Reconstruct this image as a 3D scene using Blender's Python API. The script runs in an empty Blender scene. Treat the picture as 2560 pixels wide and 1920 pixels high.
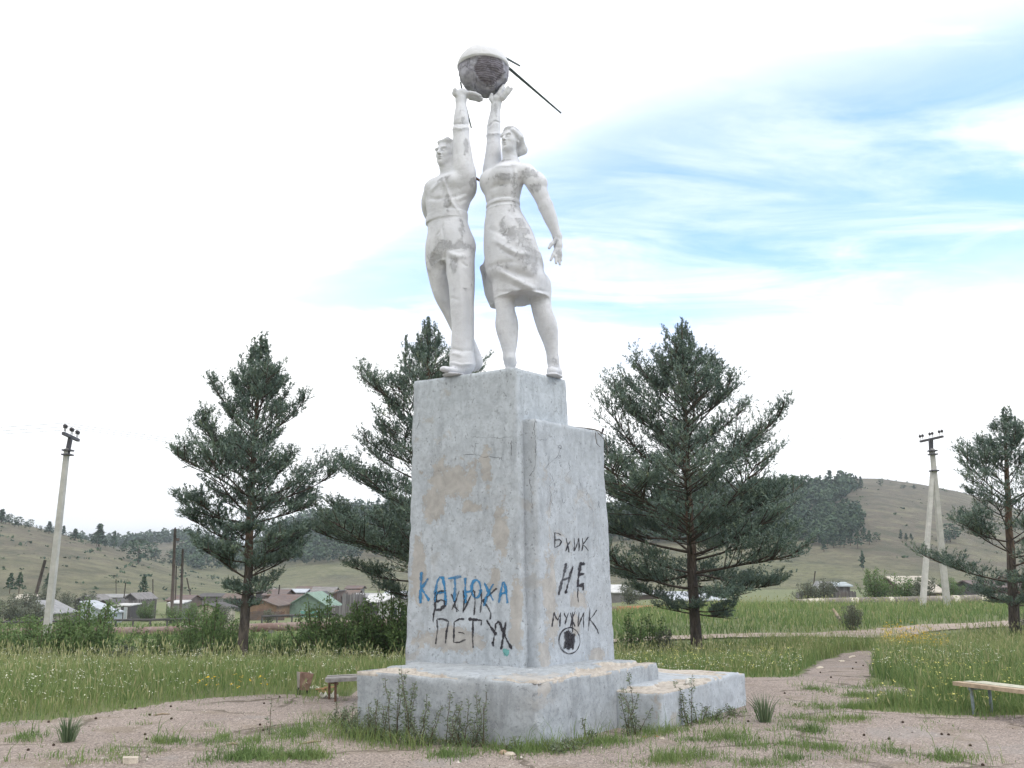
import bpy, math, random
import numpy as np
from mathutils import Vector, Matrix, noise as mnoise

random.seed(7)
SC = bpy.context.scene
COL = SC.collection

# ---------------------------------------------------------------- camera
F_PX = 2400.0                       # focal length in pixels of the 2560 wide photograph
PITCH = math.atan(465.0 / F_PX)
EYE = 1.6
cam_d = bpy.data.cameras.new('camera')
cam = bpy.data.objects.new('camera', cam_d)
COL.objects.link(cam)
cam_d.sensor_width = 36.0
cam_d.lens = 36.0 * F_PX / 2560.0
cam_d.clip_start = 0.1
cam_d.clip_end = 9000.0
cam.location = (0, 0, EYE)
cam.rotation_euler = (math.pi / 2 + PITCH, 0, 0)
SC.camera = cam

# ---------------------------------------------------------------- sky, sun, exposure
SUN_EL, SUN_AZ = math.radians(52), math.radians(118)      # azimuth clockwise from +Y (the view direction)
world = bpy.data.worlds.new('World')
SC.world = world
world.use_nodes = True


class NT:
    """small node tree writer"""
    def __init__(self, tree):
        self.t = tree
        self.n = tree.nodes
        self.l = tree.links
        self.n.clear()

    def new(self, typ, **kw):
        nd = self.n.new(typ)
        for k, v in kw.items():
            setattr(nd, k, v)
        return nd

    def put(self, sock, v):
        if isinstance(v, bpy.types.NodeSocket):
            self.l.new(v, sock)
        else:
            if isinstance(v, (tuple, list)):
                v = tuple(v)
                if sock.type == 'RGBA' and len(v) == 3:
                    v = v + (1,)
            sock.default_value = v

    def math(self, op, a, b=None, c=None, clamp=False):
        nd = self.new('ShaderNodeMath', operation=op, use_clamp=clamp)
        self.put(nd.inputs[0], a)
        if b is not None:
            self.put(nd.inputs[1], b)
        if c is not None:
            self.put(nd.inputs[2], c)
        return nd.outputs[0]

    def vmath(self, op, a, b=None):
        nd = self.new('ShaderNodeVectorMath', operation=op)
        self.put(nd.inputs[0], a)
        if b is not None:
            self.put(nd.inputs[1], b)
        return nd.outputs['Value'] if op in ('DOT_PRODUCT', 'LENGTH', 'DISTANCE') else nd.outputs[0]

    def coord(self, kind='Object'):
        return self.new('ShaderNodeTexCoord').outputs[kind]

    def pos(self):
        return self.new('ShaderNodeNewGeometry').outputs['Position']

    def scale(self, vec, s):
        nd = self.new('ShaderNodeMapping')
        self.put(nd.inputs['Vector'], vec)
        nd.inputs['Scale'].default_value = s if isinstance(s, (tuple, list)) else (s, s, s)
        return nd.outputs[0]

    def noise(self, vec, scale, detail=4.0, rough=0.55, dist=0.0, out=0):
        nd = self.new('ShaderNodeTexNoise')
        self.put(nd.inputs['Vector'], vec)
        nd.inputs['Scale'].default_value = scale
        nd.inputs['Detail'].default_value = detail
        nd.inputs['Roughness'].default_value = rough
        nd.inputs['Distortion'].default_value = dist
        return nd.outputs[out]

    def voronoi(self, vec, scale, feature='F1', rand=1.0):
        nd = self.new('ShaderNodeTexVoronoi', feature=feature)
        self.put(nd.inputs['Vector'], vec)
        nd.inputs['Scale'].default_value = scale
        nd.inputs['Randomness'].default_value = rand
        return nd

    def ramp(self, fac, stops, interp='LINEAR'):
        nd = self.new('ShaderNodeValToRGB')
        self.put(nd.inputs[0], fac)
        cr = nd.color_ramp
        cr.interpolation = interp
        while len(cr.elements) < len(stops):
            cr.elements.new(0.5)
        for e, (p, c) in zip(cr.elements, stops):
            e.position = p
            e.color = (c, c, c, 1) if isinstance(c, (int, float)) else tuple(c) + (1,)
        return nd.outputs[0]

    def step(self, fac, lo, hi):
        nd = self.new('ShaderNodeMapRange', interpolation_type='SMOOTHSTEP')
        self.put(nd.inputs[0], fac)
        nd.inputs[1].default_value = lo
        nd.inputs[2].default_value = hi
        return nd.outputs[0]

    def mix(self, fac, a, b, blend='MIX'):
        nd = self.new('ShaderNodeMix', data_type='RGBA', blend_type=blend)
        self.put(nd.inputs[0], fac)
        self.put(nd.inputs[6], a)
        self.put(nd.inputs[7], b)
        return nd.outputs[2]

    def bump(self, height, strength=0.3, dist=0.02, normal=None):
        nd = self.new('ShaderNodeBump')
        nd.inputs['Strength'].default_value = strength
        nd.inputs['Distance'].default_value = dist
        self.put(nd.inputs['Height'], height)
        if normal is not None:
            self.put(nd.inputs['Normal'], normal)
        return nd.outputs[0]


def build_world():
    w = NT(world.node_tree)
    sky = w.new('ShaderNodeTexSky', sky_type='NISHITA', sun_disc=False)
    sky.sun_elevation = SUN_EL
    sky.sun_rotation = SUN_AZ
    sky.altitude = 600
    sky.air_density = 1.0
    sky.dust_density = 1.6
    d = w.coord('Generated')
    dn = w.vmath('NORMALIZE', d)
    # cloud deck: directions are projected on a flat layer so that clouds shrink towards the horizon
    sep = w.new('ShaderNodeSeparateXYZ')
    w.put(sep.inputs[0], dn)
    zc = w.math('ADD', w.math('MAXIMUM', sep.outputs[2], 0.0), 0.10)
    comb = w.new('ShaderNodeCombineXYZ')
    w.put(comb.inputs[0], w.math('DIVIDE', sep.outputs[0], zc))
    w.put(comb.inputs[1], w.math('DIVIDE', sep.outputs[1], zc))
    deck = comb.outputs[0]
    n_big = w.noise(deck, 0.55, 7.0, 0.6, 0.5)
    n_fine = w.noise(w.scale(deck, (1.0, 2.6, 1.0)), 1.3, 8.0, 0.62, 0.8)
    # one broad opening in the cloud runs across the sky (a band about a great circle)
    warp = w.math('MULTIPLY', w.math('SUBTRACT', n_big, 0.5), 0.11)
    warp = w.math('ADD', warp, w.math('MULTIPLY', w.math('SUBTRACT', n_fine, 0.5), 0.10))
    perp = w.math('ADD', w.vmath('DOT_PRODUCT', dn, BAND_N), warp)
    along = w.vmath('DOT_PRODUCT', dn, BAND_T)
    half = w.math('MULTIPLY_ADD', w.step(along, -0.02, 0.50), 0.158, 0.018)
    band = w.math('SUBTRACT', 1.0, w.math('DIVIDE', w.math('ABSOLUTE', perp), half))
    open1 = w.math('MULTIPLY', w.step(band, -0.15, 0.75), w.math('MULTIPLY_ADD', w.step(along, -0.06, 0.40), 0.58, 0.42))
    open1 = w.math('MULTIPLY', open1, w.step(along, -0.12, 0.02))
    open2 = w.step(n_big, 0.30, 0.20)
    opening = w.math('MAXIMUM', open1, w.math('MULTIPLY', open2, 0.5))
    n_mid = w.noise(w.scale(deck, (1.0, 1.7, 1.0)), 1.15, 8.0, 0.58, 0.9)
    puff = w.math('MULTIPLY', w.step(n_mid, 0.52, 0.68), 0.5)
    veil = w.math('MULTIPLY', w.step(n_fine, 0.36, 0.70), 0.42)
    cover = w.math('SUBTRACT', 1.0, w.math('MULTIPLY', opening, w.math('MULTIPLY', w.math('SUBTRACT', 0.97, veil), w.math('SUBTRACT', 1.0, puff))))
    cloud = w.mix(w.step(n_big, 0.25, 0.75), (10.6, 10.7, 10.8), (11.8, 11.8, 11.8))
    blue = w.mix(1.0, sky.outputs[0], (1.9, 2.3, 3.0), 'MULTIPLY')
    col = w.mix(cover, blue, cloud)
    bg = w.new('ShaderNodeBackground')
    w.put(bg.inputs[0], col)
    bg.inputs[1].default_value = 0.1
    out = w.new('ShaderNodeOutputWorld')
    w.l.new(bg.outputs[0], out.inputs[0])


def px_dir(px, py):
    a = (px - 1280) / F_PX
    b = (960 - py) / F_PX
    return Vector((a, math.cos(PITCH) - b * math.sin(PITCH), math.sin(PITCH) + b * math.cos(PITCH)))


_d1 = px_dir(520, 800).normalized()
_d2 = px_dir(2560, 325).normalized()
BAND_N = tuple(_d1.cross(_d2).normalized())
BAND_T = tuple((_d2 - _d1 * _d1.dot(_d2)).normalized() * 1.0)
build_world()

sun_d = bpy.data.lights.new('sun', 'SUN')
sun = bpy.data.objects.new('sun', sun_d)
COL.objects.link(sun)
sun_d.energy = 0.8
sun_d.angle = math.radians(14)
sun_d.color = (1.0, 0.97, 0.92)
_sd = Vector((math.sin(SUN_AZ) * math.cos(SUN_EL), math.cos(SUN_AZ) * math.cos(SUN_EL), math.sin(SUN_EL)))
sun.rotation_euler = _sd.to_track_quat('Z', 'Y').to_euler()

SC.view_settings.view_transform = 'Standard'
SC.view_settings.look = 'None'
SC.view_settings.gamma = 1.0
SC.view_settings.exposure = 0.50
SC.view_settings.use_curve_mapping = False
SC.cycles.max_bounces = 4
SC.cycles.diffuse_bounces = 2
SC.cycles.glossy_bounces = 2
SC.cycles.transmission_bounces = 2
SC.cycles.transparent_max_bounces = 6
SC.cycles.volume_bounces = 0


# ---------------------------------------------------------------- helpers
def at(px, py, Y):
    """the point at forward distance Y that the photograph shows at pixel (px, py)"""
    d = px_dir(px, py)
    return Vector((0, 0, EYE)) + d * (Y / d.y)


def at_z(px, py, Z):
    d = px_dir(px, py)
    return Vector((0, 0, EYE)) + d * ((Z - EYE) / d.z)


def link(ob, parent=None):
    COL.objects.link(ob)
    if parent is not None:
        ob.parent = parent
    return ob


def tag(o, label, cat, group=None, kind=None):
    if label:
        o['label'] = label
    if cat:
        o['category'] = cat
    if group:
        o['group'] = group
    if kind:
        o['kind'] = kind
    return o


def struct(o, label=None):
    o['kind'] = 'structure'
    if label:
        o['label'] = label
    return o


def thing(name, label, cat, loc=(0, 0, 0), rz=0.0, group=None):
    e = bpy.data.objects.new(name, None)
    e.empty_display_size = 0.1
    e.location = loc
    e.rotation_euler = (0, 0, rz)
    link(e)
    return tag(e, label, cat, group)


def np_data(name, V, F, smooth=False, mat=None, attrs=None):
    V = np.asarray(V, dtype=np.float32).reshape(-1, 3)
    F = np.asarray(F, dtype=np.int32)
    k = F.shape[1]
    me = bpy.data.meshes.new(name)
    me.vertices.add(len(V))
    me.vertices.foreach_set('co', V.ravel())
    me.loops.add(F.size)
    me.loops.foreach_set('vertex_index', F.ravel())
    me.polygons.add(len(F))
    me.polygons.foreach_set('loop_start', np.arange(0, F.size, k, dtype=np.int32))
    try:
        me.polygons.foreach_set('loop_total', np.full(len(F), k, dtype=np.int32))
    except Exception:
        pass
    me.polygons.foreach_set('use_smooth', np.full(len(F), smooth, dtype=bool))
    if attrs:
        for an, av in attrs.items():
            a = me.attributes.new(an, 'FLOAT', 'POINT')
            a.data.foreach_set('value', np.asarray(av, dtype=np.float32).ravel())
    me.update(calc_edges=True)
    if mat is not None:
        me.materials.append(mat)
    return me


def np_obj(name, V, F, mat=None, parent=None, smooth=False, attrs=None):
    return link(bpy.data.objects.new(name, np_data(name, V, F, smooth, mat, attrs)), parent)


class MB:
    """collects simple solids, then becomes one mesh object"""
    def __init__(self):
        self.v = []
        self.f = []

    def add(self, vs, fs):
        o = len(self.v)
        self.v += [tuple(x) for x in vs]
        self.f += [tuple(i + o for i in f) for f in fs]
        return self

    def box(self, c, s, rz=0.0, jit=0.0):
        cx, cy, cz = c
        a, b, h = s[0] / 2, s[1] / 2, s[2] / 2
        ca, sa = math.cos(rz), math.sin(rz)
        vs = []
        for z in (-h, h):
            for x, y in ((-a, -b), (a, -b), (a, b), (-a, b)):
                vs.append((cx + x * ca - y * sa + random.uniform(-jit, jit), cy + x * sa + y * ca + random.uniform(-jit, jit), cz + z + random.uniform(-jit, jit)))
        return self.add(vs, [(3, 2, 1, 0), (4, 5, 6, 7), (0, 1, 5, 4), (1, 2, 6, 5), (2, 3, 7, 6), (3, 0, 4, 7)])

    def prism(self, bottom, top):
        n = len(bottom)
        fs = [tuple(range(n - 1, -1, -1)), tuple(range(n, 2 * n))]
        for i in range(n):
            j = (i + 1) % n
            fs.append((i, j, n + j, n + i))
        return self.add(list(bottom) + list(top), fs)

    def tube(self, pts, radii, n=8, cap=True):
        pts = [Vector(p) for p in pts]
        if not isinstance(radii, (list, tuple)):
            radii = [radii] * len(pts)
        vs, fs = [], []
        up = Vector((0.13, 0.21, 0.97))
        for i, p in enumerate(pts):
            d = (pts[min(i + 1, len(pts) - 1)] - pts[max(i - 1, 0)])
            if d.length < 1e-9:
                d = Vector((0, 0, 1))
            d.normalize()
            if abs(d.dot(up)) > 0.95:
                up = Vector((0.9, 0.3, 0.1))
            a = d.cross(up).normalized()
            b = d.cross(a).normalized()
            for k in range(n):
                t = 2 * math.pi * k / n
                vs.append(p + (a * math.cos(t) + b * math.sin(t)) * radii[i])
        for i in range(len(pts) - 1):
            for k in range(n):
                k2 = (k + 1) % n
                fs.append((i * n + k, i * n + k2, (i + 1) * n + k2, (i + 1) * n + k))
        if cap:
            fs.append(tuple(range(n)))
            fs.append(tuple(range(len(pts) * n - 1, (len(pts) - 1) * n - 1, -1)))
        return self.add(vs, fs)

    def lathe(self, c, prof, n=12):
        vs, fs = [], []
        for r, z in prof:
            for k in range(n):
                t = 2 * math.pi * k / n
                vs.append((c[0] + r * math.cos(t), c[1] + r * math.sin(t), c[2] + z))
        for i in range(len(prof) - 1):
            for k in range(n):
                k2 = (k + 1) % n
                fs.append((i * n + k, i * n + k2, (i + 1) * n + k2, (i + 1) * n + k))
        fs.append(tuple(range(n - 1, -1, -1)))
        fs.append(tuple(range((len(prof) - 1) * n, len(prof) * n)))
        return self.add(vs, fs)

    def data(self, name, mat=None, smooth=False):
        me = bpy.data.meshes.new(name)
        me.from_pydata(self.v, [], self.f)
        if smooth:
            me.polygons.foreach_set('use_smooth', np.ones(len(me.polygons), dtype=bool))
        if mat is not None:
            me.materials.append(mat)
        me.update()
        return me

    def build(self, name, mat=None, parent=None, smooth=False):
        return link(bpy.data.objects.new(name, self.data(name, mat, smooth)), parent)


def copy_tree(o, parent=None):
    c = o.copy()
    COL.objects.link(c)
    c.parent = parent
    for ch in o.children:
        copy_tree(ch, c)
    return c


def vnoise(P, s, seed=0.0, octaves=3):
    """fractal noise for an (n,3) array, via a cheap vectorised value noise"""
    P = np.asarray(P, dtype=np.float64) * s + seed * 17.31
    out = np.zeros(len(P))
    amp, tot = 1.0, 0.0
    for o in range(octaves):
        i = np.floor(P).astype(np.int64)
        f = P - i
        f = f * f * (3 - 2 * f)
        def h(a, b, c):
            n = (a * 374761393 + b * 668265263 + c * 2147483647 + 974634777) & 0xFFFFFFFF
            n = ((n ^ (n >> 13)) * 1274126177) & 0xFFFFFFFF
            n = n ^ (n >> 16)
            return (n & 0xFFFFFF) / float(0xFFFFFF)
        x, y, z = i[:, 0], i[:, 1], i[:, 2]
        c = 0
        for dx in (0, 1):
            wx = f[:, 0] if dx else 1 - f[:, 0]
            for dy in (0, 1):
                wy = f[:, 1] if dy else 1 - f[:, 1]
                for dz in (0, 1):
                    wz = f[:, 2] if dz else 1 - f[:, 2]
                    c = c + wx * wy * wz * h(x + dx, y + dy, z + dz)
        out += amp * (c * 2 - 1)
        tot += amp
        amp *= 0.5
        P = P * 2.03 + 5.7
    return out / tot


ORD = ['first', 'second', 'third', 'fourth', 'fifth', 'sixth', 'seventh', 'eighth', 'ninth', 'tenth', 'eleventh', 'twelfth', 'thirteenth', 'fourteenth', 'fifteenth', 'sixteenth', 'seventeenth', 'eighteenth', 'nineteenth', 'twentieth',
       'twenty-first', 'twenty-second', 'twenty-third', 'twenty-fourth', 'twenty-fifth', 'twenty-sixth', 'twenty-seventh', 'twenty-eighth', 'twenty-ninth', 'thirtieth']


def ordinals(xs):
    """rank words for positions along the picture, counted from the left"""
    order = sorted(range(len(xs)), key=lambda i: xs[i])
    out = [None] * len(xs)
    for r, i in enumerate(order):
        out[i] = ORD[r]
    return out


# ---------------------------------------------------------------- materials
MATS = {}


def material(name, fn):
    m = bpy.data.materials.new(name)
    m.use_nodes = True
    t = NT(m.node_tree)
    b = t.new('ShaderNodeBsdfPrincipled')
    b.inputs['Roughness'].default_value = 0.85
    b.inputs['Specular IOR Level'].default_value = 0.25
    o = t.new('ShaderNodeOutputMaterial')
    t.l.new(b.outputs[0], o.inputs[0])
    fn(t, b)
    MATS[name] = m
    return m


def simple(name, col, rough=0.85, var=0.18, scale=6.0, spec=0.25, metal=0.0, bump=0.0, rust=None):
    """one colour with soft blotches and grain"""
    def fn(t, b):
        c = t.coord('Object')
        n = t.noise(c, scale, 6.0, 0.65)
        k = t.step(n, 0.3, 0.7)
        lo = tuple(x * (1 - var) for x in col)
        hi = tuple(min(1, x * (1 + var)) for x in col)
        out = t.mix(k, lo, hi)
        if rust is not None:
            r = t.step(t.noise(c, scale * 0.6, 7.0, 0.7), 0.50, 0.60)
            out = t.mix(t.math('MULTIPLY', r, 0.8), out, rust)
        t.put(b.inputs['Base Color'], out)
        b.inputs['Roughness'].default_value = rough
        b.inputs['Specular IOR Level'].default_value = spec
        b.inputs['Metallic'].default_value = metal
        if bump:
            t.put(b.inputs['Normal'], t.bump(t.noise(c, scale * 4, 5.0, 0.7), bump, 0.02))
    return material(name, fn)


def attr_mat(name, stops, rough=0.7, attr='tint', spec=0.2, translucent=0.0):
    """colour from a per-vertex number through a ramp (plants: each blade or leaf its own tone)"""
    def fn(t, b):
        a = t.new('ShaderNodeAttribute', attribute_name=attr)
        c = t.ramp(a.outputs['Fac'], stops)
        t.put(b.inputs['Base Color'], c)
        b.inputs['Roughness'].default_value = rough
        b.inputs['Specular IOR Level'].default_value = spec
        if translucent:
            tr = t.new('ShaderNodeBsdfTranslucent')
            t.put(tr.inputs[0], c)
            mx = t.new('ShaderNodeMixShader')
            mx.inputs[0].default_value = translucent
            o = [n for n in t.n if n.type == 'OUTPUT_MATERIAL'][0]
            t.l.new(b.outputs[0], mx.inputs[1])
            t.l.new(tr.outputs[0], mx.inputs[2])
            t.l.new(mx.outputs[0], o.inputs[0])
    return material(name, fn)
# ================================================================ ground, paved square, paths, hills
_LY = [0, 15, 18, 22, 26, 40, 60, 80, 130, 170, 400]
_LZ = [0, 0, -0.22, -0.72, -0.85, -1.15, -2.65, -3.2, -4.4, -4.7, -4.9]
_RY = [0, 15, 18, 24, 30, 55, 65, 100, 170, 400]
_RZ = [0, 0, -0.14, -0.50, -0.42, -0.38, -0.85, -1.7, -2.6, -2.8]


def zg(x, y):
    x = np.asarray(x, float)
    y = np.asarray(y, float)
    d = np.maximum(y, 0.0)
    s = np.clip((x / np.maximum(np.abs(y), 1.0) + 0.14) / 0.36, 0, 1)
    s = s * s * (3 - 2 * s)
    zz = np.interp(d, _LY, _LZ) * (1 - s) + np.interp(d, _RY, _RZ) * s
    w = np.clip((np.hypot(x, y) - 17) / 12, 0, 1)
    P = np.stack([x.ravel(), y.ravel(), np.zeros(x.size)], 1)
    return zz + w * 0.10 * vnoise(P, 0.17, 2.0, 2).reshape(x.shape)


def zg1(x, y):
    return float(zg(np.array([x]), np.array([y]))[0])


def ground_at(px, py):
    """the ground point seen at a pixel (marching along the line of sight)"""
    d = px_dir(px, py)
    t = np.geomspace(3, 600, 1400)
    X, Y, Z = d.x * t, d.y * t, EYE + d.z * t
    g = zg(X, Y)
    k = np.nonzero(Z <= g)[0]
    k = k[0] if len(k) else len(t) - 1
    return Vector((X[k], Y[k], g[k]))


def m_ground(t, b):
    p = t.pos()
    n = t.noise(p, 0.35, 6.0, 0.6)
    n2 = t.noise(p, 5.0, 6.0, 0.7)
    c = t.mix(t.step(n, 0.35, 0.65), (0.120, 0.145, 0.060), (0.170, 0.185, 0.085))
    c = t.mix(t.math('MULTIPLY', t.step(n2, 0.5, 0.7), 0.55), c, (0.200, 0.170, 0.110))
    t.put(b.inputs['Base Color'], c)
    t.put(b.inputs['Normal'], t.bump(n2, 0.8, 0.05))


def m_pavement(t, b):
    """worn asphalt gone to gravel: pinkish grit with pale and dark chips"""
    p = t.pos()
    n = t.noise(p, 0.55, 5.0, 0.6)
    n2 = t.noise(p, 4.0, 6.0, 0.68)
    v = t.voronoi(p, 75.0)
    v2 = t.voronoi(p, 33.0)
    c = t.mix(t.step(n, 0.35, 0.65), (0.228, 0.188, 0.168), (0.335, 0.282, 0.25))
    c = t.mix(t.math('MULTIPLY', t.step(n2, 0.50, 0.68), 0.45), c, (0.20, 0.165, 0.15))
    g = t.step(v.outputs['Color'], 0.25, 0.8)
    c = t.mix(0.55, c, t.mix(g, (0.13, 0.105, 0.095), (0.44, 0.37, 0.32)))
    big = t.math('MULTIPLY', t.step(v2.outputs['Distance'], 0.40, 0.26), t.step(v2.outputs['Color'], 0.66, 0.74))
    c = t.mix(t.math('MULTIPLY', big, 0.75), c, t.mix(t.step(v2.outputs['Color'], 0.7, 0.9), (0.10, 0.08, 0.07), (0.55, 0.50, 0.45)))
    c = t.mix(t.math('MULTIPLY', t.step(t.noise(p, 1.7, 5.0, 0.6), 0.52, 0.66), 0.5), c, (0.19, 0.155, 0.110))
    c = t.mix(t.math('MULTIPLY', t.step(t.noise(p, 0.8, 6.0, 0.65, 0.6), 0.54, 0.66), 0.45), c, (0.26, 0.245, 0.235))
    wv = t.new('ShaderNodeVectorMath', operation='MULTIPLY_ADD')
    t.put(wv.inputs[0], t.noise(p, 2.2, 5.0, 0.65, out=1))
    wv.inputs[1].default_value = (0.6, 0.6, 0.0)
    t.put(wv.inputs[2], p)
    ck = t.voronoi(wv.outputs[0], 0.62, 'DISTANCE_TO_EDGE')
    ckm = t.math('MULTIPLY', t.step(ck.outputs[0], 0.030, 0.006), t.step(t.noise(p, 1.1, 3.0), 0.44, 0.54))
    c = t.mix(t.math('MULTIPLY', ckm, 0.75), c, (0.085, 0.070, 0.050))
    t.put(b.inputs['Base Color'], c)
    b.inputs['Roughness'].default_value = 0.95
    h = t.math('ADD', t.math('MULTIPLY', v.outputs['Distance'], -0.6), t.math('MULTIPLY', n2, 0.8))
    t.put(b.inputs['Normal'], t.bump(h, 0.7, 0.012))


def m_dirt(t, b):
    p = t.pos()
    n = t.noise(p, 1.2, 6.0, 0.65)
    n2 = t.noise(p, 14.0, 5.0, 0.7)
    c = t.mix(t.step(n, 0.3, 0.7), (0.27, 0.215, 0.175), (0.38, 0.315, 0.265))
    c = t.mix(t.math('MULTIPLY', t.step(n2, 0.5, 0.7), 0.4), c, (0.18, 0.145, 0.115))
    t.put(b.inputs['Base Color'], c)
    t.put(b.inputs['Normal'], t.bump(n2, 0.6, 0.03))


def m_hill(t, b):
    p = t.pos()
    n = t.noise(p, 0.012, 6.0, 0.6)
    n2 = t.noise(p, 0.09, 7.0, 0.7)
    n3 = t.noise(p, 0.5, 5.0, 0.7)
    sep = t.new('ShaderNodeSeparateXYZ')
    t.put(sep.inputs[0], p)
    k = t.math('ADD', t.math('MULTIPLY', sep.outputs[2], 0.02), t.math('MULTIPLY', t.math('SUBTRACT', n, 0.5), 1.6))
    c = t.mix(t.step(k, -0.3, 0.45), (0.145, 0.152, 0.078), (0.125, 0.106, 0.080))
    c = t.mix(t.math('MULTIPLY', t.step(n2, 0.48, 0.62), 0.75), c, (0.185, 0.178, 0.110))
    c = t.mix(t.math('MULTIPLY', t.step(n2, 0.48, 0.38), 0.75), c, (0.072, 0.078, 0.048))
    c = t.mix(t.math('MULTIPLY', t.step(n3, 0.50, 0.60), 0.6), c, (0.080, 0.085, 0.052))
    t.put(b.inputs['Base Color'], c)
    b.inputs['Roughness'].default_value = 0.95
    t.put(b.inputs['Normal'], t.bump(t.math('ADD', n2, t.math('MULTIPLY', n3, 0.3)), 0.8, 2.0))


for nm, fn in (('meadow_soil', m_ground), ('worn_asphalt', m_pavement), ('dirt_track', m_dirt), ('dry_hill_grass', m_hill)):
    material(nm, fn)

# one sheet from the camera's feet to the horizon
rr = np.concatenate([np.linspace(0.5, 30, 84), np.geomspace(30.6, 200, 70), np.geomspace(210, 5000, 26)])
na = 300
aa = np.linspace(0, 2 * math.pi, na, endpoint=False)
R_, A_ = np.meshgrid(rr, aa, indexing='ij')
X_, Y_ = R_ * np.sin(A_), R_ * np.cos(A_)
Z_ = zg(X_, Y_)
V = np.concatenate([np.stack([X_, Y_, Z_], -1).reshape(-1, 3), [[0, 0, 0]]])
i_, j_ = np.meshgrid(np.arange(len(rr) - 1), np.arange(na), indexing='ij')
q0 = i_ * na + j_
q1 = i_ * na + (j_ + 1) % na
Fg = np.stack([q1, q0, q0 + na, q1 + na], -1).reshape(-1, 4)
ctr = len(V) - 1
Fg = np.concatenate([Fg, np.stack([np.full(na, ctr), np.full(na, ctr), np.arange(na), (np.arange(na) + 1) % na], -1)[:, [0, 3, 2, 1]] * 0 + np.stack([np.full(na, ctr), (np.arange(na) + 1) % na, np.arange(na), np.arange(na)], -1)]) if False else Fg
struct(np_obj('ground', V, Fg, MATS['meadow_soil'], None, True), 'grassy ground falling away gently to the village')


def inside(poly, X, Y):
    c = np.zeros(X.shape, bool)
    n = len(poly)
    for i in range(n):
        x0, y0 = poly[i]
        x1, y1 = poly[(i + 1) % n]
        cond = ((y0 > Y) != (y1 > Y)) & (X < (x1 - x0) * (Y - y0) / (y1 - y0 + 1e-12) + x0)
        c ^= cond
    return c


def sheet(name, poly, cell, lift, mat, label, wob=0.25, wscale=1.3, bump_amp=0.0):
    """a surface with a ragged edge, laid a few millimetres over the ground"""
    P = np.array(poly)
    lo, hi = P.min(0) - wob * 2, P.max(0) + wob * 2
    nx, ny = int((hi[0] - lo[0]) / cell) + 1, int((hi[1] - lo[1]) / cell) + 1
    gx, gy = np.meshgrid(lo[0] + np.arange(nx + 1) * cell, lo[1] + np.arange(ny + 1) * cell, indexing='ij')
    Q = np.stack([gx.ravel(), gy.ravel(), np.zeros(gx.size)], 1)
    wx = vnoise(Q, wscale, 5.0, 4).reshape(gx.shape) * wob
    wy = vnoise(Q, wscale, 15.0, 4).reshape(gx.shape) * wob
    m = inside([tuple(p) for p in poly], gx + wx, gy + wy)
    keep = m[:-1, :-1] & m[1:, :-1] & m[1:, 1:] & m[:-1, 1:]
    ii, jj = np.nonzero(keep)
    a = ii * (ny + 1) + jj
    Fq = np.stack([a, a + ny + 1, a + ny + 2, a + 1], 1)
    used = np.unique(Fq)
    remap = np.full(gx.size, -1)
    remap[used] = np.arange(len(used))
    Zq = zg(gx, gy).ravel() + lift
    if bump_amp:
        Zq = Zq + bump_amp * (0.5 + 0.5 * vnoise(Q, 0.8, 4.0, 3))
    Vq = np.stack([gx.ravel(), gy.ravel(), Zq], 1)[used]
    return struct(np_obj(name, Vq, remap[Fq], mat, None, True), label)


def pxy(px, py, z=0.0):
    p = at_z(px, py, z)
    return (p.x, p.y)


PLAZA = [(-14, 1.0), (-9.2, 6.5), pxy(-250, 1835), pxy(0, 1808), pxy(140, 1797), pxy(300, 1772), pxy(460, 1752), pxy(640, 1738), pxy(800, 1744), pxy(890, 1738), pxy(930, 1700), pxy(1200, 1690), pxy(1600, 1690), pxy(1850, 1692),
         pxy(2000, 1690), pxy(2000, 1676), pxy(2180, 1676), pxy(2195, 1712), pxy(2260, 1722), pxy(2300, 1745), pxy(2100, 1770), pxy(2250, 1783), pxy(2420, 1790), pxy(2570, 1787), pxy(2800, 1790), (12, 6.0), (12, 1.0)]
sheet('pavement', PLAZA, 0.09, 0.006, MATS['worn_asphalt'], 'worn pinkish gravelly asphalt of the monument square', 0.34, 1.9, 0.010)


def gxy(px, py):
    p = ground_at(px, py)
    return (p.x, p.y)


ROAD = [gxy(x, y) for x, y in ((1500, 1603), (1700, 1592), (2000, 1584), (2180, 1574), (2300, 1563), (2560, 1552), (2900, 1545), (2900, 1556), (2560, 1568), (2380, 1577), (2310, 1590), (2225, 1599), (2130, 1597), (2000, 1596), (1700, 1602), (1500, 1612))]
sheet('dirt_road', ROAD, 0.22, 0.045, MATS['dirt_track'], 'pale dirt road crossing the meadow on the right', 0.5, 0.6)
PATH = [pxy(1995, 1690), pxy(2000, 1672), gxy(2045, 1653), gxy(2095, 1638), gxy(2140, 1628), gxy(2215, 1630), gxy(2215, 1645), gxy(2190, 1662), pxy(2195, 1690)]
sheet('footpath', PATH, 0.10, 0.012, MATS['worn_asphalt'], 'old footpath leading from the square towards the dirt road', 0.25, 1.2)


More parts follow.
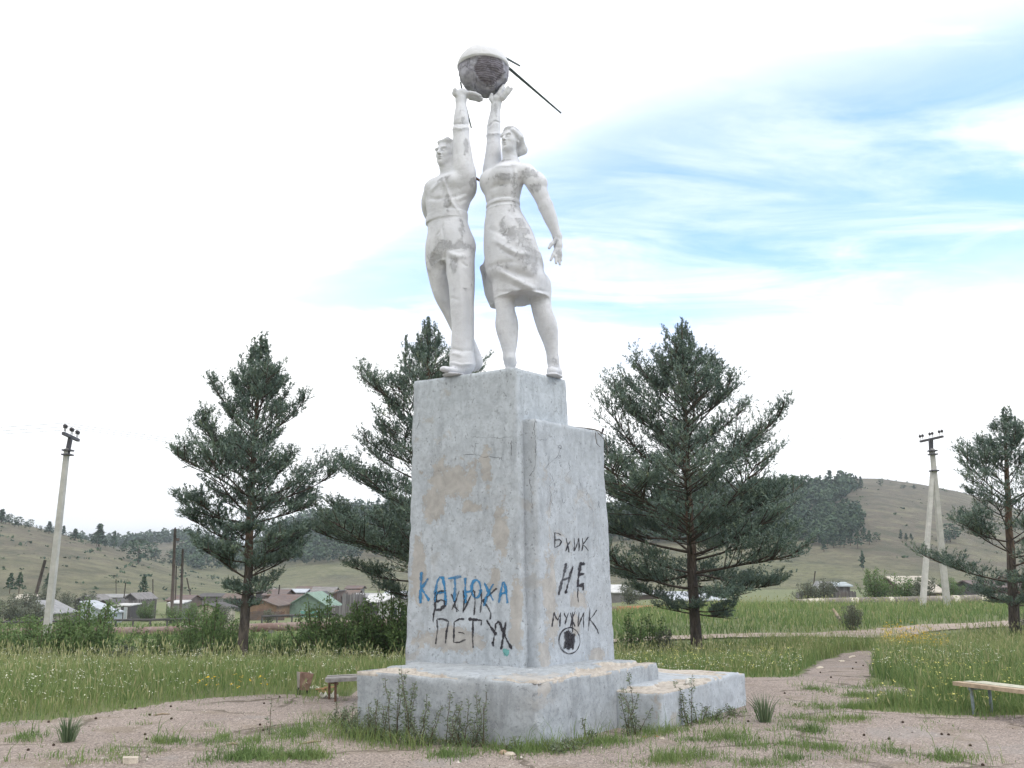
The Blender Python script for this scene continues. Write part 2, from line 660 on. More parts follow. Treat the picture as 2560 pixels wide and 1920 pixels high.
# ---------------------------------------------------------------- hills
class Hill:
    """ridge: (px, py) along the sky line; foot and ridge distances; slope shape"""
    def __init__(self, name, ridge, d0, d1, zfoot, power, seed, label, bumps=0.02):
        self.r = np.array(ridge, float)
        self.d0, self.d1, self.zf, self.pw, self.seed, self.bm = d0, d1, zfoot, power, seed, bumps
        xs = np.arange(self.r[0, 0], self.r[-1, 0] + 1, 14.0)
        ts = np.concatenate([np.linspace(0, 1, 40), 1 + np.linspace(0.04, 0.6, 8)])
        Xp, T = np.meshgrid(xs, ts, indexing='ij')
        P = self.pos(Xp.ravel(), T.ravel())
        nt = len(ts)
        i, j = np.meshgrid(np.arange(len(xs) - 1), np.arange(nt - 1), indexing='ij')
        q = (i * nt + j).ravel()
        struct(np_obj(name, P, np.stack([q, q + nt, q + nt + 1, q + 1], 1), MATS['dry_hill_grass'], None, True), label)

    def pos(self, px, t):
        px, t = np.asarray(px, float), np.asarray(t, float)
        py = np.interp(px, self.r[:, 0], self.r[:, 1])
        a = (px - 1280) / F_PX
        b = (960 - py) / F_PX
        dy = math.cos(PITCH) - b * math.sin(PITCH)
        dz = math.sin(PITCH) + b * math.cos(PITCH)
        D = self.d0 + (self.d1 - self.d0) * t
        zr = EYE + dz / dy * self.d1
        s = np.where(t <= 1, np.sin(np.clip(t, 0, 1) * math.pi / 2) ** self.pw, 1 - (t - 1) * 0.9)
        z = self.zf + (zr - self.zf) * s
        P = np.stack([a / dy * D, D, z], -1)
        n = vnoise(P, 0.012, self.seed, 4)
        P[..., 2] += n * self.bm * (zr - self.zf) * np.clip(t * (1.02 - t) * 4, 0, 1)
        return P


HILL_F = Hill('far_hill', [(-500, 1340), (0, 1356), (200, 1356), (300, 1360), (380, 1352), (450, 1348), (520, 1362), (600, 1372), (680, 1345), (760, 1304), (840, 1282), (930, 1272), (1100, 1268), (1300, 1282), (1500, 1290), (1700, 1275), (2000, 1290), (2400, 1330), (2900, 1360)],
              300, 900, -5.5, 1.25, 3.0, 'distant hill with dark pine wood behind the village')
HILL_L = Hill('near_hill', [(-900, 1230), (-400, 1275), (0, 1308), (80, 1322), (150, 1338), (210, 1352), (300, 1376), (400, 1408), (480, 1430), (560, 1446), (660, 1470), (760, 1490), (880, 1505)],
              185, 380, -5.5, 1.1, 5.0, 'bare brown grassy hillside rising behind the village on the left', 0.05)
HILL_R = Hill('right_hill', [(1100, 1400), (1300, 1340), (1500, 1290), (1700, 1252), (1850, 1234), (1980, 1222), (2080, 1214), (2140, 1212), (2200, 1213), (2300, 1226), (2400, 1244), (2500, 1270), (2600, 1298), (2750, 1345), (3000, 1400), (3300, 1440)],
              210, 620, -3.5, 1.2, 8.0, 'rounded grassy hill with a pine wood on its left shoulder')
# ================================================================ pedestal of the monument
from mathutils.bvhtree import BVHTree


def patch_mask(t, p, items, n, gain=0.55):
    """union of soft ellipsoids at fixed places, broken up by the noise n"""
    acc = None
    for c, r in items:
        d = t.vmath('LENGTH', t.vmath('DIVIDE', t.vmath('SUBTRACT', p, tuple(c)), tuple(r)))
        v = t.math('SUBTRACT', 1.0, d)
        acc = v if acc is None else t.math('MAXIMUM', acc, v)
    return t.math('ADD', acc, t.math('MULTIPLY', t.math('SUBTRACT', n, 0.5), gain * 2))


A_N0, A_L0, A_R0 = Vector((0.100, 10.235, 0.60)), Vector((-1.185, 11.04, 0.60)), Vector((0.70, 11.02, 0.60))
A_N1, A_L1, A_R1 = Vector((0.035, 10.285, 3.78)), Vector((-1.160, 11.055, 3.78)), Vector((0.640, 11.01, 3.78))
B_N0, B_R0 = Vector((0.290, 10.235, 0.60)), Vector((1.200, 11.53, 0.60))
B_N1, B_R1 = Vector((0.250, 10.270, 3.214)), Vector((1.090, 11.340, 3.214))
C_N, C_L, C_R = Vector((0.245, 9.165, 0)), Vector((-1.61, 10.13, 0)), Vector((1.665, 11.11, 0))
D_N, D_R = Vector((1.505, 10.10, 0)), Vector((2.83, 12.02, 0))
C_H, D_H = 0.615, 0.405


def face_pt(px, py, a, b, c):
    """where the line of sight through a pixel meets the wall through a, b, c"""
    n = (b - a).cross(c - a).normalized()
    d = px_dir(px, py)
    o = Vector((0, 0, EYE))
    return o + d * ((a - o).dot(n) / d.dot(n))


def fpA(px, py):
    return face_pt(px, py, A_N0, A_L0, A_N1)


def fpB(px, py):
    return face_pt(px, py, B_N0, B_R0, B_N1)


def plaster(name, patches, bare_attr=False, tone=(0.435, 0.466, 0.500), bare=(0.40, 0.38, 0.355), cracks=1.0, stain=1.0):
    def fn(t, b):
        p = t.pos()
        n1 = t.noise(p, 1.3, 7.0, 0.62)
        n2 = t.noise(p, 7.0, 6.0, 0.65, 0.6)
        n3 = t.noise(t.scale(p, (9, 9, 1.6)), 1.0, 6.0, 0.65)
        n4 = t.noise(p, 42.0, 4.0, 0.6)
        nw = t.noise(p, 3.1, 8.0, 0.7, 0.4)
        nw2 = t.math('ADD', t.math('MULTIPLY', nw, 0.6), t.math('MULTIPLY', t.noise(p, 14.0, 6.0, 0.75, 0.5), 0.4))
        dark = tuple(x * 0.66 for x in tone)
        c = t.mix(t.step(n2, 0.25, 0.72), tuple(x * 0.84 for x in tone), tuple(min(1, x * 1.10) for x in tone))
        c = t.mix(t.math('MULTIPLY', t.step(n3, 0.50, 0.68), 0.6 * stain), c, dark)
        c = t.mix(t.math('MULTIPLY', t.step(n1, 0.50, 0.72), 0.40 * stain), c, tuple(x * 0.74 for x in (0.50, 0.51, 0.52)))
        nm = t.noise(p, 24.0, 6.0, 0.75, 0.3)
        c = t.mix(t.math('MULTIPLY', t.step(nm, 0.50, 0.62), 0.46 * stain), c, tuple(x * 0.62 for x in tone))
        c = t.mix(t.math('MULTIPLY', t.step(nm, 0.46, 0.34), 0.30), c, tuple(min(1, x * 1.22) for x in tone))
        # small spots where the wash has flaked off
        sp = t.math('MULTIPLY', t.step(t.math('ADD', t.math('MULTIPLY', n4, 0.5), t.math('MULTIPLY', t.noise(t.scale(p, (1, 1, 0.6)), 20.0, 4.0, 0.6), 0.5)), 0.56, 0.62), t.step(n2, 0.40, 0.56))
        c = t.mix(t.math('MULTIPLY', sp, 0.85), c, (0.22, 0.23, 0.245))
        # warm bare plaster
        weak = t.math('MULTIPLY', t.step(nw, 0.555, 0.60), t.step(t.noise(p, 0.9, 3.0, 0.5), 0.48, 0.60))
        bc = t.mix(t.step(n2, 0.3, 0.7), tuple(x * 0.86 for x in bare), tuple(min(1, x * 1.14) for x in bare))
        m = t.math('MULTIPLY', weak, 0.55)
        if patches:
            pm = t.step(patch_mask(t, p, patches, nw2, 2.3), 0.12, 0.20)
            m = t.math('MAXIMUM', m, t.math('MULTIPLY', pm, 0.88))
        c = t.mix(m, c, bc)
        h = t.math('MULTIPLY', n2, 0.5)
        h = t.math('SUBTRACT', h, t.math('MULTIPLY', m, 0.35))
        if cracks:
            wv = t.new('ShaderNodeVectorMath', operation='MULTIPLY_ADD')
            t.put(wv.inputs[0], t.noise(p, 3.0, 5.0, 0.6, out=1))
            wv.inputs[1].default_value = (0.45, 0.45, 0.45)
            t.put(wv.inputs[2], p)
            v = t.voronoi(t.scale(wv.outputs[0], (1, 1, 0.55)), 2.3, 'DISTANCE_TO_EDGE')
            ck = t.math('MULTIPLY', t.step(v.outputs[0], 0.006, 0.001), t.step(t.noise(p, 1.7, 2.0), 0.52, 0.60))
            ck = t.math('MULTIPLY', ck, cracks)
            c = t.mix(t.math('MULTIPLY', ck, 0.55), c, (0.10, 0.10, 0.105))
            h = t.math('SUBTRACT', h, ck)
        if bare_attr:
            a = t.new('ShaderNodeAttribute', attribute_name='bare')
            ba = t.step(t.math('ADD', a.outputs['Fac'], t.math('MULTIPLY', t.math('SUBTRACT', n2, 0.5), 0.5)), 0.4, 0.6)
            bb = t.mix(t.step(t.noise(p, 17.0, 5.0, 0.65), 0.35, 0.65), (0.37, 0.33, 0.29), (0.52, 0.475, 0.42))
            c = t.mix(ba, c, bb)
        t.put(b.inputs['Base Color'], c)
        b.inputs['Roughness'].default_value = 0.92
        b.inputs['Specular IOR Level'].default_value = 0.15
        h = t.math('ADD', h, t.math('MULTIPLY', n4, 0.35))
        t.put(b.inputs['Normal'], t.bump(h, 0.55, 0.012))
    return material(name, fn)


def worn_block(name, bottom, top, mat, parent, cell=0.04, r0=0.03, amp=0.006, seed=1.0, top_fn=None, open_bottom=True):
    """a four-sided block with rounded, chipped arrises. bottom, top: 4 corners each (counter-clockwise seen from above)"""
    b = [Vector(x) for x in bottom]
    tp = [Vector(x) for x in top]
    Lx = (b[1] - b[0]).length
    Ly = (b[3] - b[0]).length
    Lz = tp[0].z - b[0].z
    L = np.array([Lx, Ly, Lz])
    nx, ny, nz = [max(2, int(round(q / cell))) for q in L]
    idx, pts, faces = {}, [], []

    def vid(i, j, k):
        key = (i, j, k)
        if key not in idx:
            idx[key] = len(pts)
            pts.append((i / nx * Lx, j / ny * Ly, k / nz * Lz))
        return idx[key]
    for i in range(nx):
        for j in range(ny):
            faces.append((vid(i, j, nz), vid(i + 1, j, nz), vid(i + 1, j + 1, nz), vid(i, j + 1, nz)))
    for k in range(nz):
        for i in range(nx):
            faces.append((vid(i, 0, k), vid(i + 1, 0, k), vid(i + 1, 0, k + 1), vid(i, 0, k + 1)))
            faces.append((vid(i + 1, ny, k), vid(i, ny, k), vid(i, ny, k + 1), vid(i + 1, ny, k + 1)))
        for j in range(ny):
            faces.append((vid(0, j + 1, k), vid(0, j, k), vid(0, j, k + 1), vid(0, j + 1, k + 1)))
            faces.append((vid(nx, j, k), vid(nx, j + 1, k), vid(nx, j + 1, k + 1), vid(nx, j, k + 1)))
    P = np.array(pts)
    n1 = vnoise(P, 2.2, seed, 3)
    r = np.clip(r0 * (1.0 + 1.3 * n1 + 2.2 * np.maximum(0, vnoise(P, 6.5, seed + 9, 2) - 0.12)), 0.006, None)[:, None]
    Q = np.minimum(np.maximum(P, r), L - r)
    Q[:, 2] = np.minimum(np.maximum(P[:, 2], 0), L[2] - r[:, 0])
    N = P - Q
    ln = np.linalg.norm(N, axis=1, keepdims=True)
    N = N / np.maximum(ln, 1e-9)
    R = Q + N * np.minimum(r, ln)
    disp = amp * vnoise(P, 1.6, seed + 3, 3) * 1.5 + amp * 0.6 * vnoise(P, 9.0, seed + 5, 2)
    R = R + N * disp[:, None]
    bare = np.zeros(len(P))
    if top_fn is not None:
        is_top = P[:, 2] > Lz - 1e-6
        dz, bare = top_fn(P, L, is_top)
        R[:, 2] += dz
    u, v, w = R[:, 0] / Lx, R[:, 1] / Ly, R[:, 2] / Lz
    B = [np.array(x) for x in b]
    T = [np.array(x) for x in tp]
    u, v, w = u[:, None], v[:, None], w[:, None]
    lo = (B[0] * (1 - u) + B[1] * u) * (1 - v) + (B[3] * (1 - u) + B[2] * u) * v
    hi = (T[0] * (1 - u) + T[1] * u) * (1 - v) + (T[3] * (1 - u) + T[2] * u) * v
    W = lo * (1 - w) + hi * w
    return np_obj(name, W - np.array(parent.location), faces, mat, parent, True, {'bare': bare})


PED = thing('pedestal', 'tall grey whitewashed plaster pedestal with blue and black graffiti under the two white statues', 'pedestal', (0.1, 10.6, 0))

_pa = [(fpA(1125, 1195), (0.34, 0.34, 0.26)), (fpA(1085, 1260), (0.20, 0.2, 0.24)), (fpA(1215, 1175), (0.10, 0.1, 0.24)),
       (fpA(1252, 1330), (0.12, 0.12, 0.34)), (fpA(1235, 1450), (0.10, 0.1, 0.2)), (fpA(1045, 1430), (0.12, 0.12, 0.42)),
       (fpA(1180, 1270), (0.2, 0.2, 0.08)), (fpA(1130, 1600), (0.5, 0.5, 0.14)),
       (fpA(1290, 1540), (0.08, 0.1, 0.4))]
M_PLA = plaster('pillar_plaster', _pa, cracks=0.45, tone=(0.462, 0.498, 0.535))
_pb = [(fpB(1375, 1500), (0.16, 0.16, 0.55)), (fpB(1450, 1500), (0.22, 0.2, 0.12)), (fpB(1365, 1640), (0.1, 0.1, 0.2)), (fpB(1490, 1640), (0.2, 0.2, 0.08)), (fpB(1440, 1560), (0.1, 0.1, 0.12))]
M_PLB = plaster('side_pillar_plaster', _pb, cracks=1.0, stain=0.8)
M_PLC = plaster('base_plaster', [((0.36, 9.24, 0.52), (0.16, 0.16, 0.07)), ((0.3, 9.2, 0.62), (0.6, 0.6, 0.05))], True, cracks=0.5, stain=1.15, tone=(0.385, 0.412, 0.438))
M_PLD = plaster('step_plaster', [((1.46, 10.25, 0.2), (0.08, 0.12, 0.3)), ((1.66, 10.3, 0.05), (0.1, 0.1, 0.15))], True, cracks=0.2, stain=0.8)


def quad4(n, l, r, z):
    n, l, r = Vector(n), Vector(l), Vector(r)
    k = l + r - n
    out = [n, r, k, l]
    return [Vector((p.x, p.y, z)) for p in out]


def c_top(P, L, is_top):
    """crumbled top of the base: pieces of the plaster crust are gone, most of all along the rims"""
    x, y = P[:, 0], P[:, 1]
    edge = np.minimum(np.minimum(x, L[0] - x), np.minimum(y, L[1] - y))
    n = vnoise(P, 3.2, 4.0, 4)
    n2 = vnoise(P, 1.1, 9.0, 2)
    gone = (n + 0.9 * n2 - np.clip(edge - 0.10, -0.1, 0.5) * 2.4 + 0.10) > 0.0
    # the corner right under the camera keeps its crust
    gone &= ~((x < 0.55) & (y < 0.75) & (edge > 0.05))
    crack = np.abs(vnoise(P, 1.9, 21.0, 3)) < 0.018
    dz = np.where(is_top, np.where(gone, -0.034 + 0.014 * vnoise(P, 11.0, 2.0, 2), 0.0) + np.where(crack & ~gone, -0.02, 0) + 0.012 * n2, 0.0)
    lift = np.where(is_top & ~gone, 0.018 * np.clip(n2, 0, 1), 0.0)
    rim = (P[:, 2] > L[2] - 0.07) & ~is_top & (n + 0.6 * n2 > 0.12)
    bare = np.where(is_top & gone, 1.0, 0.0) + np.where(rim, 0.9, 0.0) + np.where(is_top & ~gone, 0.34, 0)
    return dz + lift, np.clip(bare, 0, 1)


def d_top(P, L, is_top):
    n = vnoise(P, 2.6, 6.0, 4)
    n2 = vnoise(P, 0.9, 3.0, 2)
    gone = (n + n2) > -0.12
    dz = np.where(is_top, np.where(gone, -0.022 + 0.016 * vnoise(P, 9.0, 2.0, 2), 0.006), 0.0)
    rim = (P[:, 2] > L[2] - 0.05) & ~is_top & (n > 0.2)
    bare = np.where(is_top & gone, 1.0, 0.0) + np.where(rim, 0.8, 0.0) + np.where(is_top & ~gone, 0.36, 0)
    return dz, np.clip(bare, 0, 1)


base_ob = worn_block('base', quad4(C_N, C_L, C_R, -0.12), quad4(C_N + Vector((-0.005, .02, 0)), C_L + Vector((.03, .02, 0)), C_R + Vector((-.03, -.03, 0)), C_H), M_PLC, PED, 0.026, 0.060, 0.014, 2.0, c_top)
_uL = (C_L - C_N).normalized()
_dl = _uL * 1.25
step_ob = worn_block('step', [Vector((p.x, p.y, -0.12)) for p in (D_N, D_R, D_R + _dl, D_N + _uL * 0.5 + Vector((.0, .0, 0)))],
                     [Vector((p.x, p.y, D_H)) for p in (D_N + Vector((.006, .02, 0)), D_R + Vector((-.02, .02, 0)), D_R + _dl, D_N + _uL * 0.5)], M_PLD, PED, 0.03, 0.022, 0.009, 8.0, d_top)
pillar_ob = worn_block('pillar', quad4(A_N0, A_L0, A_R0, 0.55), quad4(A_N1, A_L1, A_R1, 3.78), M_PLA, PED, 0.04, 0.028, 0.010, 5.0)
_bw = (B_N0 - B_R0).normalized().cross(Vector((0, 0, 1)))
_bw = _bw if _bw.x < 0 else -_bw
_bd = _bw * 0.75
side_ob = worn_block('side_pillar', [Vector((p.x, p.y, 0.55)) for p in (B_N0, B_R0, B_R0 + _bd, B_N0 + _bd)],
                     [Vector((p.x, p.y, 3.214)) for p in (B_N1, B_R1, B_R1 + _bd, B_N1 + _bd)], M_PLB, PED, 0.04, 0.024, 0.010, 11.0)

# ---------------------------------------------------------------- graffiti: sprayed strokes lying on the walls


def spray(name, col, soft=0.5, drip=0.35):
    def fn(t, b):
        a = t.new('ShaderNodeAttribute', attribute_name='across')
        p = t.pos()
        n = t.noise(p, 38.0, 4.0, 0.6)
        n2 = t.noise(p, 7.0, 3.0, 0.5)
        cov = t.math('SUBTRACT', 1.0, t.math('ABSOLUTE', a.outputs['Fac']))
        cov = t.math('ADD', cov, t.math('MULTIPLY', t.math('SUBTRACT', n, 0.5), 0.9))
        cov = t.math('ADD', cov, t.math('MULTIPLY', t.math('SUBTRACT', n2, 0.5), 0.5))
        fade = t.math('MULTIPLY_ADD', t.step(t.noise(p, 4.5, 3.0, 0.6), 0.34, 0.60), 0.38, 0.56)
        al = t.math('MULTIPLY', t.step(cov, 0.06, 0.06 + soft), fade)
        t.put(b.inputs['Base Color'], t.mix(n2, tuple(x * 0.8 for x in col), tuple(x * 1.25 for x in col)))
        t.put(b.inputs['Alpha'], al)
        b.inputs['Roughness'].default_value = 0.75
    return material(name, fn)


M_BLUE = spray('blue_spray_paint', (0.045, 0.21, 0.42), 0.5)
M_BLACK = spray('black_spray_paint', (0.035, 0.033, 0.040), 0.42)
M_TEAL = spray('teal_paint_dab', (0.16, 0.40, 0.38), 0.4)
M_CRACK = spray('crack_line', (0.13, 0.13, 0.135), 0.7)  # thin dark lines for the cracks in the plaster


def bvh_of(ob):
    off = np.array(ob.parent.location)
    me = ob.data
    n = len(me.vertices)
    co = np.empty(n * 3, dtype=np.float32)
    me.vertices.foreach_get('co', co)
    co = co.reshape(-1, 3) + off
    return BVHTree.FromPolygons([tuple(c) for c in co], [tuple(p.vertices) for p in me.polygons])


BVH_A, BVH_B = bvh_of(pillar_ob), bvh_of(side_ob)
BVH_C = bvh_of(base_ob)


def strokes(name, lines, mat, face, bvh, parent, zscale=3.687, ox=980, oy=1300, wmul=1.0):
    """lines: list of (half width in photo pixels, [(x, y), ...]) in coordinates of an enlarged view of the photograph"""
    V, Fc, AC = [], [], []
    rng = random.Random(len(name) + len(lines))
    for hw, pts in lines:
        pts = [Vector((ox + x / zscale, oy + y / zscale)) for x, y in pts]
        fine = []
        for a, b in zip(pts[:-1], pts[1:]):
            k = max(1, int((b - a).length / 2.5))
            for i in range(k):
                fine.append(a.lerp(b, i / k))
        fine.append(pts[-1])
        base = len(V)
        for i, p in enumerate(fine):
            d = (fine[min(i + 1, len(fine) - 1)] - fine[max(i - 1, 0)])
            d = d.normalized() if d.length > 1e-6 else Vector((1, 0))
            nrm = Vector((-d.y, d.x))
            w = hw * wmul * (1.0 + 0.34 * math.sin(i * 0.33 + base) + 0.18 * math.sin(i * 1.1 + base) + rng.uniform(-0.18, 0.18))
            end = 0.55 if i in (0, len(fine) - 1) else 1.0
            p = p + Vector((rng.uniform(-.25, .25), rng.uniform(-.25, .25)))
            for s in (-1, 0, 1):
                q = p + nrm * (w * s * end)
                wp = face(q.x, q.y)
                dd = px_dir(q.x, q.y).normalized()
                hit = bvh.ray_cast(wp - dd * 0.6, dd)
                wp = (hit[0] if hit[0] is not None else wp) - dd * 0.005
                V.append(tuple(wp))
                AC.append(abs(s) if i not in (0, len(fine) - 1) else 0.75)
        for i in range(len(fine) - 1):
            for s in range(2):
                a0 = base + i * 3 + s
                Fc.append((a0, a0 + 1, a0 + 4, a0 + 3))
    return np_obj(name, np.array(V) - np.array(parent.location), Fc, mat, parent, True, {'across': AC})


def ell(cx, cy, rx, ry, a0=0, a1=360, n=22):
    return [(cx + rx * math.cos(math.radians(a0 + (a1 - a0) * i / n)), cy + ry * math.sin(math.radians(a0 + (a1 - a0) * i / n))) for i in range(n + 1)]


W1 = 4.2
g = strokes('graffiti', [
    (W1, [(272, 475), (268, 560), (262, 660), (262, 770)]), (W1, [(335, 535), (300, 590), (270, 630), (300, 675), (345, 745)]),
    (W1, [(395, 760), (400, 660), (415, 570), (440, 525), (470, 535), (485, 620), (492, 700), (490, 790)]), (W1 * 1.3, [(400, 665), (440, 672), (500, 662)]),
    (W1, [(515, 540), (575, 530), (640, 520)]), (W1 * 1.1, [(578, 535), (582, 620), (578, 700), (578, 765)]),
    (W1 * 1.1, [(672, 530), (675, 620), (672, 700), (675, 770)]), (W1, [(675, 665), (710, 660), (735, 655)]), (W1, ell(775, 635, 42, 82)),
    (W1, [(850, 575), (880, 640), (905, 690), (935, 745)]), (W1, [(935, 585), (905, 640), (870, 710), (845, 795)]),
    (W1, [(985, 765), (1000, 670), (1020, 580), (1035, 575), (1050, 650), (1065, 770)]), (W1, [(990, 680), (1025, 675), (1060, 660)])], M_BLUE, fpA, BVH_A, PED)
g['label'] = 'blue sprayed word КАТЮХА on the left face'
W2 = 2.25
g = strokes('graffiti', [
    (W2 * 1.9, [(410, 660), (400, 720), (395, 780), (405, 830), (450, 825), (485, 790), (490, 750), (450, 735), (405, 760)]), (W2 * 1.3, [(395, 690), (440, 660), (500, 650)]),
    (W2, [(400, 790), (385, 860), (378, 945)]),
    (W2, [(545, 680), (575, 750), (600, 850)]), (W2, [(620, 650), (590, 740), (550, 830)]), (W2, [(560, 790), (620, 840)]),
    (W2, [(655, 645), (665, 740), (655, 855)]), (W2, [(660, 840), (710, 730), (755, 640)]), (W2, [(760, 650), (765, 760), (755, 880)]),
    (W2, [(820, 640), (825, 750), (812, 855)]), (W2 * 1.2, [(965, 625), (900, 690), (835, 745), (880, 800), (910, 860), (905, 920)])], M_BLACK, fpA, BVH_A, PED)
g['label'] = 'black sprayed word БХИК under the blue word'
g = strokes('graffiti', [
    (W2, [(412, 915), (420, 1000), (410, 1070), (402, 1145)]), (W2 * 1.25, [(415, 912), (470, 912), (525, 935)]), (W2 * 1.1, [(522, 935), (500, 1040), (492, 1140)]),
    (W2, [(665, 912), (620, 912), (572, 940), (570, 1040), (568, 1132)]), (W2, [(610, 1035), (650, 1040), (672, 1050)]), (W2, [(568, 1128), (620, 1128), (682, 1100)]),
    (W2 * 1.5, [(702, 912), (760, 918), (830, 925)]), (W2 * 1.2, [(745, 920), (745, 1020), (742, 1100), (748, 1180)]), (W2, [(825, 925), (820, 975)]),
    (W2 * 1.9, [(870, 920), (905, 980), (940, 1030), (960, 1062)]), (W2, [(985, 930), (955, 960), (950, 1010), (938, 1090), (930, 1160)]), (W2 * 1.4, [(925, 1120), (935, 1168)]),
    (W2 * 1.6, [(990, 935), (1020, 1020), (1060, 1110), (1105, 1190)]), (W2 * 1.8, [(1050, 935), (1035, 1010), (1020, 1100), (1005, 1195)]), (W2 * 1.3, [(872, 1005), (884, 1012)]), (W2 * 1.3, [(342, 1000), (354, 1008)])], M_BLACK, fpA, BVH_A, PED)
g['label'] = 'black sprayed word ПЕТУХ on the left face'
g = strokes('graffiti', [(7.0, [(1020, 1195), (1050, 1215), (1080, 1225)]), (5.0, [(1030, 1235), (1070, 1245)])], M_TEAL, fpA, BVH_A, PED)
g['label'] = 'small teal dab of paint'
W3 = 1.9
g = strokes('graffiti', [
    (W3, [(1500, 112), (1502, 190), (1500, 255)]), (W3 * 1.2, [(1500, 115), (1535, 125), (1562, 140)]), (W3, [(1500, 185), (1545, 180), (1562, 200), (1545, 235), (1500, 255)]),
    (W3, [(1605, 165), (1620, 230), (1632, 298)]), (W3, [(1645, 190), (1622, 230), (1600, 290)]),
    (W3 * .9, [(1680, 165), (1682, 230), (1678, 290)]), (W3 * .9, [(1680, 285), (1705, 230), (1722, 165)]), (W3 * .9, [(1722, 165), (1726, 240), (1722, 290)]),
    (W3 * .9, [(1755, 165), (1760, 230), (1752, 285)]), (W3 * .9, [(1810, 155), (1780, 200), (1760, 225), (1785, 250), (1812, 285)])], M_BLACK, fpB, BVH_B, PED)
g['label'] = 'black sprayed word БЖИК on the right face'
g = strokes('graffiti', [
    (W3 * 1.9, [(1605, 395), (1590, 480), (1560, 590), (1535, 695)]), (W3 * 1.9, [(1670, 425), (1645, 500), (1620, 600), (1600, 680)]), (W3 * 1.6, [(1575, 555), (1610, 540), (1645, 530)]),
    (W3 * 2.2, [(1740, 385), (1728, 470), (1715, 550), (1715, 620)]), (W3 * 2.6, [(1740, 395), (1760, 405), (1780, 400)]), (W3 * 2.0, [(1725, 500), (1750, 500), (1772, 490)]), (W3 * 3.6, [(1715, 600), (1745, 605), (1768, 580)]), (W3 * .7, [(1715, 620), (1712, 700), (1720, 760)]), (W3 * 1.2, [(1765, 600), (1762, 650)])], M_BLACK, fpB, BVH_B, PED)
g['label'] = 'black sprayed word НЕ on the right face'
g = strokes('graffiti', [
    (W3, [(1475, 985), (1485, 920), (1492, 850)]), (W3, [(1492, 850), (1512, 900), (1530, 925)]), (W3, [(1530, 925), (1545, 880), (1555, 850)]), (W3, [(1555, 850), (1550, 920), (1548, 985)]),
    (W3 * .9, [(1585, 855), (1600, 890), (1610, 905)]), (W3 * .9, [(1630, 850), (1612, 900), (1595, 960)]),
    (W3, [(1645, 855), (1660, 920), (1690, 985)]), (W3, [(1690, 840), (1665, 900), (1645, 985)]), (W3, [(1664, 845), (1664, 980)]), (W3 * .8, [(1664, 970), (1665, 1040)]),
    (W3 * .9, [(1725, 850), (1718, 920), (1715, 985)]), (W3 * .9, [(1715, 985), (1745, 910), (1770, 850)]), (W3 * .9, [(1770, 850), (1765, 920), (1768, 990)]),
    (W3 * .9, [(1825, 820), (1820, 920), (1808, 1025)]), (W3 * .9, [(1890, 825), (1860, 875), (1825, 915), (1860, 960), (1890, 1005), (1905, 1050)])], M_BLACK, fpB, BVH_B, PED)
g['label'] = 'black sprayed word МУЖИК on the right face'
_fill = [(4.5, [(1600 + 13 * i, 1030 - 14 * math.sin(i * .8)), (1598 + 12 * i, 1110), (1590 + 13 * i, 1190 - 10 * math.sin(i * 1.7))]) for i in range(7)]
g = strokes('graffiti', [(W3 * .75, ell(1635, 1112, 98, 122, -100, 255, 40)), (W3 * .6, ell(1637, 1110, 92, 116, 100, 300, 24))] + _fill, M_BLACK, fpB, BVH_B, PED)
g['label'] = 'sprayed circle round a black scribble'
# long cracks in the plaster (in the enlarged view that starts at 980, 880)
CRACKS_A = [(0.9, [(650, 945), (720, 945), (760, 940), (850, 968), (910, 962), (980, 975), (1020, 1000)]), (0.7, [(760, 940), (762, 890), (770, 850), (805, 840)]),
            (0.9, [(1100, 815), (1098, 880), (1100, 960)]), (0.5, [(720, 780), (850, 790), (1000, 790), (1100, 785)]), (0.7, [(255, 640), (240, 690), (210, 705)])]
CRACKS_B = [(1.2, [(1318, 640), (1308, 700), (1322, 790), (1325, 900), (1322, 1000), (1305, 1090), (1270, 1150)]),
            (0.8, [(1272, 1160), (1275, 1250), (1290, 1330), (1292, 1440)]), (0.6, [(1545, 890), (1530, 950), (1490, 1000), (1410, 1075)]), (0.5, [(1448, 960), (1440, 1030), (1408, 1080)]),
            (0.6, [(1445, 1110), (1490, 1180), (1450, 1230), (1470, 1320), (1455, 1400), (1462, 1530)]), (0.6, [(1635, 1000), (1640, 1090), (1600, 1150)]),
            (0.7, [(1900, 1370), (1912, 1440)]), (0.5, [(1730, 1160), (1735, 1250)]), (0.8, ell(1550, 873, 12, 16)),
            (0.6, [(1470, 1370), (1480, 1420)]), (0.6, [(1570, 1345), (1580, 1390), (1600, 1380)]), (0.5, [(1660, 1420), (1672, 1460)])]


def wander(pts, amp, seed):
    """break a traced line into a ragged crack"""
    rg_ = random.Random(seed)
    out = [pts[0]]
    for (x0, y0), (x1, y1) in zip(pts[:-1], pts[1:]):
        k = max(1, int(math.hypot(x1 - x0, y1 - y0) / 16))
        for i in range(1, k + 1):
            u = i / k
            out.append((x0 + (x1 - x0) * u + rg_.uniform(-amp, amp), y0 + (y1 - y0) * u + rg_.uniform(-amp, amp)))
    return out


for i_, (w_, l_) in enumerate(CRACKS_A):
    strokes('crack', [(w_ * 0.8, wander(l_, 7, i_))], M_CRACK, fpA, BVH_A, PED, oy=880)
for i_, (w_, l_) in enumerate(CRACKS_B):
    strokes('crack', [(w_ * 0.75, wander(l_, 7, 50 + i_))], M_CRACK, fpB, BVH_B, PED, oy=880)
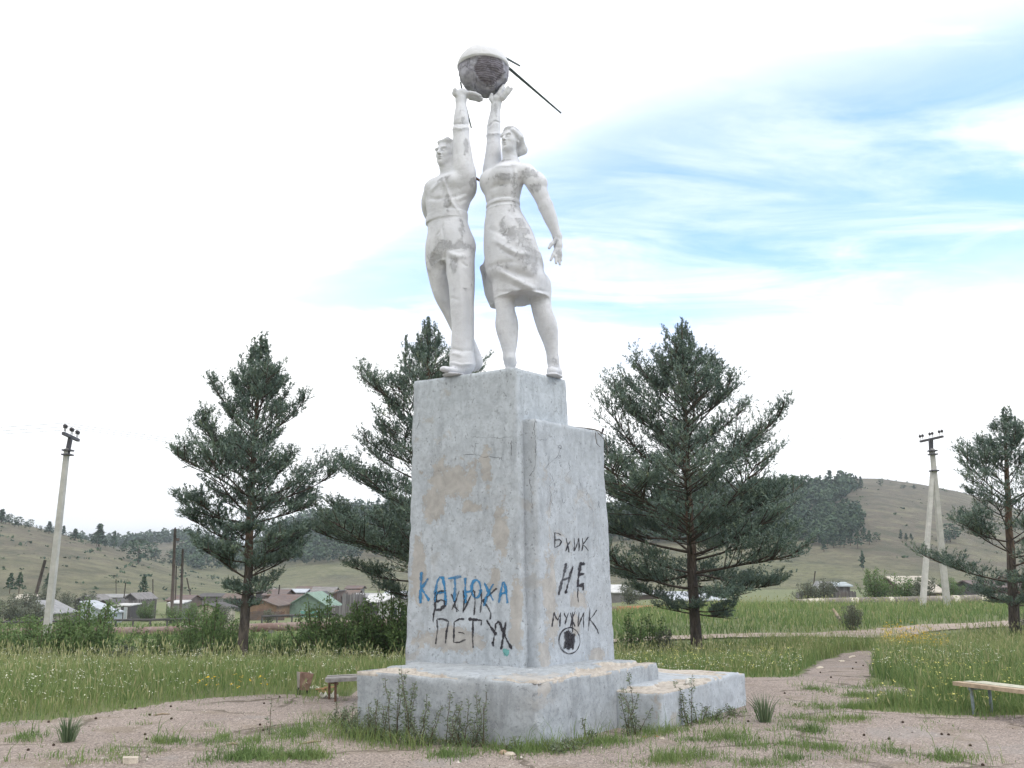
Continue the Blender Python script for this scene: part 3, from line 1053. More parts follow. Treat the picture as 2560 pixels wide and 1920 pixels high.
# ================================================================ the two statues (one continuous surface each)
class Sdf:
    """signed distance field on a grid; smooth unions keep a body one continuous sculpted surface"""
    def __init__(self, lo, hi, v):
        self.lo = np.array(lo, dtype=np.float64)
        self.v = v
        self.n = np.ceil((np.array(hi) - self.lo) / v).astype(int) + 1
        self.D = np.full(tuple(self.n), 9.0, dtype=np.float32)
        self.ax = [(self.lo[i] + np.arange(self.n[i]) * v) for i in range(3)]

    def _sub(self, c, r):
        i0 = np.clip(np.floor((np.array(c) - r - self.lo) / self.v).astype(int), 0, self.n)
        i1 = np.clip(np.ceil((np.array(c) + r - self.lo) / self.v).astype(int) + 1, 0, self.n)
        sl = tuple(slice(a, b) for a, b in zip(i0, i1))
        X = self.ax[0][sl[0]][:, None, None]
        Y = self.ax[1][sl[1]][None, :, None]
        Z = self.ax[2][sl[2]][None, None, :]
        return sl, X, Y, Z

    def op(self, fn, c, r, k=0.03, sub=False):
        sl, X, Y, Z = self._sub(c, np.array(r) + k + 0.03)
        if 0 in self.D[sl].shape:
            return
        d = fn(X, Y, Z).astype(np.float32)
        a = self.D[sl]
        if sub:
            d = -d
            h = np.maximum(k - np.abs(a - d), 0) / k
            self.D[sl] = np.maximum(a, d) + h * h * k * 0.25
        else:
            h = np.maximum(k - np.abs(a - d), 0) / k
            self.D[sl] = np.minimum(a, d) - h * h * k * 0.25

    def cap(self, a, b, ra, rb, k=0.03, sub=False, squash=None):
        """tapered limb from a to b. squash=(axis, ratio) flattens it along an axis"""
        a, b = np.array(a, float), np.array(b, float)
        ab = b - a
        L2 = ab.dot(ab)
        if squash is not None:
            ax = np.array(squash[0], float)
            ax /= np.linalg.norm(ax)

        def fn(X, Y, Z):
            px, py, pz = X - a[0], Y - a[1], Z - a[2]
            t = np.clip((px * ab[0] + py * ab[1] + pz * ab[2]) / L2, 0, 1)
            qx, qy, qz = px - t * ab[0], py - t * ab[1], pz - t * ab[2]
            if squash is not None:
                m = (qx * ax[0] + qy * ax[1] + qz * ax[2]) * (1 / squash[1] - 1)
                qx, qy, qz = qx + m * ax[0], qy + m * ax[1], qz + m * ax[2]
            return np.sqrt(qx * qx + qy * qy + qz * qz) - (ra + (rb - ra) * t)
        R = max(ra, rb)
        self.op(fn, (a + b) / 2, np.abs(ab) / 2 + R, k, sub)

    def chain(self, pts, radii, k=0.03, kk=None, sub=False):
        """a limb through several stations, smooth along its length, joined to the body with one soft blend"""
        P = np.array(pts, float)
        r = np.array(radii, float)
        s = np.concatenate([[0], np.cumsum(np.linalg.norm(np.diff(P, axis=0), axis=1))])
        n = max(2, int(s[-1] / 0.035))
        u = np.linspace(0, s[-1], n)
        m = np.zeros_like(P)
        m[1:-1] = (P[2:] - P[:-2]) / (s[2:] - s[:-2])[:, None]
        m[0], m[-1] = (P[1] - P[0]) / s[1], (P[-1] - P[-2]) / (s[-1] - s[-2])
        mr = np.zeros_like(r)
        mr[1:-1] = (r[2:] - r[:-2]) / (s[2:] - s[:-2])
        i = np.clip(np.searchsorted(s, u, side='right') - 1, 0, len(s) - 2)
        h = s[i + 1] - s[i]
        t = (u - s[i]) / h
        h00, h10, h01, h11 = 2 * t**3 - 3 * t**2 + 1, t**3 - 2 * t**2 + t, -2 * t**3 + 3 * t**2, t**3 - t**2
        C = P[i] * h00[:, None] + m[i] * (h10 * h)[:, None] + P[i + 1] * h01[:, None] + m[i + 1] * (h11 * h)[:, None]
        rr_ = r[i] * h00 + mr[i] * h10 * h + r[i + 1] * h01 + mr[i + 1] * h11 * h
        R = rr_.max()
        lo, hi = C.min(0) - R, C.max(0) + R

        def fn(X, Y, Z):
            out = np.full((X.shape[0], Y.shape[1], Z.shape[2]), 9.0)
            mg = k + 0.05
            xs, ys, zs = X[:, 0, 0], Y[0, :, 0], Z[0, 0, :]
            for a, b, ra, rb in zip(C[:-1], C[1:], rr_[:-1], rr_[1:]):
                q = max(ra, rb) + mg
                l_, h_ = np.minimum(a, b) - q, np.maximum(a, b) + q
                sl = tuple(slice(np.searchsorted(v_, l_[i_]), np.searchsorted(v_, h_[i_])) for i_, v_ in enumerate((xs, ys, zs)))
                ab = b - a
                px, py, pz = X[sl[0]] - a[0], Y[:, sl[1]] - a[1], Z[:, :, sl[2]] - a[2]
                t_ = np.clip((px * ab[0] + py * ab[1] + pz * ab[2]) / ab.dot(ab), 0, 1)
                d = np.sqrt((px - t_ * ab[0])**2 + (py - t_ * ab[1])**2 + (pz - t_ * ab[2])**2) - (ra + (rb - ra) * t_)
                out[sl] = np.minimum(out[sl], d)
            return out
        self.op(fn, (lo + hi) / 2, (hi - lo) / 2, k, sub)

    def relief(self, pts, amp, width, depth=0.28):
        """raise (amp > 0) or sink (amp < 0) the surface along a line: folds, creases, seams"""
        P = [np.array(p, float) for p in pts]
        n = len(P) - 1
        for i in range(n):
            a, b = P[i], P[i + 1]
            ab = b - a
            sc = np.array([1.0, width / depth, 1.0])
            abs_ = ab * sc
            c = (a + b) / 2
            rad = np.abs(ab) / 2 + np.array([2.4 * width, 2.0 * depth, 2.4 * width])
            sl, X, Y, Z = self._sub(c, rad)
            if 0 in self.D[sl].shape:
                continue
            px, py, pz = (X - a[0]), (Y - a[1]) * sc[1], (Z - a[2])
            t_ = (px * abs_[0] + py * abs_[1] + pz * abs_[2]) / max(abs_.dot(abs_), 1e-9)
            tc = np.clip(t_, 0, 1)
            d2 = (px - tc * abs_[0])**2 + (py - tc * abs_[1])**2 + (pz - tc * abs_[2])**2
            whole = (i + tc) / n
            env = np.minimum(1, np.minimum(whole, 1 - whole) * 4 + 0.25)
            if n > 1:
                # avoid counting a shared vertex twice
                lo_ok = (t_ >= 0) | (i == 0)
                hi_ok = (t_ < 1) | (i == n - 1)
                env = env * (lo_ok & hi_ok)
            self.D[sl] -= (amp * env * np.exp(-d2 / width**2)).astype(np.float32)

    def ell(self, c, axes, rad, k=0.03, sub=False, cut=None):
        c = np.array(c, float)
        A = [np.array(x, float) for x in axes]

        def fn(X, Y, Z):
            px, py, pz = X - c[0], Y - c[1], Z - c[2]
            q = 0
            r2 = px * px + py * py + pz * pz
            for a, r in zip(A, rad):
                u = px * a[0] + py * a[1] + pz * a[2]
                q = q + (u / r) ** 2
            q = np.sqrt(q) + 1e-6
            d = np.sqrt(r2) * (1 - 1 / q)
            d = np.where(q < 0.3, -min(rad) * 0.7, d)
            if cut is not None:
                n, o = cut
                d = np.maximum(d, (px * n[0] + py * n[1] + pz * n[2]) - o)
            return d
        self.op(fn, c, np.full(3, max(rad)), k, sub)

    def loft(self, st, k=0.04, fold=None):
        """st: rows of (x, y, z, a, b, lx, ly): centre, half width along (lx, ly), half depth across it"""
        st = np.array(sorted(st, key=lambda s: s[2]), float)
        z0, z1 = st[0, 2], st[-1, 2]
        zs = np.linspace(z0, z1, 160)
        tab = [np.interp(zs, st[:, 2], st[:, i]) for i in range(7)]
        ker = np.ones(17) / 17
        sm = [np.convolve(np.pad(t_, 8, mode='edge'), ker, 'valid') for t_ in tab]

        def fn(X, Y, Z):
            zz = np.clip(Z, z0, z1)
            cx, cy, a, b, lx, ly = [np.interp(zz, zs, sm[i]) for i in (0, 1, 3, 4, 5, 6)]
            px, py = X - cx, Y - cy
            u = px * lx + py * ly
            v = -px * ly + py * lx
            if fold is not None:
                s = 1 + fold(np.arctan2(v / b, u / a), zz)
                a, b = a * s, b * s
            q = np.sqrt((u / a) ** 2 + (v / b) ** 2) + 1e-6
            d = np.sqrt(u * u + v * v) * (1 - 1 / q)
            d = np.where(q < 0.25, -0.75 * np.minimum(a, b), d)
            return np.maximum(np.maximum(d, Z - z1), z0 - Z)
        R = max(st[:, 3].max(), st[:, 4].max()) * 1.15
        lo = st[:, :3].min(0) - np.array([R, R, 0.02])
        hi = st[:, :3].max(0) + np.array([R, R, 0.02])
        self.op(fn, (lo + hi) / 2, (hi - lo) / 2, k)

    def mesh(self):
        D, v = self.D, self.v
        s = D < 0
        n = D.shape
        cnt = np.zeros((n[0] - 1, n[1] - 1, n[2] - 1), dtype=np.int8)
        for dx in (0, 1):
            for dy in (0, 1):
                for dz in (0, 1):
                    cnt += s[dx:n[0] - 1 + dx, dy:n[1] - 1 + dy, dz:n[2] - 1 + dz]
        act = (cnt > 0) & (cnt < 8)
        I, J, K = np.nonzero(act)
        idx = np.full(act.shape, -1, dtype=np.int32)
        idx[I, J, K] = np.arange(len(I))
        acc = np.zeros((len(I), 3))
        num = np.zeros(len(I))
        for ax in range(3):
            o1, o2 = [i for i in range(3) if i != ax]
            for p in (0, 1):
                for q in (0, 1):
                    c0 = [0, 0, 0]
                    c0[o1], c0[o2] = p, q
                    c1 = list(c0)
                    c1[ax] = 1
                    da = D[I + c0[0], J + c0[1], K + c0[2]]
                    db = D[I + c1[0], J + c1[1], K + c1[2]]
                    m = (da < 0) != (db < 0)
                    t = np.where(m, da / np.where(m, da - db, 1), 0)
                    pt = np.tile(np.array(c0, float), (len(I), 1))
                    pt[:, ax] += t
                    acc += pt * m[:, None]
                    num += m
        V = acc / num[:, None] + np.stack([I, J, K], 1)
        V = V * v + self.lo
        n_ = vnoise(V, 9.0, 1.0, 3)
        V = V + np.stack([n_, vnoise(V, 9.0, 4.0, 3), vnoise(V, 9.0, 7.0, 2)], 1) * ROUGH
        F = []
        for ax in range(3):
            o1, o2 = (ax + 1) % 3, (ax + 2) % 3
            sa = np.moveaxis(s, (ax, o1, o2), (0, 1, 2))
            id_ = np.moveaxis(idx, (ax, o1, o2), (0, 1, 2))
            e = sa[:-1, 1:-1, 1:-1] != sa[1:, 1:-1, 1:-1]
            i, j, k = np.nonzero(e)
            inside = sa[i, j + 1, k + 1]
            q = np.stack([id_[i, j, k], id_[i, j + 1, k], id_[i, j + 1, k + 1], id_[i, j, k + 1]], 1)
            q[~inside] = q[~inside][:, ::-1]
            F.append(q)
        return V, np.concatenate(F)


def z1(x, y, Y):
    return np.array(at(1040 + x / 4.1475, 90 + y / 4.1475, Y))


def z2(x, y, Y):
    return np.array(at(1030 + x / 5.53, 400 + y / 5.53, Y))


def z3(x, y, Y):
    return np.array(at(1030 + x / 5.185, 650 + y / 5.185, Y))


def unit(*v):
    v = np.array(v, float)
    return v / np.linalg.norm(v)


TOP = 3.78
ROUGH = 0.0018
VOX = 0.0072


def head(S, c, f, s, female, tilt=0.0):
    """c: centre, f: where the face looks, s: head height. Local axes: forward, left, up"""
    f = unit(*f)
    l = unit(-f[1], f[0], 0)
    u = np.cross(f, l)
    if tilt:
        l, u = l * math.cos(tilt) + u * math.sin(tilt), u * math.cos(tilt) - l * math.sin(tilt)
    ax = (f, l, u)

    def P(a, b, d):
        return c + (f * a + l * b + u * d) * s

    def E(p, r, k=0.05, sub=False, cut=None):
        S.ell(P(*p), ax, [x * s for x in r], k * s, sub, cut)

    def Cc(p, q, r0, r1, k=0.05, sub=False):
        S.cap(P(*p), P(*q), r0 * s, r1 * s, k * s, sub)
    w = 0.93 if female else 1.0
    E((-0.07, 0, 0.12), (0.41, 0.32 * w, 0.37), 0.02)
    E((0.07, 0, -0.13), (0.285, 0.25 * w, 0.35), 0.12)
    E((0.15, 0, -0.33), (0.17, 0.17 * w, 0.13), 0.10)
    E((0.25, 0, -0.415), (0.075, 0.085, 0.07), 0.09)
    for sd in (-1, 1):
        E((0.17, 0.165 * sd * w, -0.10), (0.12, 0.09, 0.12), 0.08)
        if not female:
            E((0.02, 0.20 * sd, -0.27), (0.15, 0.07, 0.12), 0.10)
    # eye hollows below the brow
    Cc((0.315, -0.19 * w, 0.095), (0.315, 0.19 * w, 0.095), 0.055, 0.055, 0.06)
    for sd in (-1, 1):
        E((0.385, 0.135 * sd * w, -0.005), (0.115, 0.105, 0.072), 0.03, True)
        E((0.272, 0.135 * sd * w, -0.012), (0.065, 0.075, 0.05), 0.012)
        Cc((0.318, 0.075 * sd * w, 0.032), (0.292, 0.19 * sd * w, 0.02), 0.02, 0.018, 0.015)
        Cc((0.305, 0.08 * sd * w, -0.055), (0.285, 0.18 * sd * w, -0.045), 0.014, 0.012, 0.015)
    # nose
    Cc((0.335, 0, 0.07), (0.43, 0, -0.125), 0.032, 0.052, 0.05)
    for sd in (-1, 1):
        E((0.375, 0.05 * sd, -0.14), (0.045, 0.035, 0.033), 0.025)
    E((0.385, 0, -0.165), (0.035, 0.055, 0.012), 0.02, True)
    # mouth
    E((0.335, 0, -0.235), (0.05, 0.105 * w, 0.026), 0.03)
    E((0.328, 0, -0.292), (0.05, 0.09 * w, 0.03), 0.03)
    E((0.40, 0, -0.262), (0.085, 0.12 * w, 0.016), 0.008, True)
    E((0.36, 0, -0.345), (0.05, 0.08, 0.022), 0.03, True)
    # ears
    for sd in (-1, 1):
        if not (female):
            E((-0.06, 0.315 * sd, -0.04), (0.075, 0.035, 0.115), 0.03)
            E((-0.045, 0.35 * sd, -0.035), (0.035, 0.02, 0.06), 0.02, True)
        else:
            E((-0.05, 0.30 * sd, -0.10), (0.05, 0.03, 0.07), 0.03)
    if female:
        # waved hair combed back into a heavy roll over the neck
        E((-0.10, 0, 0.16), (0.43, 0.375, 0.375), 0.03, False, (f * 0.80 - u * 0.60, 0.17 * s))
        E((0.06, 0, 0.40), (0.26, 0.27, 0.12), 0.08)
        for sd in (-1, 1):
            Cc((0.20, 0.22 * sd, 0.26), (-0.12, 0.36 * sd, 0.06), 0.075, 0.085, 0.06)
            Cc((-0.12, 0.36 * sd, 0.06), (-0.38, 0.28 * sd, -0.18), 0.085, 0.12, 0.06)
        Cc((-0.42, -0.22, -0.24), (-0.42, 0.24, -0.24), 0.165, 0.165, 0.08)
        for i in range(5):
            zz = 0.34 - i * 0.10
            for sd in (-1, 1):
                Cc((0.16 - 0.10 * i, (0.27 + 0.035 * i) * sd, zz + 0.03), (-0.30 - 0.05 * i, (0.34 - 0.01 * i) * sd, zz - 0.14), 0.016, 0.016, 0.03, True)
    else:
        E((-0.10, 0, 0.18), (0.425, 0.345, 0.355), 0.03, False, (f * 0.83 - u * 0.56, 0.145 * s))
        Cc((0.22, -0.16, 0.40), (0.22, 0.20, 0.41), 0.07, 0.075, 0.09)
        Cc((0.20, 0.18, 0.42), (-0.20, 0.20, 0.43), 0.07, 0.07, 0.12)
        for i in range(6):
            yy = -0.22 + 0.09 * i
            Cc((0.30, yy, 0.46), (-0.25, yy * 1.1, 0.55), 0.014, 0.012, 0.03, True)


def finger(S, base, d1, d2, L, r, k=0.012):
    m = base + d1 * L * 0.5
    e = m + d2 * L * 0.5
    S.cap(base, m, r, r * 0.92, k)
    S.cap(m, e, r * 0.92, r * 0.72, 0.008)


def man():
    S = Sdf((-1.15, 10.2, TOP - 0.03), (0.10, 11.95, 7.75), VOX)
    f = unit(-0.62, -0.78, 0)
    l = unit(0.78, -0.62, 0)
    # torso and hips
    st = []
    for (x, y, Y, a, b, fx, fy) in ((520, 1400, 11.03, 0.13, 0.10, -.62, -.78), (530, 1330, 11.03, 0.235, 0.175, -.62, -.78), (545, 1230, 11.03, 0.275, 0.210, -.62, -.78), (520, 1080, 11.03, 0.300, 0.215, -.62, -.78), (480, 800, 11.05, 0.262, 0.185, -.6, -.8),
                                    (500, 600, 11.05, 0.305, 0.21, -.58, -.81), (525, 420, 11.05, 0.318, 0.215, -.55, -.83), (560, 300, 11.05, 0.285, 0.185, -.55, -.83), (560, 225, 11.05, 0.19, 0.14, -.55, -.83), (535, 170, 11.05, 0.105, 0.105, -.55, -.83)):
        p = z2(x, y, Y)
        st.append((p[0], p[1], p[2], a, b, -fy, fx))
    S.loft(st, 0.03)
    zb = z2(480, 815, 11.05)
    # pectorals, belly, back of the rib cage
    ch = z2(525, 390, 11.05)
    for sd in (-1, 1):
        S.ell(ch + f * 0.135 + l * 0.13 * sd, (f, l, (0, 0, 1)), (0.10, 0.15, 0.115), 0.07)
    S.ell(z2(500, 640, 11.05) + f * 0.12, (f, l, (0, 0, 1)), (0.10, 0.17, 0.24), 0.08)
    S.relief([z2(470, 300, 10.8), z2(455, 430, 10.8), z2(440, 560, 10.8)], -0.014, 0.022)
    S.relief([z2(230, 500, 10.9), z2(330, 540, 10.85), z2(440, 520, 10.8)], -0.016, 0.024)
    S.relief([z2(470, 520, 10.8), z2(600, 500, 10.8), z2(740, 400, 10.8)], -0.016, 0.024)
    for y_ in (440, 520, 600):
        S.relief([z2(640, y_, 10.85), z2(760, y_ - 70, 10.85)], -0.010, 0.02)
    S.relief([z2(400, 240, 10.85), z2(480, 400, 10.8), z2(530, 560, 10.8), z2(640, 700, 10.8), z2(730, 790, 10.82)], 0.020, 0.022)
    S.relief([z2(400, 300, 10.85), z2(330, 340, 10.85), z2(240, 430, 10.9)], 0.016, 0.03)
    S.relief([z2(300, 700, 10.85), z2(400, 760, 10.82)], -0.010, 0.02)
    S.relief([z2(520, 640, 10.82), z2(430, 740, 10.82)], -0.010, 0.02)
    # belt
    bst = []
    for (dz, g) in ((-0.055, 1.0), (-0.045, 1.05), (0.035, 1.05), (0.045, 1.0)):
        bst.append((zb[0], zb[1], zb[2] + dz, 0.274 * g, 0.198 * g, .8, -.6))
    S.loft(bst, 0.012)
    # fly and pocket creases
    S.relief([z2(425, 830, 10.8), z2(420, 950, 10.8), z2(445, 1100, 10.8), z2(470, 1240, 10.8)], -0.012, 0.016)
    S.relief([z2(410, 900, 10.8), z2(380, 980, 10.8), z2(330, 1010, 10.8)], -0.008, 0.014)
    S.relief([z2(690, 830, 10.8), z2(730, 960, 10.8), z2(760, 1080, 10.8)], -0.008, 0.016)
    # neck and head
    S.chain([z1(410, 1450, 11.04), z1(335, 1310, 11.0)], [0.118, 0.10], 0.06)
    S.cap(z1(300, 1360, 10.98), z1(480, 1440, 10.95), 0.05, 0.07, 0.08)
    head(S, z1(312, 1226, 10.98), (-0.56, -0.82, 0.06), 0.35, False)
    # raised left arm (the one towards the viewer)
    sh, el, wr = z1(500, 1420, 10.86), z1(466, 985, 10.86), z1(466, 668, 10.90)
    S.chain([z1(520, 1560, 10.92), sh, z1(480, 1200, 10.85), el], [0.12, 0.130, 0.112, 0.094], 0.07, 0.05)
    S.cap(z1(535, 1620, 11.0), z1(525, 1420, 10.92), 0.075, 0.085, 0.09)
    S.chain([el, z1(468, 880, 10.86), wr], [0.094, 0.094, 0.060], 0.03)
    # rolled sleeve edge
    S.relief([el + np.array([-.11, -.05, .02]), el + np.array([0, -.08, -.03]), el + np.array([.11, -.05, .03])], 0.012, 0.018)
    S.relief([el + np.array([-.11, -.05, .07]), el + np.array([0, -.08, .04]), el + np.array([.11, -.05, .08])], -0.010, 0.016)
    # hand: palm up under the ball, fingers along it
    pl_ = z1(480, 600, 10.90)
    S.cap(wr, pl_, 0.058, 0.066, 0.04)
    S.cap(z1(430, 600, 10.90), z1(560, 610, 10.92), 0.062, 0.058, 0.03, squash=((0, 0, 1), 0.72))
    tip = z1(640, 655, 10.98)
    for i, dy in enumerate((-0.085, -0.035, 0.015, 0.06)):
        b = z1(560, 622, 10.93) + np.array([0, dy, 0.0])
        d = unit(0.92, 0.22, -0.06)
        finger(S, b, d, unit(0.86, 0.3, -0.26), (0.135, 0.155, 0.15, 0.12)[i], 0.024)
    finger(S, z1(430, 612, 10.87), unit(-0.75, -0.5, 0.25), unit(0.1, -0.5, 0.7), 0.085, 0.034, 0.03)
    # right arm goes down and back
    shr = z2(300, 470, 11.22)
    S.chain([z2(420, 400, 11.12), shr, z2(238, 640, 11.36), z2(268, 790, 11.45), z2(370, 960, 11.42)], [0.12, 0.125, 0.098, 0.078, 0.06], 0.07, 0.04)
    # trousers: front leg
    S.chain([z2(660, 1220, 10.98), z2(660, 1400, 10.93), z3(645, 330, 10.90), z3(648, 560, 10.88), z3(660, 900, 10.88), z3(650, 1200, 10.87), z3(655, 1335, 10.87)],
            [0.188, 0.180, 0.155, 0.142, 0.132, 0.138, 0.152], 0.10, 0.05)
    # back leg
    S.chain([z2(375, 1230, 11.12), z2(365, 1400, 11.16), z3(405, 420, 11.26), z3(530, 700, 11.36), z3(680, 1020, 11.48), z3(790, 1320, 11.58)],
            [0.165, 0.157, 0.125, 0.108, 0.11, 0.125], 0.10, 0.04)
    # cloth folds on the legs
    for (pts, am, w) in (((z2(470, 1250, 10.8), z2(455, 1400, 10.8), z2(430, 1540, 10.85)), -0.022, .026), ((z2(480, 1260, 10.8), z2(600, 1330, 10.75), z2(760, 1340, 10.75)), .016, .03),
                         ((z2(500, 1330, 10.8), z2(620, 1430, 10.75)), -.012, .025), ((z2(300, 1200, 10.9), z2(240, 1350, 10.95), z2(250, 1520, 11.0)), .014, .03),
                         ((z3(620, 60, 10.75), z3(640, 400, 10.73), z3(650, 800, 10.73), z3(610, 1200, 10.72)), .012, .03), ((z3(720, 300, 10.75), z3(740, 700, 10.75), z3(720, 1150, 10.74)), -.010, .025),
                         ((z3(500, 1130, 10.75), z3(640, 1180, 10.72), z3(780, 1160, 10.74)), -.012, .02), ((z3(500, 1200, 10.75), z3(650, 1240, 10.72)), .012, .02),
                         ((z3(500, 470, 10.76), z3(600, 520, 10.74)), -.009, .02), ((z3(640, 40, 10.76), z3(720, 90, 10.76)), -.010, .018), ((z3(290, 350, 11.1), z3(400, 560, 11.2)), .010, .025),
                         ((z3(480, 1320, 10.75), z3(640, 1360, 10.70), z3(800, 1340, 10.74)), .016, .016)):
        S.relief(pts, am, w)
    # shoes and the low slab they stand on
    hl = z3(660, 1400, 10.90)
    hl[2] = TOP + 0.07
    toe = hl + f * 0.32 + np.array([0, 0, -0.015])
    S.cap(hl, toe, 0.080, 0.050, 0.05, squash=((0, 0, 1), 0.66))
    h2 = z3(800, 1380, 11.60)
    h2[2] = TOP + 0.07
    S.cap(h2, h2 + f * 0.28, 0.085, 0.065, 0.05, squash=((0, 0, 1), 0.8))
    S.cap(hl + f * 0.16 + np.array([0, 0, -0.06]), h2 + np.array([-.02, .0, -0.06]), 0.13, 0.12, 0.02, squash=((0, 0, 1), 0.14))
    S.D[:, :, :] = np.maximum(S.D, (TOP - 0.004 - S.ax[2])[None, None, :])
    return S.mesh()


def woman():
    S = Sdf((-0.55, 9.95, TOP - 0.05), (0.98, 11.65, 7.75), VOX)
    f = unit(-0.72, -0.69, 0)
    l = unit(0.69, -0.72, 0)
    up = np.array([0, 0, 1.0])

    def row(p, a, b, d=(-.72, -.69)):
        return (p[0], p[1], p[2], a, b, -d[1], d[0])
    # bodice
    S.loft([row(z2(1258, 690, 10.8), .225, .17), row(z2(1258, 620, 10.8), .213, .163), row(z2(1262, 500, 10.8), .245, .18), row(z2(1275, 300, 10.8), .272, .19, (-.66, -.75)),
            row(z2(1300, 170, 10.8), .275, .16, (-.62, -.78)), row(z2(1320, 95, 10.8), .20, .125, (-.6, -.8)), row(z2(1330, 40, 10.8), .10, .095)], 0.03)
    bu = z2(1250, 280, 10.8)
    for sd in (-1, 1):
        S.ell(bu + f * 0.115 + l * 0.115 * sd, (f, l, up), (0.105, 0.110, 0.115), 0.12)
    # skirt with soft folds, blown back a little
    rng = np.random.RandomState(3)

    def fold(th, z):
        zz = (z - 4.60) / 1.2
        amp = np.clip(0.95 - zz, 0, 1) * 0.030
        return amp * (np.sin(th * 7 + 2.2 * z) * 0.6 + np.sin(th * 4 - 3.4 * z + 1.0))
    S.loft([row(z3(1425, 500, 10.78), .318, .285), row(z3(1420, 300, 10.78), .345, .295), row(z2(1415, 1560, 10.78), .372, .305), row(z2(1400, 1400, 10.78), .372, .30), row(z2(1360, 1220, 10.78), .360, .275), row(z2(1325, 1020, 10.79), .328, .245),
            row(z2(1280, 840, 10.8), .275, .205), row(z2(1258, 700, 10.8), .225, .172)], 0.03, fold)
    # back panel of the skirt hanging lower behind
    S.loft([row(z3(1270, 565, 11.02), .30, .16), row(z3(1230, 400, 11.0), .34, .18), row(z3(1190, 150, 10.98), .33, .2), row(z2(1220, 1450, 10.95), .30, .2)], 0.05)
    # hollow under the hem
    hm = z3(1425, 530, 10.78)
    S.ell(hm - up * 0.03, (f, l, up), (0.25, 0.28, 0.09), 0.02, True)
    # drapery across the thighs
    for (pts, am, w) in (((z3(1040, 90, 10.5), z3(1250, 200, 10.46), z3(1450, 320, 10.46), z3(1600, 400, 10.5)), .032, .040), ((z3(1150, 70, 10.5), z3(1350, 170, 10.46), z3(1600, 250, 10.48)), -.022, .035),
                         ((z3(1270, 270, 10.46), z3(1420, 370, 10.46), z3(1560, 440, 10.48)), -.022, .028), ((z2(1100, 1060, 10.5), z2(1250, 1190, 10.47), z2(1450, 1300, 10.45), z2(1650, 1330, 10.5)), .024, .035),
                         ((z2(1150, 1130, 10.5), z2(1270, 1240, 10.47), z2(1420, 1340, 10.45)), -.024, .028), ((z2(1060, 880, 10.55), z2(1160, 960, 10.5), z2(1330, 1080, 10.5)), -.014, .03),
                         ((z2(1200, 870, 10.55), z2(1270, 1000, 10.5), z2(1420, 1090, 10.5)), -.020, .05), ((z2(1450, 760, 10.52), z2(1580, 980, 10.5), z2(1700, 1250, 10.5)), .018, .04),
                         ((z3(1080, 350, 10.5), z3(1300, 390, 10.45), z3(1560, 400, 10.48), z3(1780, 370, 10.55)), -.010, .016), ((z3(1085, 420, 10.5), z3(1320, 425, 10.45), z3(1560, 435, 10.48), z3(1780, 420, 10.55)), .010, .022),
                         ((z3(1310, 380, 10.45), z3(1315, 460, 10.45)), -.014, .02), ((z2(1000, 1420, 10.5), z2(1200, 1400, 10.45), z2(1450, 1410, 10.45)), -.016, .03),
                         ((z2(1100, 700, 10.6), z2(1040, 880, 10.6)), -.010, .025), ((z2(1330, 690, 10.6), z2(1400, 800, 10.55)), -.010, .025), ((z2(1750, 1250, 10.6), z2(1840, 1480, 10.6)), .016, .03)):
        S.relief(pts, am, w)
    # belt
    bt = z2(1258, 625, 10.8)
    S.loft([row(bt - up * .024, .218, .170), row(bt - up * .02, .227, .179), row(bt + up * .016, .227, .179), row(bt + up * .02, .218, .170)], 0.01)
    for (pts, am, w) in (((z2(1080, 330, 10.55), z2(1200, 300, 10.5), z2(1380, 290, 10.5)), -.014, .03), ((z2(1390, 120, 10.6), z2(1400, 350, 10.55), z2(1400, 570, 10.6)), -.010, .018), ((z2(1430, 120, 10.6), z2(1440, 350, 10.55), z2(1430, 570, 10.6)), .010, .018),
                         ((z2(1010, 500, 10.6), z2(1130, 460, 10.55), z2(1280, 470, 10.55)), -.008, .022), ((z2(1540, 300, 10.6), z2(1490, 480, 10.6)), -.010, .02), ((z2(1060, 560, 10.6), z2(1200, 540, 10.6)), .008, .02),
                         ((z1(820, 1400, 10.7), z1(940, 1370, 10.6), z1(1090, 1320, 10.6)), .012, .02)):
        S.relief(pts, am, w)
    # collar
    nb = z1(985, 1310, 10.80)
    S.loft([row(nb - up * .06, .15, .14), row(nb - up * .03, .128, .12), row(nb + up * .012, .102, .10)], 0.012)
    S.chain([z1(985, 1330, 10.80), z1(965, 1190, 10.76)], [0.098, 0.088], 0.04)
    head(S, z1(985, 1090, 10.74), (-0.62, -0.77, 0.14), 0.335, True, 0.04)
    # raised right arm
    sh, el, wr = z1(800, 1400, 10.98), z1(805, 1035, 11.0), z1(828, 735, 11.02)
    S.chain([z1(880, 1440, 10.90), sh, z1(803, 1220, 11.0), el], [0.11, 0.112, 0.100, 0.080], 0.06, 0.045)
    S.cap(z1(760, 1560, 10.92), z1(790, 1400, 10.97), 0.085, 0.09, 0.08)
    S.chain([el, z1(808, 930, 11.0), wr], [0.083, 0.083, 0.058], 0.03)
    S.relief([el + np.array([-.1, -.05, .0]), el + np.array([0, -.08, -.02]), el + np.array([.1, -.05, .01])], 0.010, 0.016)
    S.relief([z1(735, 930, 10.9), z1(790, 895, 10.9), z1(815, 870, 10.9), z1(880, 885, 10.92)], -0.016, 0.010, 0.12)
    pm = z1(855, 640, 11.02)
    S.cap(wr, pm, 0.056, 0.062, 0.035, squash=((0.35, 0.93, 0), 0.7))
    S.cap(z1(835, 650, 11.0), z1(890, 610, 11.03), 0.052, 0.05, 0.03)
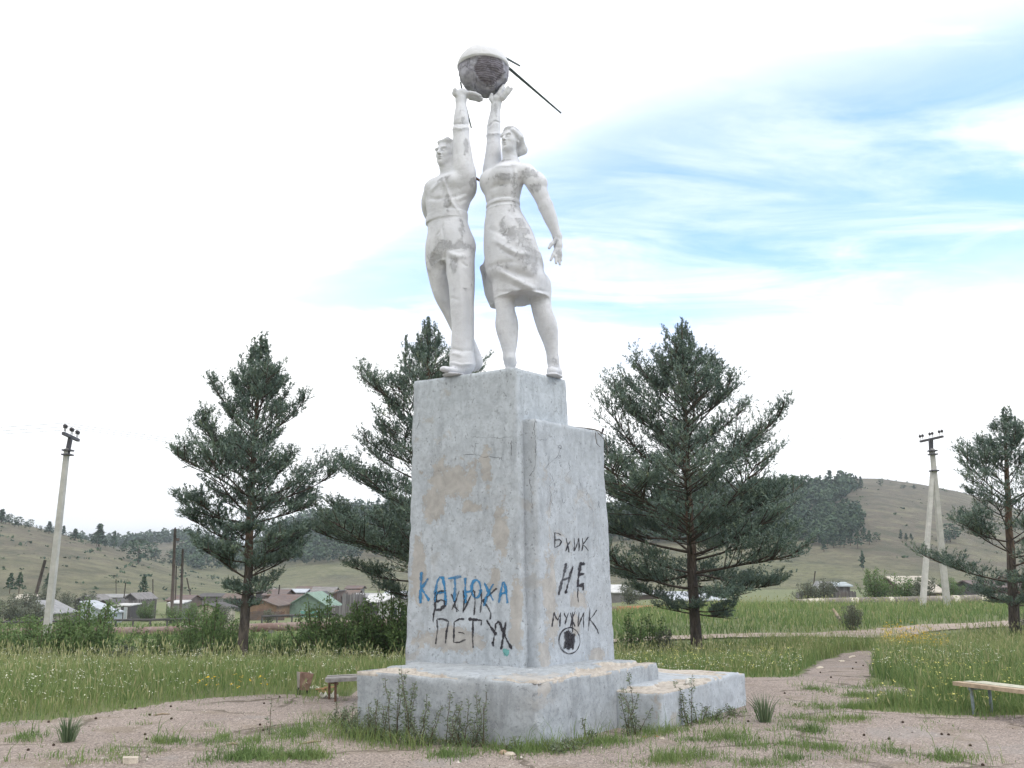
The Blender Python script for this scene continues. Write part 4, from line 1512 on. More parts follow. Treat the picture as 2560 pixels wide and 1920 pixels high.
    for i, (x0, y0, x1, y1, Y0, Y1) in enumerate(((860, 600, 905, 515, 10.97, 10.99), (878, 610, 912, 540, 11.03, 11.05), (895, 630, 955, 530, 10.95, 10.93), (905, 650, 990, 545, 10.98, 10.94))):
        a, b = z1(x0, y0, Y0), z1(x1, y1, Y1)
        m = (a + b) / 2 + np.array([0.004, -.004, 0.006])
        S.cap(a, m, 0.026, 0.025, 0.02)
        S.cap(m, b, 0.025, 0.020, 0.008)
    finger(S, z1(800, 690, 11.0), unit(-0.5, -0.3, 0.75), unit(0.2, -0.1, 0.95), 0.11, 0.026)
    # left arm hanging back, hand open
    sh, el, wr = z1(1150, 1420, 10.64), z2(1850, 640, 10.60), z2(2010, 1060, 10.60)
    S.chain([z1(1090, 1420, 10.74), sh, z2(1740, 400, 10.60), el], [0.09, 0.104, 0.100, 0.084], 0.06, 0.045)
    S.chain([el, z2(1905, 780, 10.60), wr], [0.086, 0.082, 0.053], 0.03)
    # sleeve hem
    sl, sd_ = z2(1745, 330, 10.60), unit(*(el - sh))
    S.cap(sl - sd_ * .05, sl + sd_ * .0, 0.106, 0.112, 0.015)
    pm = z2(2020, 1190, 10.58)
    S.cap(wr, pm, 0.050, 0.055, 0.03, squash=((0.25, 0.95, 0.1), 0.62))
    for (x0, y0, xm, ym, x1, y1) in ((1990, 1230, 1950, 1310, 1918, 1385), (2008, 1250, 1990, 1340, 1992, 1425), (2030, 1250, 2030, 1350, 2045, 1440), (2045, 1230, 2055, 1310, 2058, 1385)):
        a, m, b = z2(x0, y0, 10.57), z2(xm, ym, 10.55), z2(x1, y1, 10.54)
        S.cap(a, m, 0.022, 0.020, 0.012)
        S.cap(m, b, 0.020, 0.016, 0.008)
    S.cap(z2(1990, 1110, 10.56), z2(1930, 1160, 10.53), 0.028, 0.024, 0.02)
    S.cap(z2(1930, 1160, 10.53), z2(1895, 1215, 10.52), 0.024, 0.018, 0.008)
    # legs
    S.chain([z3(1215, 330, 10.80), z3(1200, 560, 10.78), z3(1215, 680, 10.78), z3(1230, 850, 10.80), z3(1255, 1080, 10.80), z3(1262, 1265, 10.80)], [0.15, 0.115, 0.112, 0.134, 0.098, 0.068], 0.04, 0.05)
    S.chain([z3(1640, 330, 10.80), z3(1670, 560, 10.80), z3(1700, 700, 10.80), z3(1752, 860, 10.83), z3(1800, 1080, 10.86), z3(1828, 1290, 10.88)], [0.15, 0.122, 0.118, 0.122, 0.086, 0.068], 0.04, 0.05)
    # feet in low shoes
    a = z3(1275, 1330, 10.84)
    S.cap(z3(1262, 1265, 10.80), a, 0.066, 0.074, 0.03)
    a[2] = TOP + 0.06
    S.cap(a + np.array([.0, .03, 0]), a + f * 0.17 + np.array([.03, .05, -.02]), 0.070, 0.050, 0.05, squash=(up, 0.8))
    b = z3(1845, 1440, 10.88)
    S.cap(z3(1828, 1290, 10.88), b, 0.066, 0.075, 0.03)
    b[2] = TOP + 0.065
    S.cap(b + np.array([.012, .02, 0]), b + np.array([-.03, -.11, -.01]), 0.078, 0.064, 0.04, squash=(up, 0.85))
    S.cap(b + np.array([.012, .02, -.05]), b + np.array([-.03, -.11, -.05]), 0.088, 0.075, 0.01, squash=(up, 0.25))
    S.D[:, :, :] = np.maximum(S.D, (TOP - 0.004 - S.ax[2])[None, None, :])
    return S.mesh()


def lime(name, patches, gain=0.5):
    """white limewash over grey cement, flaking"""
    def fn(t, b):
        p = t.pos()
        n1 = t.noise(p, 2.4, 6.0, 0.6)
        n2 = t.noise(p, 13.0, 6.0, 0.7, 0.4)
        n3 = t.noise(p, 45.0, 4.0, 0.65)
        c = t.mix(t.step(n1, 0.3, 0.7), (0.625, 0.635, 0.672), (0.73, 0.735, 0.768))
        c = t.mix(t.math('MULTIPLY', t.step(n2, 0.48, 0.66), 0.40), c, (0.54, 0.535, 0.565))
        c = t.mix(t.math('MULTIPLY', t.step(t.noise(t.scale(p, (1, 1, 0.5)), 5.0, 5.0, 0.65), 0.48, 0.70), 0.38), c, (0.52, 0.52, 0.545))
        gen = t.math('MULTIPLY', t.step(n2, 0.62, 0.66), t.step(t.noise(p, 3.6, 2.0), 0.52, 0.62))
        m = gen
        nn = t.math('ADD', t.math('MULTIPLY', n2, 0.65), t.math('MULTIPLY', n3, 0.35))
        pm = t.step(patch_mask(t, p, patches, t.math('ADD', nn, t.math('MULTIPLY', t.math('SUBTRACT', t.noise(p, 90.0, 3.0, 0.7), 0.5), 0.3)), 1.9), 0.40, 0.62)
        m = t.math('MAXIMUM', m, pm)
        c = t.mix(t.math('MULTIPLY', m, 0.55), c, t.mix(n3, (0.25, 0.255, 0.275), (0.42, 0.42, 0.44)))
        t.put(b.inputs['Base Color'], c)
        b.inputs['Roughness'].default_value = 0.9
        b.inputs['Specular IOR Level'].default_value = 0.15
        h = t.math('SUBTRACT', t.math('ADD', t.math('MULTIPLY', n2, 0.6), t.math('MULTIPLY', n3, 0.3)), t.math('MULTIPLY', m, 0.4))
        t.put(b.inputs['Normal'], t.bump(h, 0.8, 0.02))
    return material(name, fn)


_mp = [(z2(490, 590, 10.82), (.07, .15, .16)), (z2(690, 950, 10.82), (.05, .15, .18)), (z2(680, 1195, 10.78), (.30, .25, .085)), (z2(565, 1450, 10.76), (.07, .15, .13)), (z2(400, 1180, 10.85), (.16, .2, .10)),
       (z2(830, 310, 10.85), (.05, .15, .10)), (z1(482, 870, 10.78), (.04, .1, .10)), (z1(520, 1150, 10.76), (.05, .1, .18)), (z2(460, 280, 10.85), (.14, .2, .04)), (z2(310, 1330, 10.95), (.16, .25, .16))]
_wp = [(z2(1420, 380, 10.5), (.08, .2, .42)), (z2(1290, 210, 10.5), (.24, .2, .06)), (z2(1620, 180, 10.5), (.17, .2, .10)), (z2(1720, 380, 10.5), (.14, .2, .07)), (z2(1400, 1010, 10.45), (.13, .25, .17)),
       (z2(1520, 1000, 10.45), (.11, .25, .30)), (z2(1650, 1340, 10.45), (.15, .25, .24)), (z2(1100, 1450, 10.45), (.24, .25, .08)), (z2(1250, 900, 10.48), (.06, .2, .22)), (z3(1850, 1370, 10.85), (.07, .2, .14)),
       (z3(930, 180, 10.9), (.06, .2, .10)), (z1(830, 760, 10.95), (.04, .1, .16)), (z1(960, 1295, 10.7), (.12, .15, .03)), (z2(1970, 1110, 10.55), (.05, .1, .06)), (z2(2030, 1320, 10.55), (.05, .1, .10)), (z3(1300, 1500, 10.85), (.05, .1, .02))]
M_MAN = lime('limewash_man', _mp)
M_WOMAN = lime('limewash_woman', _wp)

MAN = thing('statue', 'white statue of a bare-armed man in wide trousers raising one arm to the globe', 'statue', (-0.55, 11.1, TOP))
V, Fc = man()
np_obj('body', V - np.array(MAN.location), Fc, M_MAN, MAN, True)
WOMAN = thing('statue', 'white statue of a woman in a belted dress lifting one hand to the globe', 'statue', (0.15, 10.85, TOP))
V, Fc = woman()
np_obj('body', V - np.array(WOMAN.location), Fc, M_WOMAN, WOMAN, True)

M_RUST = simple('rusty_iron', (0.14, 0.085, 0.06), 0.8, 0.3, 30.0)
M_DARKIRON = simple('dark_iron', (0.055, 0.075, 0.075), 0.6, 0.3, 20.0)
_o = Vector(MAN.location)
m = MB()
m.tube([Vector(z2(810, 270, 10.92)) - _o, Vector(z2(890, 255, 10.90)) - _o, Vector(z2(960, 300, 10.88)) - _o], [0.022, 0.017, 0.014], 8)
m.tube([Vector(z2(812, 275, 10.91)) - _o, Vector(z2(835, 330, 10.90)) - _o, Vector(z2(835, 380, 10.93)) - _o], [0.018, 0.012, 0.008], 6)
m.build('tie_rod', M_RUST, MAN)

# ---------------------------------------------------------------- the globe with its rods
GC = np.array(at(1207.8, 178.5, 11.02))
GR = 66.3 / F_PX * (GC[1] * math.cos(PITCH) + (GC[2] - EYE) * math.sin(PITCH))
GLOBE = thing('globe', 'cement globe with whitewashed top and dark broken underside held above the statues', 'globe', tuple(GC))


def globe_mesh():
    nlat, nlon = 72, 128
    th = np.linspace(0, math.pi, nlat + 1)
    ph = np.linspace(0, 2 * math.pi, nlon, endpoint=False)
    T, Pm = np.meshgrid(th, ph, indexing='ij')
    N = np.stack([np.sin(T) * np.cos(Pm), np.sin(T) * np.sin(Pm), np.cos(T)], -1).reshape(-1, 3)
    low = np.clip((0.16 - N[:, 2]) / 0.06, 0, 1)
    cell = np.floor(vnoise(N, 2.3, 3.0, 2) * 5) / 5            # plates of cement at different levels
    d = low * (-0.020 + 0.030 * cell + 0.006 * vnoise(N, 9, 1.0, 3)) + 0.004 * vnoise(N, 6, 2.0, 2)
    # exposed coursed core on the side towards the viewer's right
    q = N @ unit(0.33, -0.87, -0.33)
    core = low * (q > 0.80 + 0.05 * vnoise(N, 5, 8.0, 2))
    d = d + core * -0.018
    # broken off bottom
    d = np.where(N[:, 2] < -0.93, -0.02, d)
    Vv = N * (GR * (1 + d / 0.30))[:, None]
    Fq = []
    for i in range(nlat):
        for j in range(nlon):
            j2 = (j + 1) % nlon
            Fq.append((i * nlon + j, (i + 1) * nlon + j, (i + 1) * nlon + j2, i * nlon + j2))
    return Vv, Fq, low, core


def m_globe(t, b):
    a = t.new('ShaderNodeAttribute', attribute_name='low')
    k = t.new('ShaderNodeAttribute', attribute_name='core')
    c = t.coord('Object')
    n = t.noise(c, 11.0, 6.0, 0.7)
    n2 = t.noise(c, 40.0, 4.0, 0.7)
    low = t.step(t.math('ADD', a.outputs['Fac'], t.math('MULTIPLY', t.math('SUBTRACT', n, 0.5), 0.9)), 0.35, 0.6)
    grey = t.mix(t.step(n, 0.35, 0.65), (0.25, 0.245, 0.285), (0.43, 0.425, 0.48))
    grey = t.mix(t.math('MULTIPLY', k.outputs['Fac'], 0.85), grey, t.mix(n2, (0.14, 0.13, 0.155), (0.27, 0.245, 0.28)))
    sp = t.new('ShaderNodeSeparateXYZ')
    t.put(sp.inputs[0], c)
    rows = t.math('SINE', t.math('ADD', t.math('MULTIPLY', sp.outputs[2], 260.0), t.math('MULTIPLY', n, 9.0)))
    rk = t.math('MULTIPLY', t.step(rows, 0.1, 0.7), k.outputs['Fac'])
    grey = t.mix(t.math('MULTIPLY', rk, 0.6), grey, (0.055, 0.045, 0.055))
    vp = t.voronoi(t.vmath('ADD', c, t.vmath('MULTIPLY', t.noise(c, 6.0, 3.0, out=1), (0.2, 0.2, 0.2))), 3.6, 'DISTANCE_TO_EDGE')
    grey = t.mix(t.math('MULTIPLY', t.step(vp.outputs[0], 0.03, 0.008), 0.6), grey, (0.09, 0.085, 0.1))
    col = t.mix(low, t.mix(n, (0.62, 0.62, 0.65), (0.72, 0.72, 0.74)), grey)
    t.put(b.inputs['Base Color'], col)
    b.inputs['Roughness'].default_value = 0.9
    t.put(b.inputs['Normal'], t.bump(t.math('ADD', n, t.math('MULTIPLY', n2, 0.5)), 0.6, 0.015))


material('globe_cement', m_globe)
V, Fc, lo_, co_ = globe_mesh()
np_obj('ball', V, Fc, MATS['globe_cement'], GLOBE, True, {'low': lo_, 'core': co_})
for (a, b, r0, r1) in (((z1(965, 335, 11.12)), (z1(1505, 800, 11.6)), 0.019, 0.010), ((z1(920, 222, 11.15)), (z1(1075, 308, 11.9)), 0.015, 0.012),
                       (z1(462, 480, 11.0), z1(482, 580, 11.05), 0.010, 0.009), (z1(480, 590, 11.25), z1(574, 955, 11.55), 0.013, 0.009)):
    a = Vector(a) - Vector(GC)
    b = Vector(b) - Vector(GC)
    MB().tube([a.lerp(b, -0.04), a.lerp(b, 0.5), b], [r0, (r0 + r1) / 2, r1], 8).build('rod', M_DARKIRON, GLOBE)
# ================================================================ trees and plants
rng = np.random.RandomState(11)
M_NEEDLE = attr_mat('pine_needles', [(0.0, (0.092, 0.138, 0.116)), (0.45, (0.130, 0.184, 0.144)), (0.8, (0.172, 0.222, 0.146)), (1.0, (0.215, 0.250, 0.146))], 0.55, spec=0.4, translucent=0.12)


def m_bark(t, b):
    c = t.coord('Object')
    n = t.noise(t.scale(c, (9, 9, 2.2)), 1.0, 6.0, 0.7, 0.5)
    v = t.voronoi(t.scale(c, (14, 14, 4)), 1.0, 'DISTANCE_TO_EDGE')
    sep = t.new('ShaderNodeSeparateXYZ')
    t.put(sep.inputs[0], c)
    low = t.mix(t.step(n, 0.35, 0.65), (0.045, 0.038, 0.034), (0.115, 0.095, 0.080))
    up = t.mix(t.step(n, 0.35, 0.65), (0.105, 0.070, 0.050), (0.190, 0.125, 0.082))
    col = t.mix(t.step(t.math('ADD', sep.outputs[2], t.math('MULTIPLY', n, 1.5)), 2.6, 4.6), low, up)
    t.put(b.inputs['Base Color'], col)
    t.put(b.inputs['Normal'], t.bump(t.math('ADD', t.math('MULTIPLY', v.outputs[0], 2.0), n), 0.8, 0.03))


M_BARK = material('pine_bark', m_bark)
M_BRANCH = simple('pine_branch_bark', (0.085, 0.066, 0.054), 0.9, 0.3, 6.0)


def tubes_np(paths, n=5):
    """many thin tapered tubes as one vertex/face array. paths: (points (k,3), radii (k,))"""
    Vs, Fs, off = [], [], 0
    ang = np.arange(n) * 2 * math.pi / n
    for P, r in paths:
        P = np.asarray(P, float)
        d = np.gradient(P, axis=0)
        d /= np.linalg.norm(d, axis=1, keepdims=True) + 1e-9
        ref = np.where(np.abs(d[:, 2:3]) > 0.9, np.array([[1.0, 0, 0]]), np.array([[0, 0, 1.0]]))
        a = np.cross(d, ref)
        a /= np.linalg.norm(a, axis=1, keepdims=True) + 1e-9
        b = np.cross(d, a)
        ring = P[:, None, :] + (a[:, None, :] * np.cos(ang)[None, :, None] + b[:, None, :] * np.sin(ang)[None, :, None]) * np.asarray(r)[:, None, None]
        k = len(P)
        Vs.append(ring.reshape(-1, 3))
        i, j = np.meshgrid(np.arange(k - 1), np.arange(n), indexing='ij')
        j2 = (j + 1) % n
        Fs.append(np.stack([i * n + j, i * n + j2, (i + 1) * n + j2, (i + 1) * n + j], -1).reshape(-1, 4) + off)
        off += k * n
    return np.concatenate(Vs), np.concatenate(Fs)


def needle_mesh(pos, dirs, length, width, nlen, nwid, per, rg):
    """bottle-brush shoots: 'per' needle blades round each shoot axis, pointing forward"""
    m = len(pos)
    t = rg.uniform(0, 1, (m, per))
    ref = rg.normal(size=(m, per, 3))
    d = dirs[:, None, :]
    side = np.cross(np.broadcast_to(d, ref.shape), ref)
    side /= np.linalg.norm(side, axis=2, keepdims=True) + 1e-9
    base = pos[:, None, :] + d * (t * length[:, None])[..., None]
    nd = d * rg.uniform(0.45, 1.0, (m, per))[..., None] + side * rg.uniform(0.40, 0.85, (m, per))[..., None]
    nd /= np.linalg.norm(nd, axis=2, keepdims=True)
    tip = base + nd * (nlen * rg.uniform(0.7, 1.2, (m, per)))[..., None]
    w = np.cross(nd, side + 0.3 * ref)
    w /= np.linalg.norm(w, axis=2, keepdims=True) + 1e-9
    w = w * (nwid * 0.5)
    mid = base + (tip - base) * 0.45
    V = np.stack([base, mid + w, tip, mid - w], 2).reshape(-1, 3)
    F = np.arange(m * per * 4).reshape(-1, 4)
    return V, F, np.repeat(np.arange(m), per * 4)


def pine(label, base, top, prof, rg_seed, group='pines round the square', dens=1.05, droop=0.0, lean=(0, 0), trunk_r=0.13, bare=0.13, leaders=(), sparse=0.0, shoot=1.0, asym=None, shrink=0.96):
    """Scots pine. prof: (fraction of height, crown radius in metres)"""
    rg = np.random.RandomState(rg_seed)
    base = Vector(base)
    H = (top - base.z) * shrink
    root = thing('pine_tree', label, 'pine tree', tuple(base), 0.0, group)
    hs = np.linspace(0, 1, 26)
    wob = np.cumsum(rg.normal(0, 0.010, (26, 2)), axis=0) * H * 0.12
    tr = np.stack([lean[0] * hs * H + wob[:, 0], lean[1] * hs * H + wob[:, 1], hs * H], 1)
    rad = trunk_r * (1 - hs) ** 0.8 + 0.012
    rad[0] *= 1.3
    tr[0, 2] = -0.25
    Vt, Ft = tubes_np([(tr, rad)], 12)
    Vt = Vt + (np.stack([vnoise(Vt, 7.0, 1.0, 2), vnoise(Vt, 7.0, 2.0, 2), np.zeros(len(Vt))], 1)) * 0.012
    np_obj('trunk', Vt, Ft, M_BARK, root, True)
    pf = np.array(prof)
    limbs, sp, sd, sl = [], [], [], []

    TIP = [None]

    def at_h(h):
        return np.array([np.interp(h, hs, tr[:, i]) for i in range(3)])

    def add_shoots(P, D, L):
        sp.append(P)
        sd.append(D)
        sl.append(L)

    def branch(start, d0, L, r0, level, upturn, full=1.0):
        n = 9
        s = np.linspace(0, 1, n)
        pts = [np.array(start)]
        d = np.array(d0)
        for i in range(1, n):
            d = d + np.array([0, 0, upturn * (0.3 + 1.3 * s[i]) / n * 2.0]) + rg.normal(0, 0.05, 3)
            d = d / np.linalg.norm(d)
            pts.append(pts[-1] + d * L / (n - 1))
        pts = np.array(pts)
        if level == 0:
            TIP[0] = pts[-1]
        limbs.append((pts, r0 * (1 - s * 0.85) + 0.003))
        # side branches
        if level < 2:
            k = int((6.0 if level == 0 else 4.5) * max(0.4, L) * dens * full) + 3
            for i in range(k):
                u = rg.uniform(0.30 if level == 0 else 0.2, 1.0)
                p = np.array([np.interp(u, s, pts[:, j]) for j in range(3)])
                j = min(int(u * (n - 1)), n - 2)
                dd = pts[j + 1] - pts[j]
                dd /= np.linalg.norm(dd)
                side = np.cross(dd, [0, 0, 1.0])
                side /= np.linalg.norm(side) + 1e-9
                sg = 1 if i % 2 else -1
                nd = dd * rg.uniform(0.5, 1.0) + side * sg * rg.uniform(0.5, 1.0) + np.array([0, 0, rg.uniform(-0.12, 0.38)])
                nd /= np.linalg.norm(nd)
                ll = L * (0.55 if level == 0 else 0.6) * (1.15 - 0.75 * u) * rg.uniform(0.6, 1.15)
                ll = max(ll, 0.12)
                if level == 0 and ll > 0.22:
                    branch(p, nd, ll, r0 * 0.4, 1, upturn * 1.2, full)
                else:
                    m = max(2, int(ll / 0.125))
                    uu = np.linspace(0.25, 1, m)
                    P = p + nd * (uu * ll)[:, None]
                    DD = np.tile(nd, (m, 1)) * 0.7 + rg.normal(0, 0.28, (m, 3)) + [0, 0, 0.55]
                    add_shoots(P, DD / np.linalg.norm(DD, axis=1, keepdims=True), np.full(m, 0.13))
        # shoots along the outer part
        m = max(3, int(L * 0.6 / 0.125))
        uu = np.linspace(0.45 if level == 0 else 0.3, 1.0, m)
        P = np.stack([np.interp(uu, s, pts[:, j]) for j in range(3)], 1)
        e = pts[-1] - pts[-2]
        e /= np.linalg.norm(e)
        DD = np.tile(e, (m, 1)) * 0.7 + rg.normal(0, 0.32, (m, 3)) + [0, 0, 0.6]
        DD[-1] = e + [0, 0, 0.2]
        add_shoots(P, DD / np.linalg.norm(DD, axis=1, keepdims=True), np.full(m, 0.15))

    def spike(p, LL):
        m = max(4, int(LL / 0.045))
        z = np.linspace(0, LL, m)
        P = p + np.stack([rg.normal(0, 0.008, m), rg.normal(0, 0.008, m), z], 1)
        limbs.append((P[[0, m // 2, m - 1]], np.array([0.012, 0.009, 0.005])))
        wdt = np.clip(1.05 - z / LL * 0.85, 0.2, 1)
        DD = rg.normal(0, 0.55, (m, 3)) * wdt[:, None] + [0, 0, 0.8]
        add_shoots(P, DD / np.linalg.norm(DD, axis=1, keepdims=True), 0.13 * wdt)

    h = bare
    phase = rg.uniform(0, 6)
    while h < 0.985:
        Lr = np.interp(h, pf[:, 0], pf[:, 1])
        k = rg.randint(4, 7)
        phase += rg.uniform(0.4, 1.2)
        for i in range(k):
            if rg.uniform() < sparse:
                continue
            az = phase + i * 2 * math.pi / k + rg.normal(0, 0.18)
            el = math.radians(np.interp(h, [0, 0.3, 0.7, 1.0], [-2 - droop, 10, 34, 58]) + rg.normal(0, 7))
            L = Lr * rg.uniform(0.55, 1.2) * float(np.interp(h, [0, 0.25, 0.5, 0.8, 1.0], [0.86, 0.95, 1.12, 1.05, 0.9]))
            L = min(L, (1.0 - h) * H * float(np.interp(h, [0.55, 0.85], [0.80, 0.36])) / math.sin(min(1.4, el + 0.30)) + 0.05) if h > 0.55 else L
            if asym is not None:
                L *= asym(az, h)
            if L < 0.10:
                continue
            d = np.array([math.sin(az) * math.cos(el), math.cos(az) * math.cos(el), math.sin(el)])
            branch(at_h(h) + np.array([0, 0, rg.uniform(-.1, .1)]), d, L / max(0.45, math.cos(el * 0.8)), 0.008 + 0.0095 * L, 0, (0.13 + 0.20 * h) * (1.0 if L < 1.4 else 0.7), float(np.interp(h, [0.3, 0.55], [1.45, 0.95])))
            if h > 0.25 and rg.uniform() < 0.75:
                spike(limbs[-1][0][-1] if False else TIP[0], rg.uniform(0.2, 0.42))
        h += (0.038 + 0.018 * (1 - h)) * (7.5 / H) ** 0.4 * rg.uniform(0.8, 1.2)
    # leading shoots at the top
    for (dx, hh, LL) in ((0, 0.925, 0.10 * H),) + tuple(leaders):
        p0 = at_h(min(hh, 1.0)) + np.array([dx, 0, 0])
        m = int(LL / 0.035)
        z = np.linspace(0, LL, m)
        P = p0 + np.stack([rg.normal(0, 0.012, m), rg.normal(0, 0.012, m), z], 1)
        limbs.append((P[::max(1, m // 5)], np.linspace(0.016, 0.006, len(P[::max(1, m // 5)]))))
        wdt = np.clip(1.0 - z / LL * 0.7, 0.25, 1)
        for rep in range(2):
            DD = rg.normal(0, 0.55, (m, 3)) * wdt[:, None] + [0, 0, 0.9]
            add_shoots(P, DD / np.linalg.norm(DD, axis=1, keepdims=True), 0.12 * wdt)
    Vl, Fl = tubes_np(limbs, 5)
    np_obj('branches', Vl, Fl, M_BRANCH, root, True)
    P, D, L = np.concatenate(sp), np.concatenate(sd), np.concatenate(sl)
    P = P + rg.normal(0, 0.012, P.shape)
    V, F, own = needle_mesh(P, D, L * shoot * rg.uniform(0.8, 1.45, len(L)), None, 0.076 * shoot, 0.021 * shoot, 10, rg)
    tint = np.clip(0.40 + 0.22 * rg.normal(size=len(P)) + 0.25 * vnoise(P, 1.3, rg_seed, 2), 0, 1)
    br = rg.uniform(size=len(P)) < 0.006
    np_obj('crown', V, F, M_NEEDLE, root, False, {'tint': tint[own]})
    return root, len(F)


def prof_px(rows, ybase, ytop, Y):
    s = Y * 1.02 / F_PX
    return [((ybase - y) / (ybase - ytop), r * s) for y, r in sorted(rows, key=lambda q: -q[0])]


tot = 0
b_ = at(602, 1684, 22.0)
b_.z = zg1(b_.x, b_.y)
r_, n_ = pine('dense cone-crowned pine on the left between the concrete pole and the monument', b_, at(652, 838, 22.0).z,
     prof_px([(1560, 10), (1500, 45), (1450, 115), (1380, 150), (1310, 170), (1240, 155), (1190, 135), (1130, 92), (1060, 112), (1000, 98), (920, 62), (870, 30), (840, 5)], 1684, 838, 22.0), 21, lean=(0.008, 0), trunk_r=0.115, bare=0.19, dens=1.0, shrink=0.965, leaders=((0.16, 0.93, 0.5), (-0.22, 0.90, 0.5)))
tot += n_
b_ = at(1065, 1660, 25.0)
b_.z = zg1(b_.x, b_.y)
r_, n_ = pine('pine half hidden behind the left side of the pedestal', b_, at(1058, 783, 25.0).z,
     prof_px([(1540, 40), (1480, 170), (1420, 270), (1350, 290), (1280, 270), (1210, 150), (1160, 130), (1080, 165), (1020, 135), (950, 70), (880, 65), (830, 45), (785, 5)], 1660, 783, 25.0), 34, trunk_r=0.14, bare=0.13, droop=8, leaders=((-0.62, 0.86, 0.95), (-0.25, 0.88, 0.6)), dens=0.86)
tot += n_
b_ = at(1743, 1642, 24.0)
b_.z = zg1(b_.x, b_.y)
r_, n_ = pine('broad pine with a wide skirt of branches just right of the pedestal', b_, at(1740, 788, 24.0).z,
     prof_px([(1550, 90), (1500, 205), (1440, 255), (1370, 270), (1300, 255), (1230, 205), (1170, 140), (1120, 175), (1060, 150), (1000, 120), (930, 100), (870, 58), (830, 25), (790, 5)], 1642, 788, 24.0), 47, trunk_r=0.135, bare=0.14, droop=12, leaders=((0.55, 0.84, 0.5), (-0.5, 0.83, 0.55), (0.9, 0.80, 0.4)), dens=0.84)
tot += n_
b_ = at(2538, 1585, 30.0)
b_.z = zg1(b_.x, b_.y)
r_, n_ = pine('thin open pine at the right edge beside the dirt road', b_, at(2518, 1000, 30.0).z,
     prof_px([(1540, 20), (1500, 130), (1450, 185), (1400, 180), (1340, 130), (1290, 110), (1230, 170), (1180, 110), (1130, 105), (1080, 70), (1030, 50), (1005, 10)], 1585, 1000, 30.0), 58, lean=(0.062, 0), trunk_r=0.16, bare=0.15, sparse=0.3, shrink=0.93, dens=0.7, leaders=((0.35, 0.93, 0.4), (-0.5, 0.86, 0.3)), shoot=1.15)
tot += n_
print('pine quads', tot)
# ---------------------------------------------------------------- far trees on the hills
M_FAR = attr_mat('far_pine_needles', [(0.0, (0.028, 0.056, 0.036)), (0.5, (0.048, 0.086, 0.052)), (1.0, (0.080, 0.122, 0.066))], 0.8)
M_FARTRUNK = simple('far_trunk', (0.10, 0.075, 0.055), 0.9)


def far_tree_arrays(rg, kind, n=110):
    """a small tree of clump-sized leaf faces, 1 unit tall; kinds: cone, round, spindly"""
    P = []
    while len(P) < n:
        h = rg.uniform(0.18, 1.0)
        if kind == 'cone':
            r = 0.26 * (1 - h) ** 0.8 + 0.02
        elif kind == 'round':
            r = 0.30 * math.sqrt(max(0.0, 1 - ((h - 0.56) / 0.46) ** 2)) + 0.02
        else:
            r = (0.10 + 0.10 * math.sin(h * 17) ** 2) * (1.1 - h) + 0.02
            if rg.uniform() < 0.25:
                continue
        a = rg.uniform(0, 6.283)
        q = r * math.sqrt(rg.uniform(0.1, 1)) * (1 + 0.25 * math.sin(3 * a + 9 * h))
        P.append((q * math.cos(a), q * math.sin(a), h))
    P = np.array(P)
    m = len(P)
    a = rg.normal(size=(m, 3))
    a /= np.linalg.norm(a, axis=1, keepdims=True)
    b = np.cross(a, rg.normal(size=(m, 3)))
    b /= np.linalg.norm(b, axis=1, keepdims=True)
    s = rg.uniform(0.05, 0.10, m)[:, None] * (110 / n) ** 0.5
    V = np.stack([P - a * s, P - b * s * 0.7, P + a * s, P + b * s * 0.7], 1).reshape(-1, 3)
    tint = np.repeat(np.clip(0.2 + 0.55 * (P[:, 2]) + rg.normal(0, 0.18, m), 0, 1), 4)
    return V, np.arange(4 * m).reshape(-1, 4), tint


FAR = []
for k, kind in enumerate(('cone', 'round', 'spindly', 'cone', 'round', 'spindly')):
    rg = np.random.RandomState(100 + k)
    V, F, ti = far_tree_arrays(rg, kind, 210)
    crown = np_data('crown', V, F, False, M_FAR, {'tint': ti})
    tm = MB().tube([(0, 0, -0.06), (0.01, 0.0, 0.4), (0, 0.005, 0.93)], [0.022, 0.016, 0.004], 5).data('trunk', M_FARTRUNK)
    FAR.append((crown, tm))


def hill_pt(hill, px, py):
    t = np.linspace(0, 1.0, 240)
    P = hill.pos(np.full(240, float(px)), t)
    dz = P[:, 2] - EYE
    f = P[:, 1] * math.cos(PITCH) + dz * math.sin(PITCH)
    v = 960 - F_PX * (-P[:, 1] * math.sin(PITCH) + dz * math.cos(PITCH)) / f
    k = np.nonzero(v <= py)[0]
    return P[k[0]] if len(k) else P[-1]


def far_tree(px, py, hpx, kind, hill, label, group, wide=1.0):
    if hill is None:
        p = ground_at(px, py)
    else:
        p = hill_pt(hill, px, py)
    s = hpx / F_PX * p[1] * 1.0
    root = thing('pine_tree', label, 'pine tree', tuple(p), random.uniform(0, 6.28), group)
    root.scale = (s * wide, s * wide, s)
    c, tm = FAR[kind]
    link(bpy.data.objects.new('crown', c), root)
    link(bpy.data.objects.new('trunk', tm), root)


def zl(x, y):
    return x / 4.366, 1220 + y / 4.366


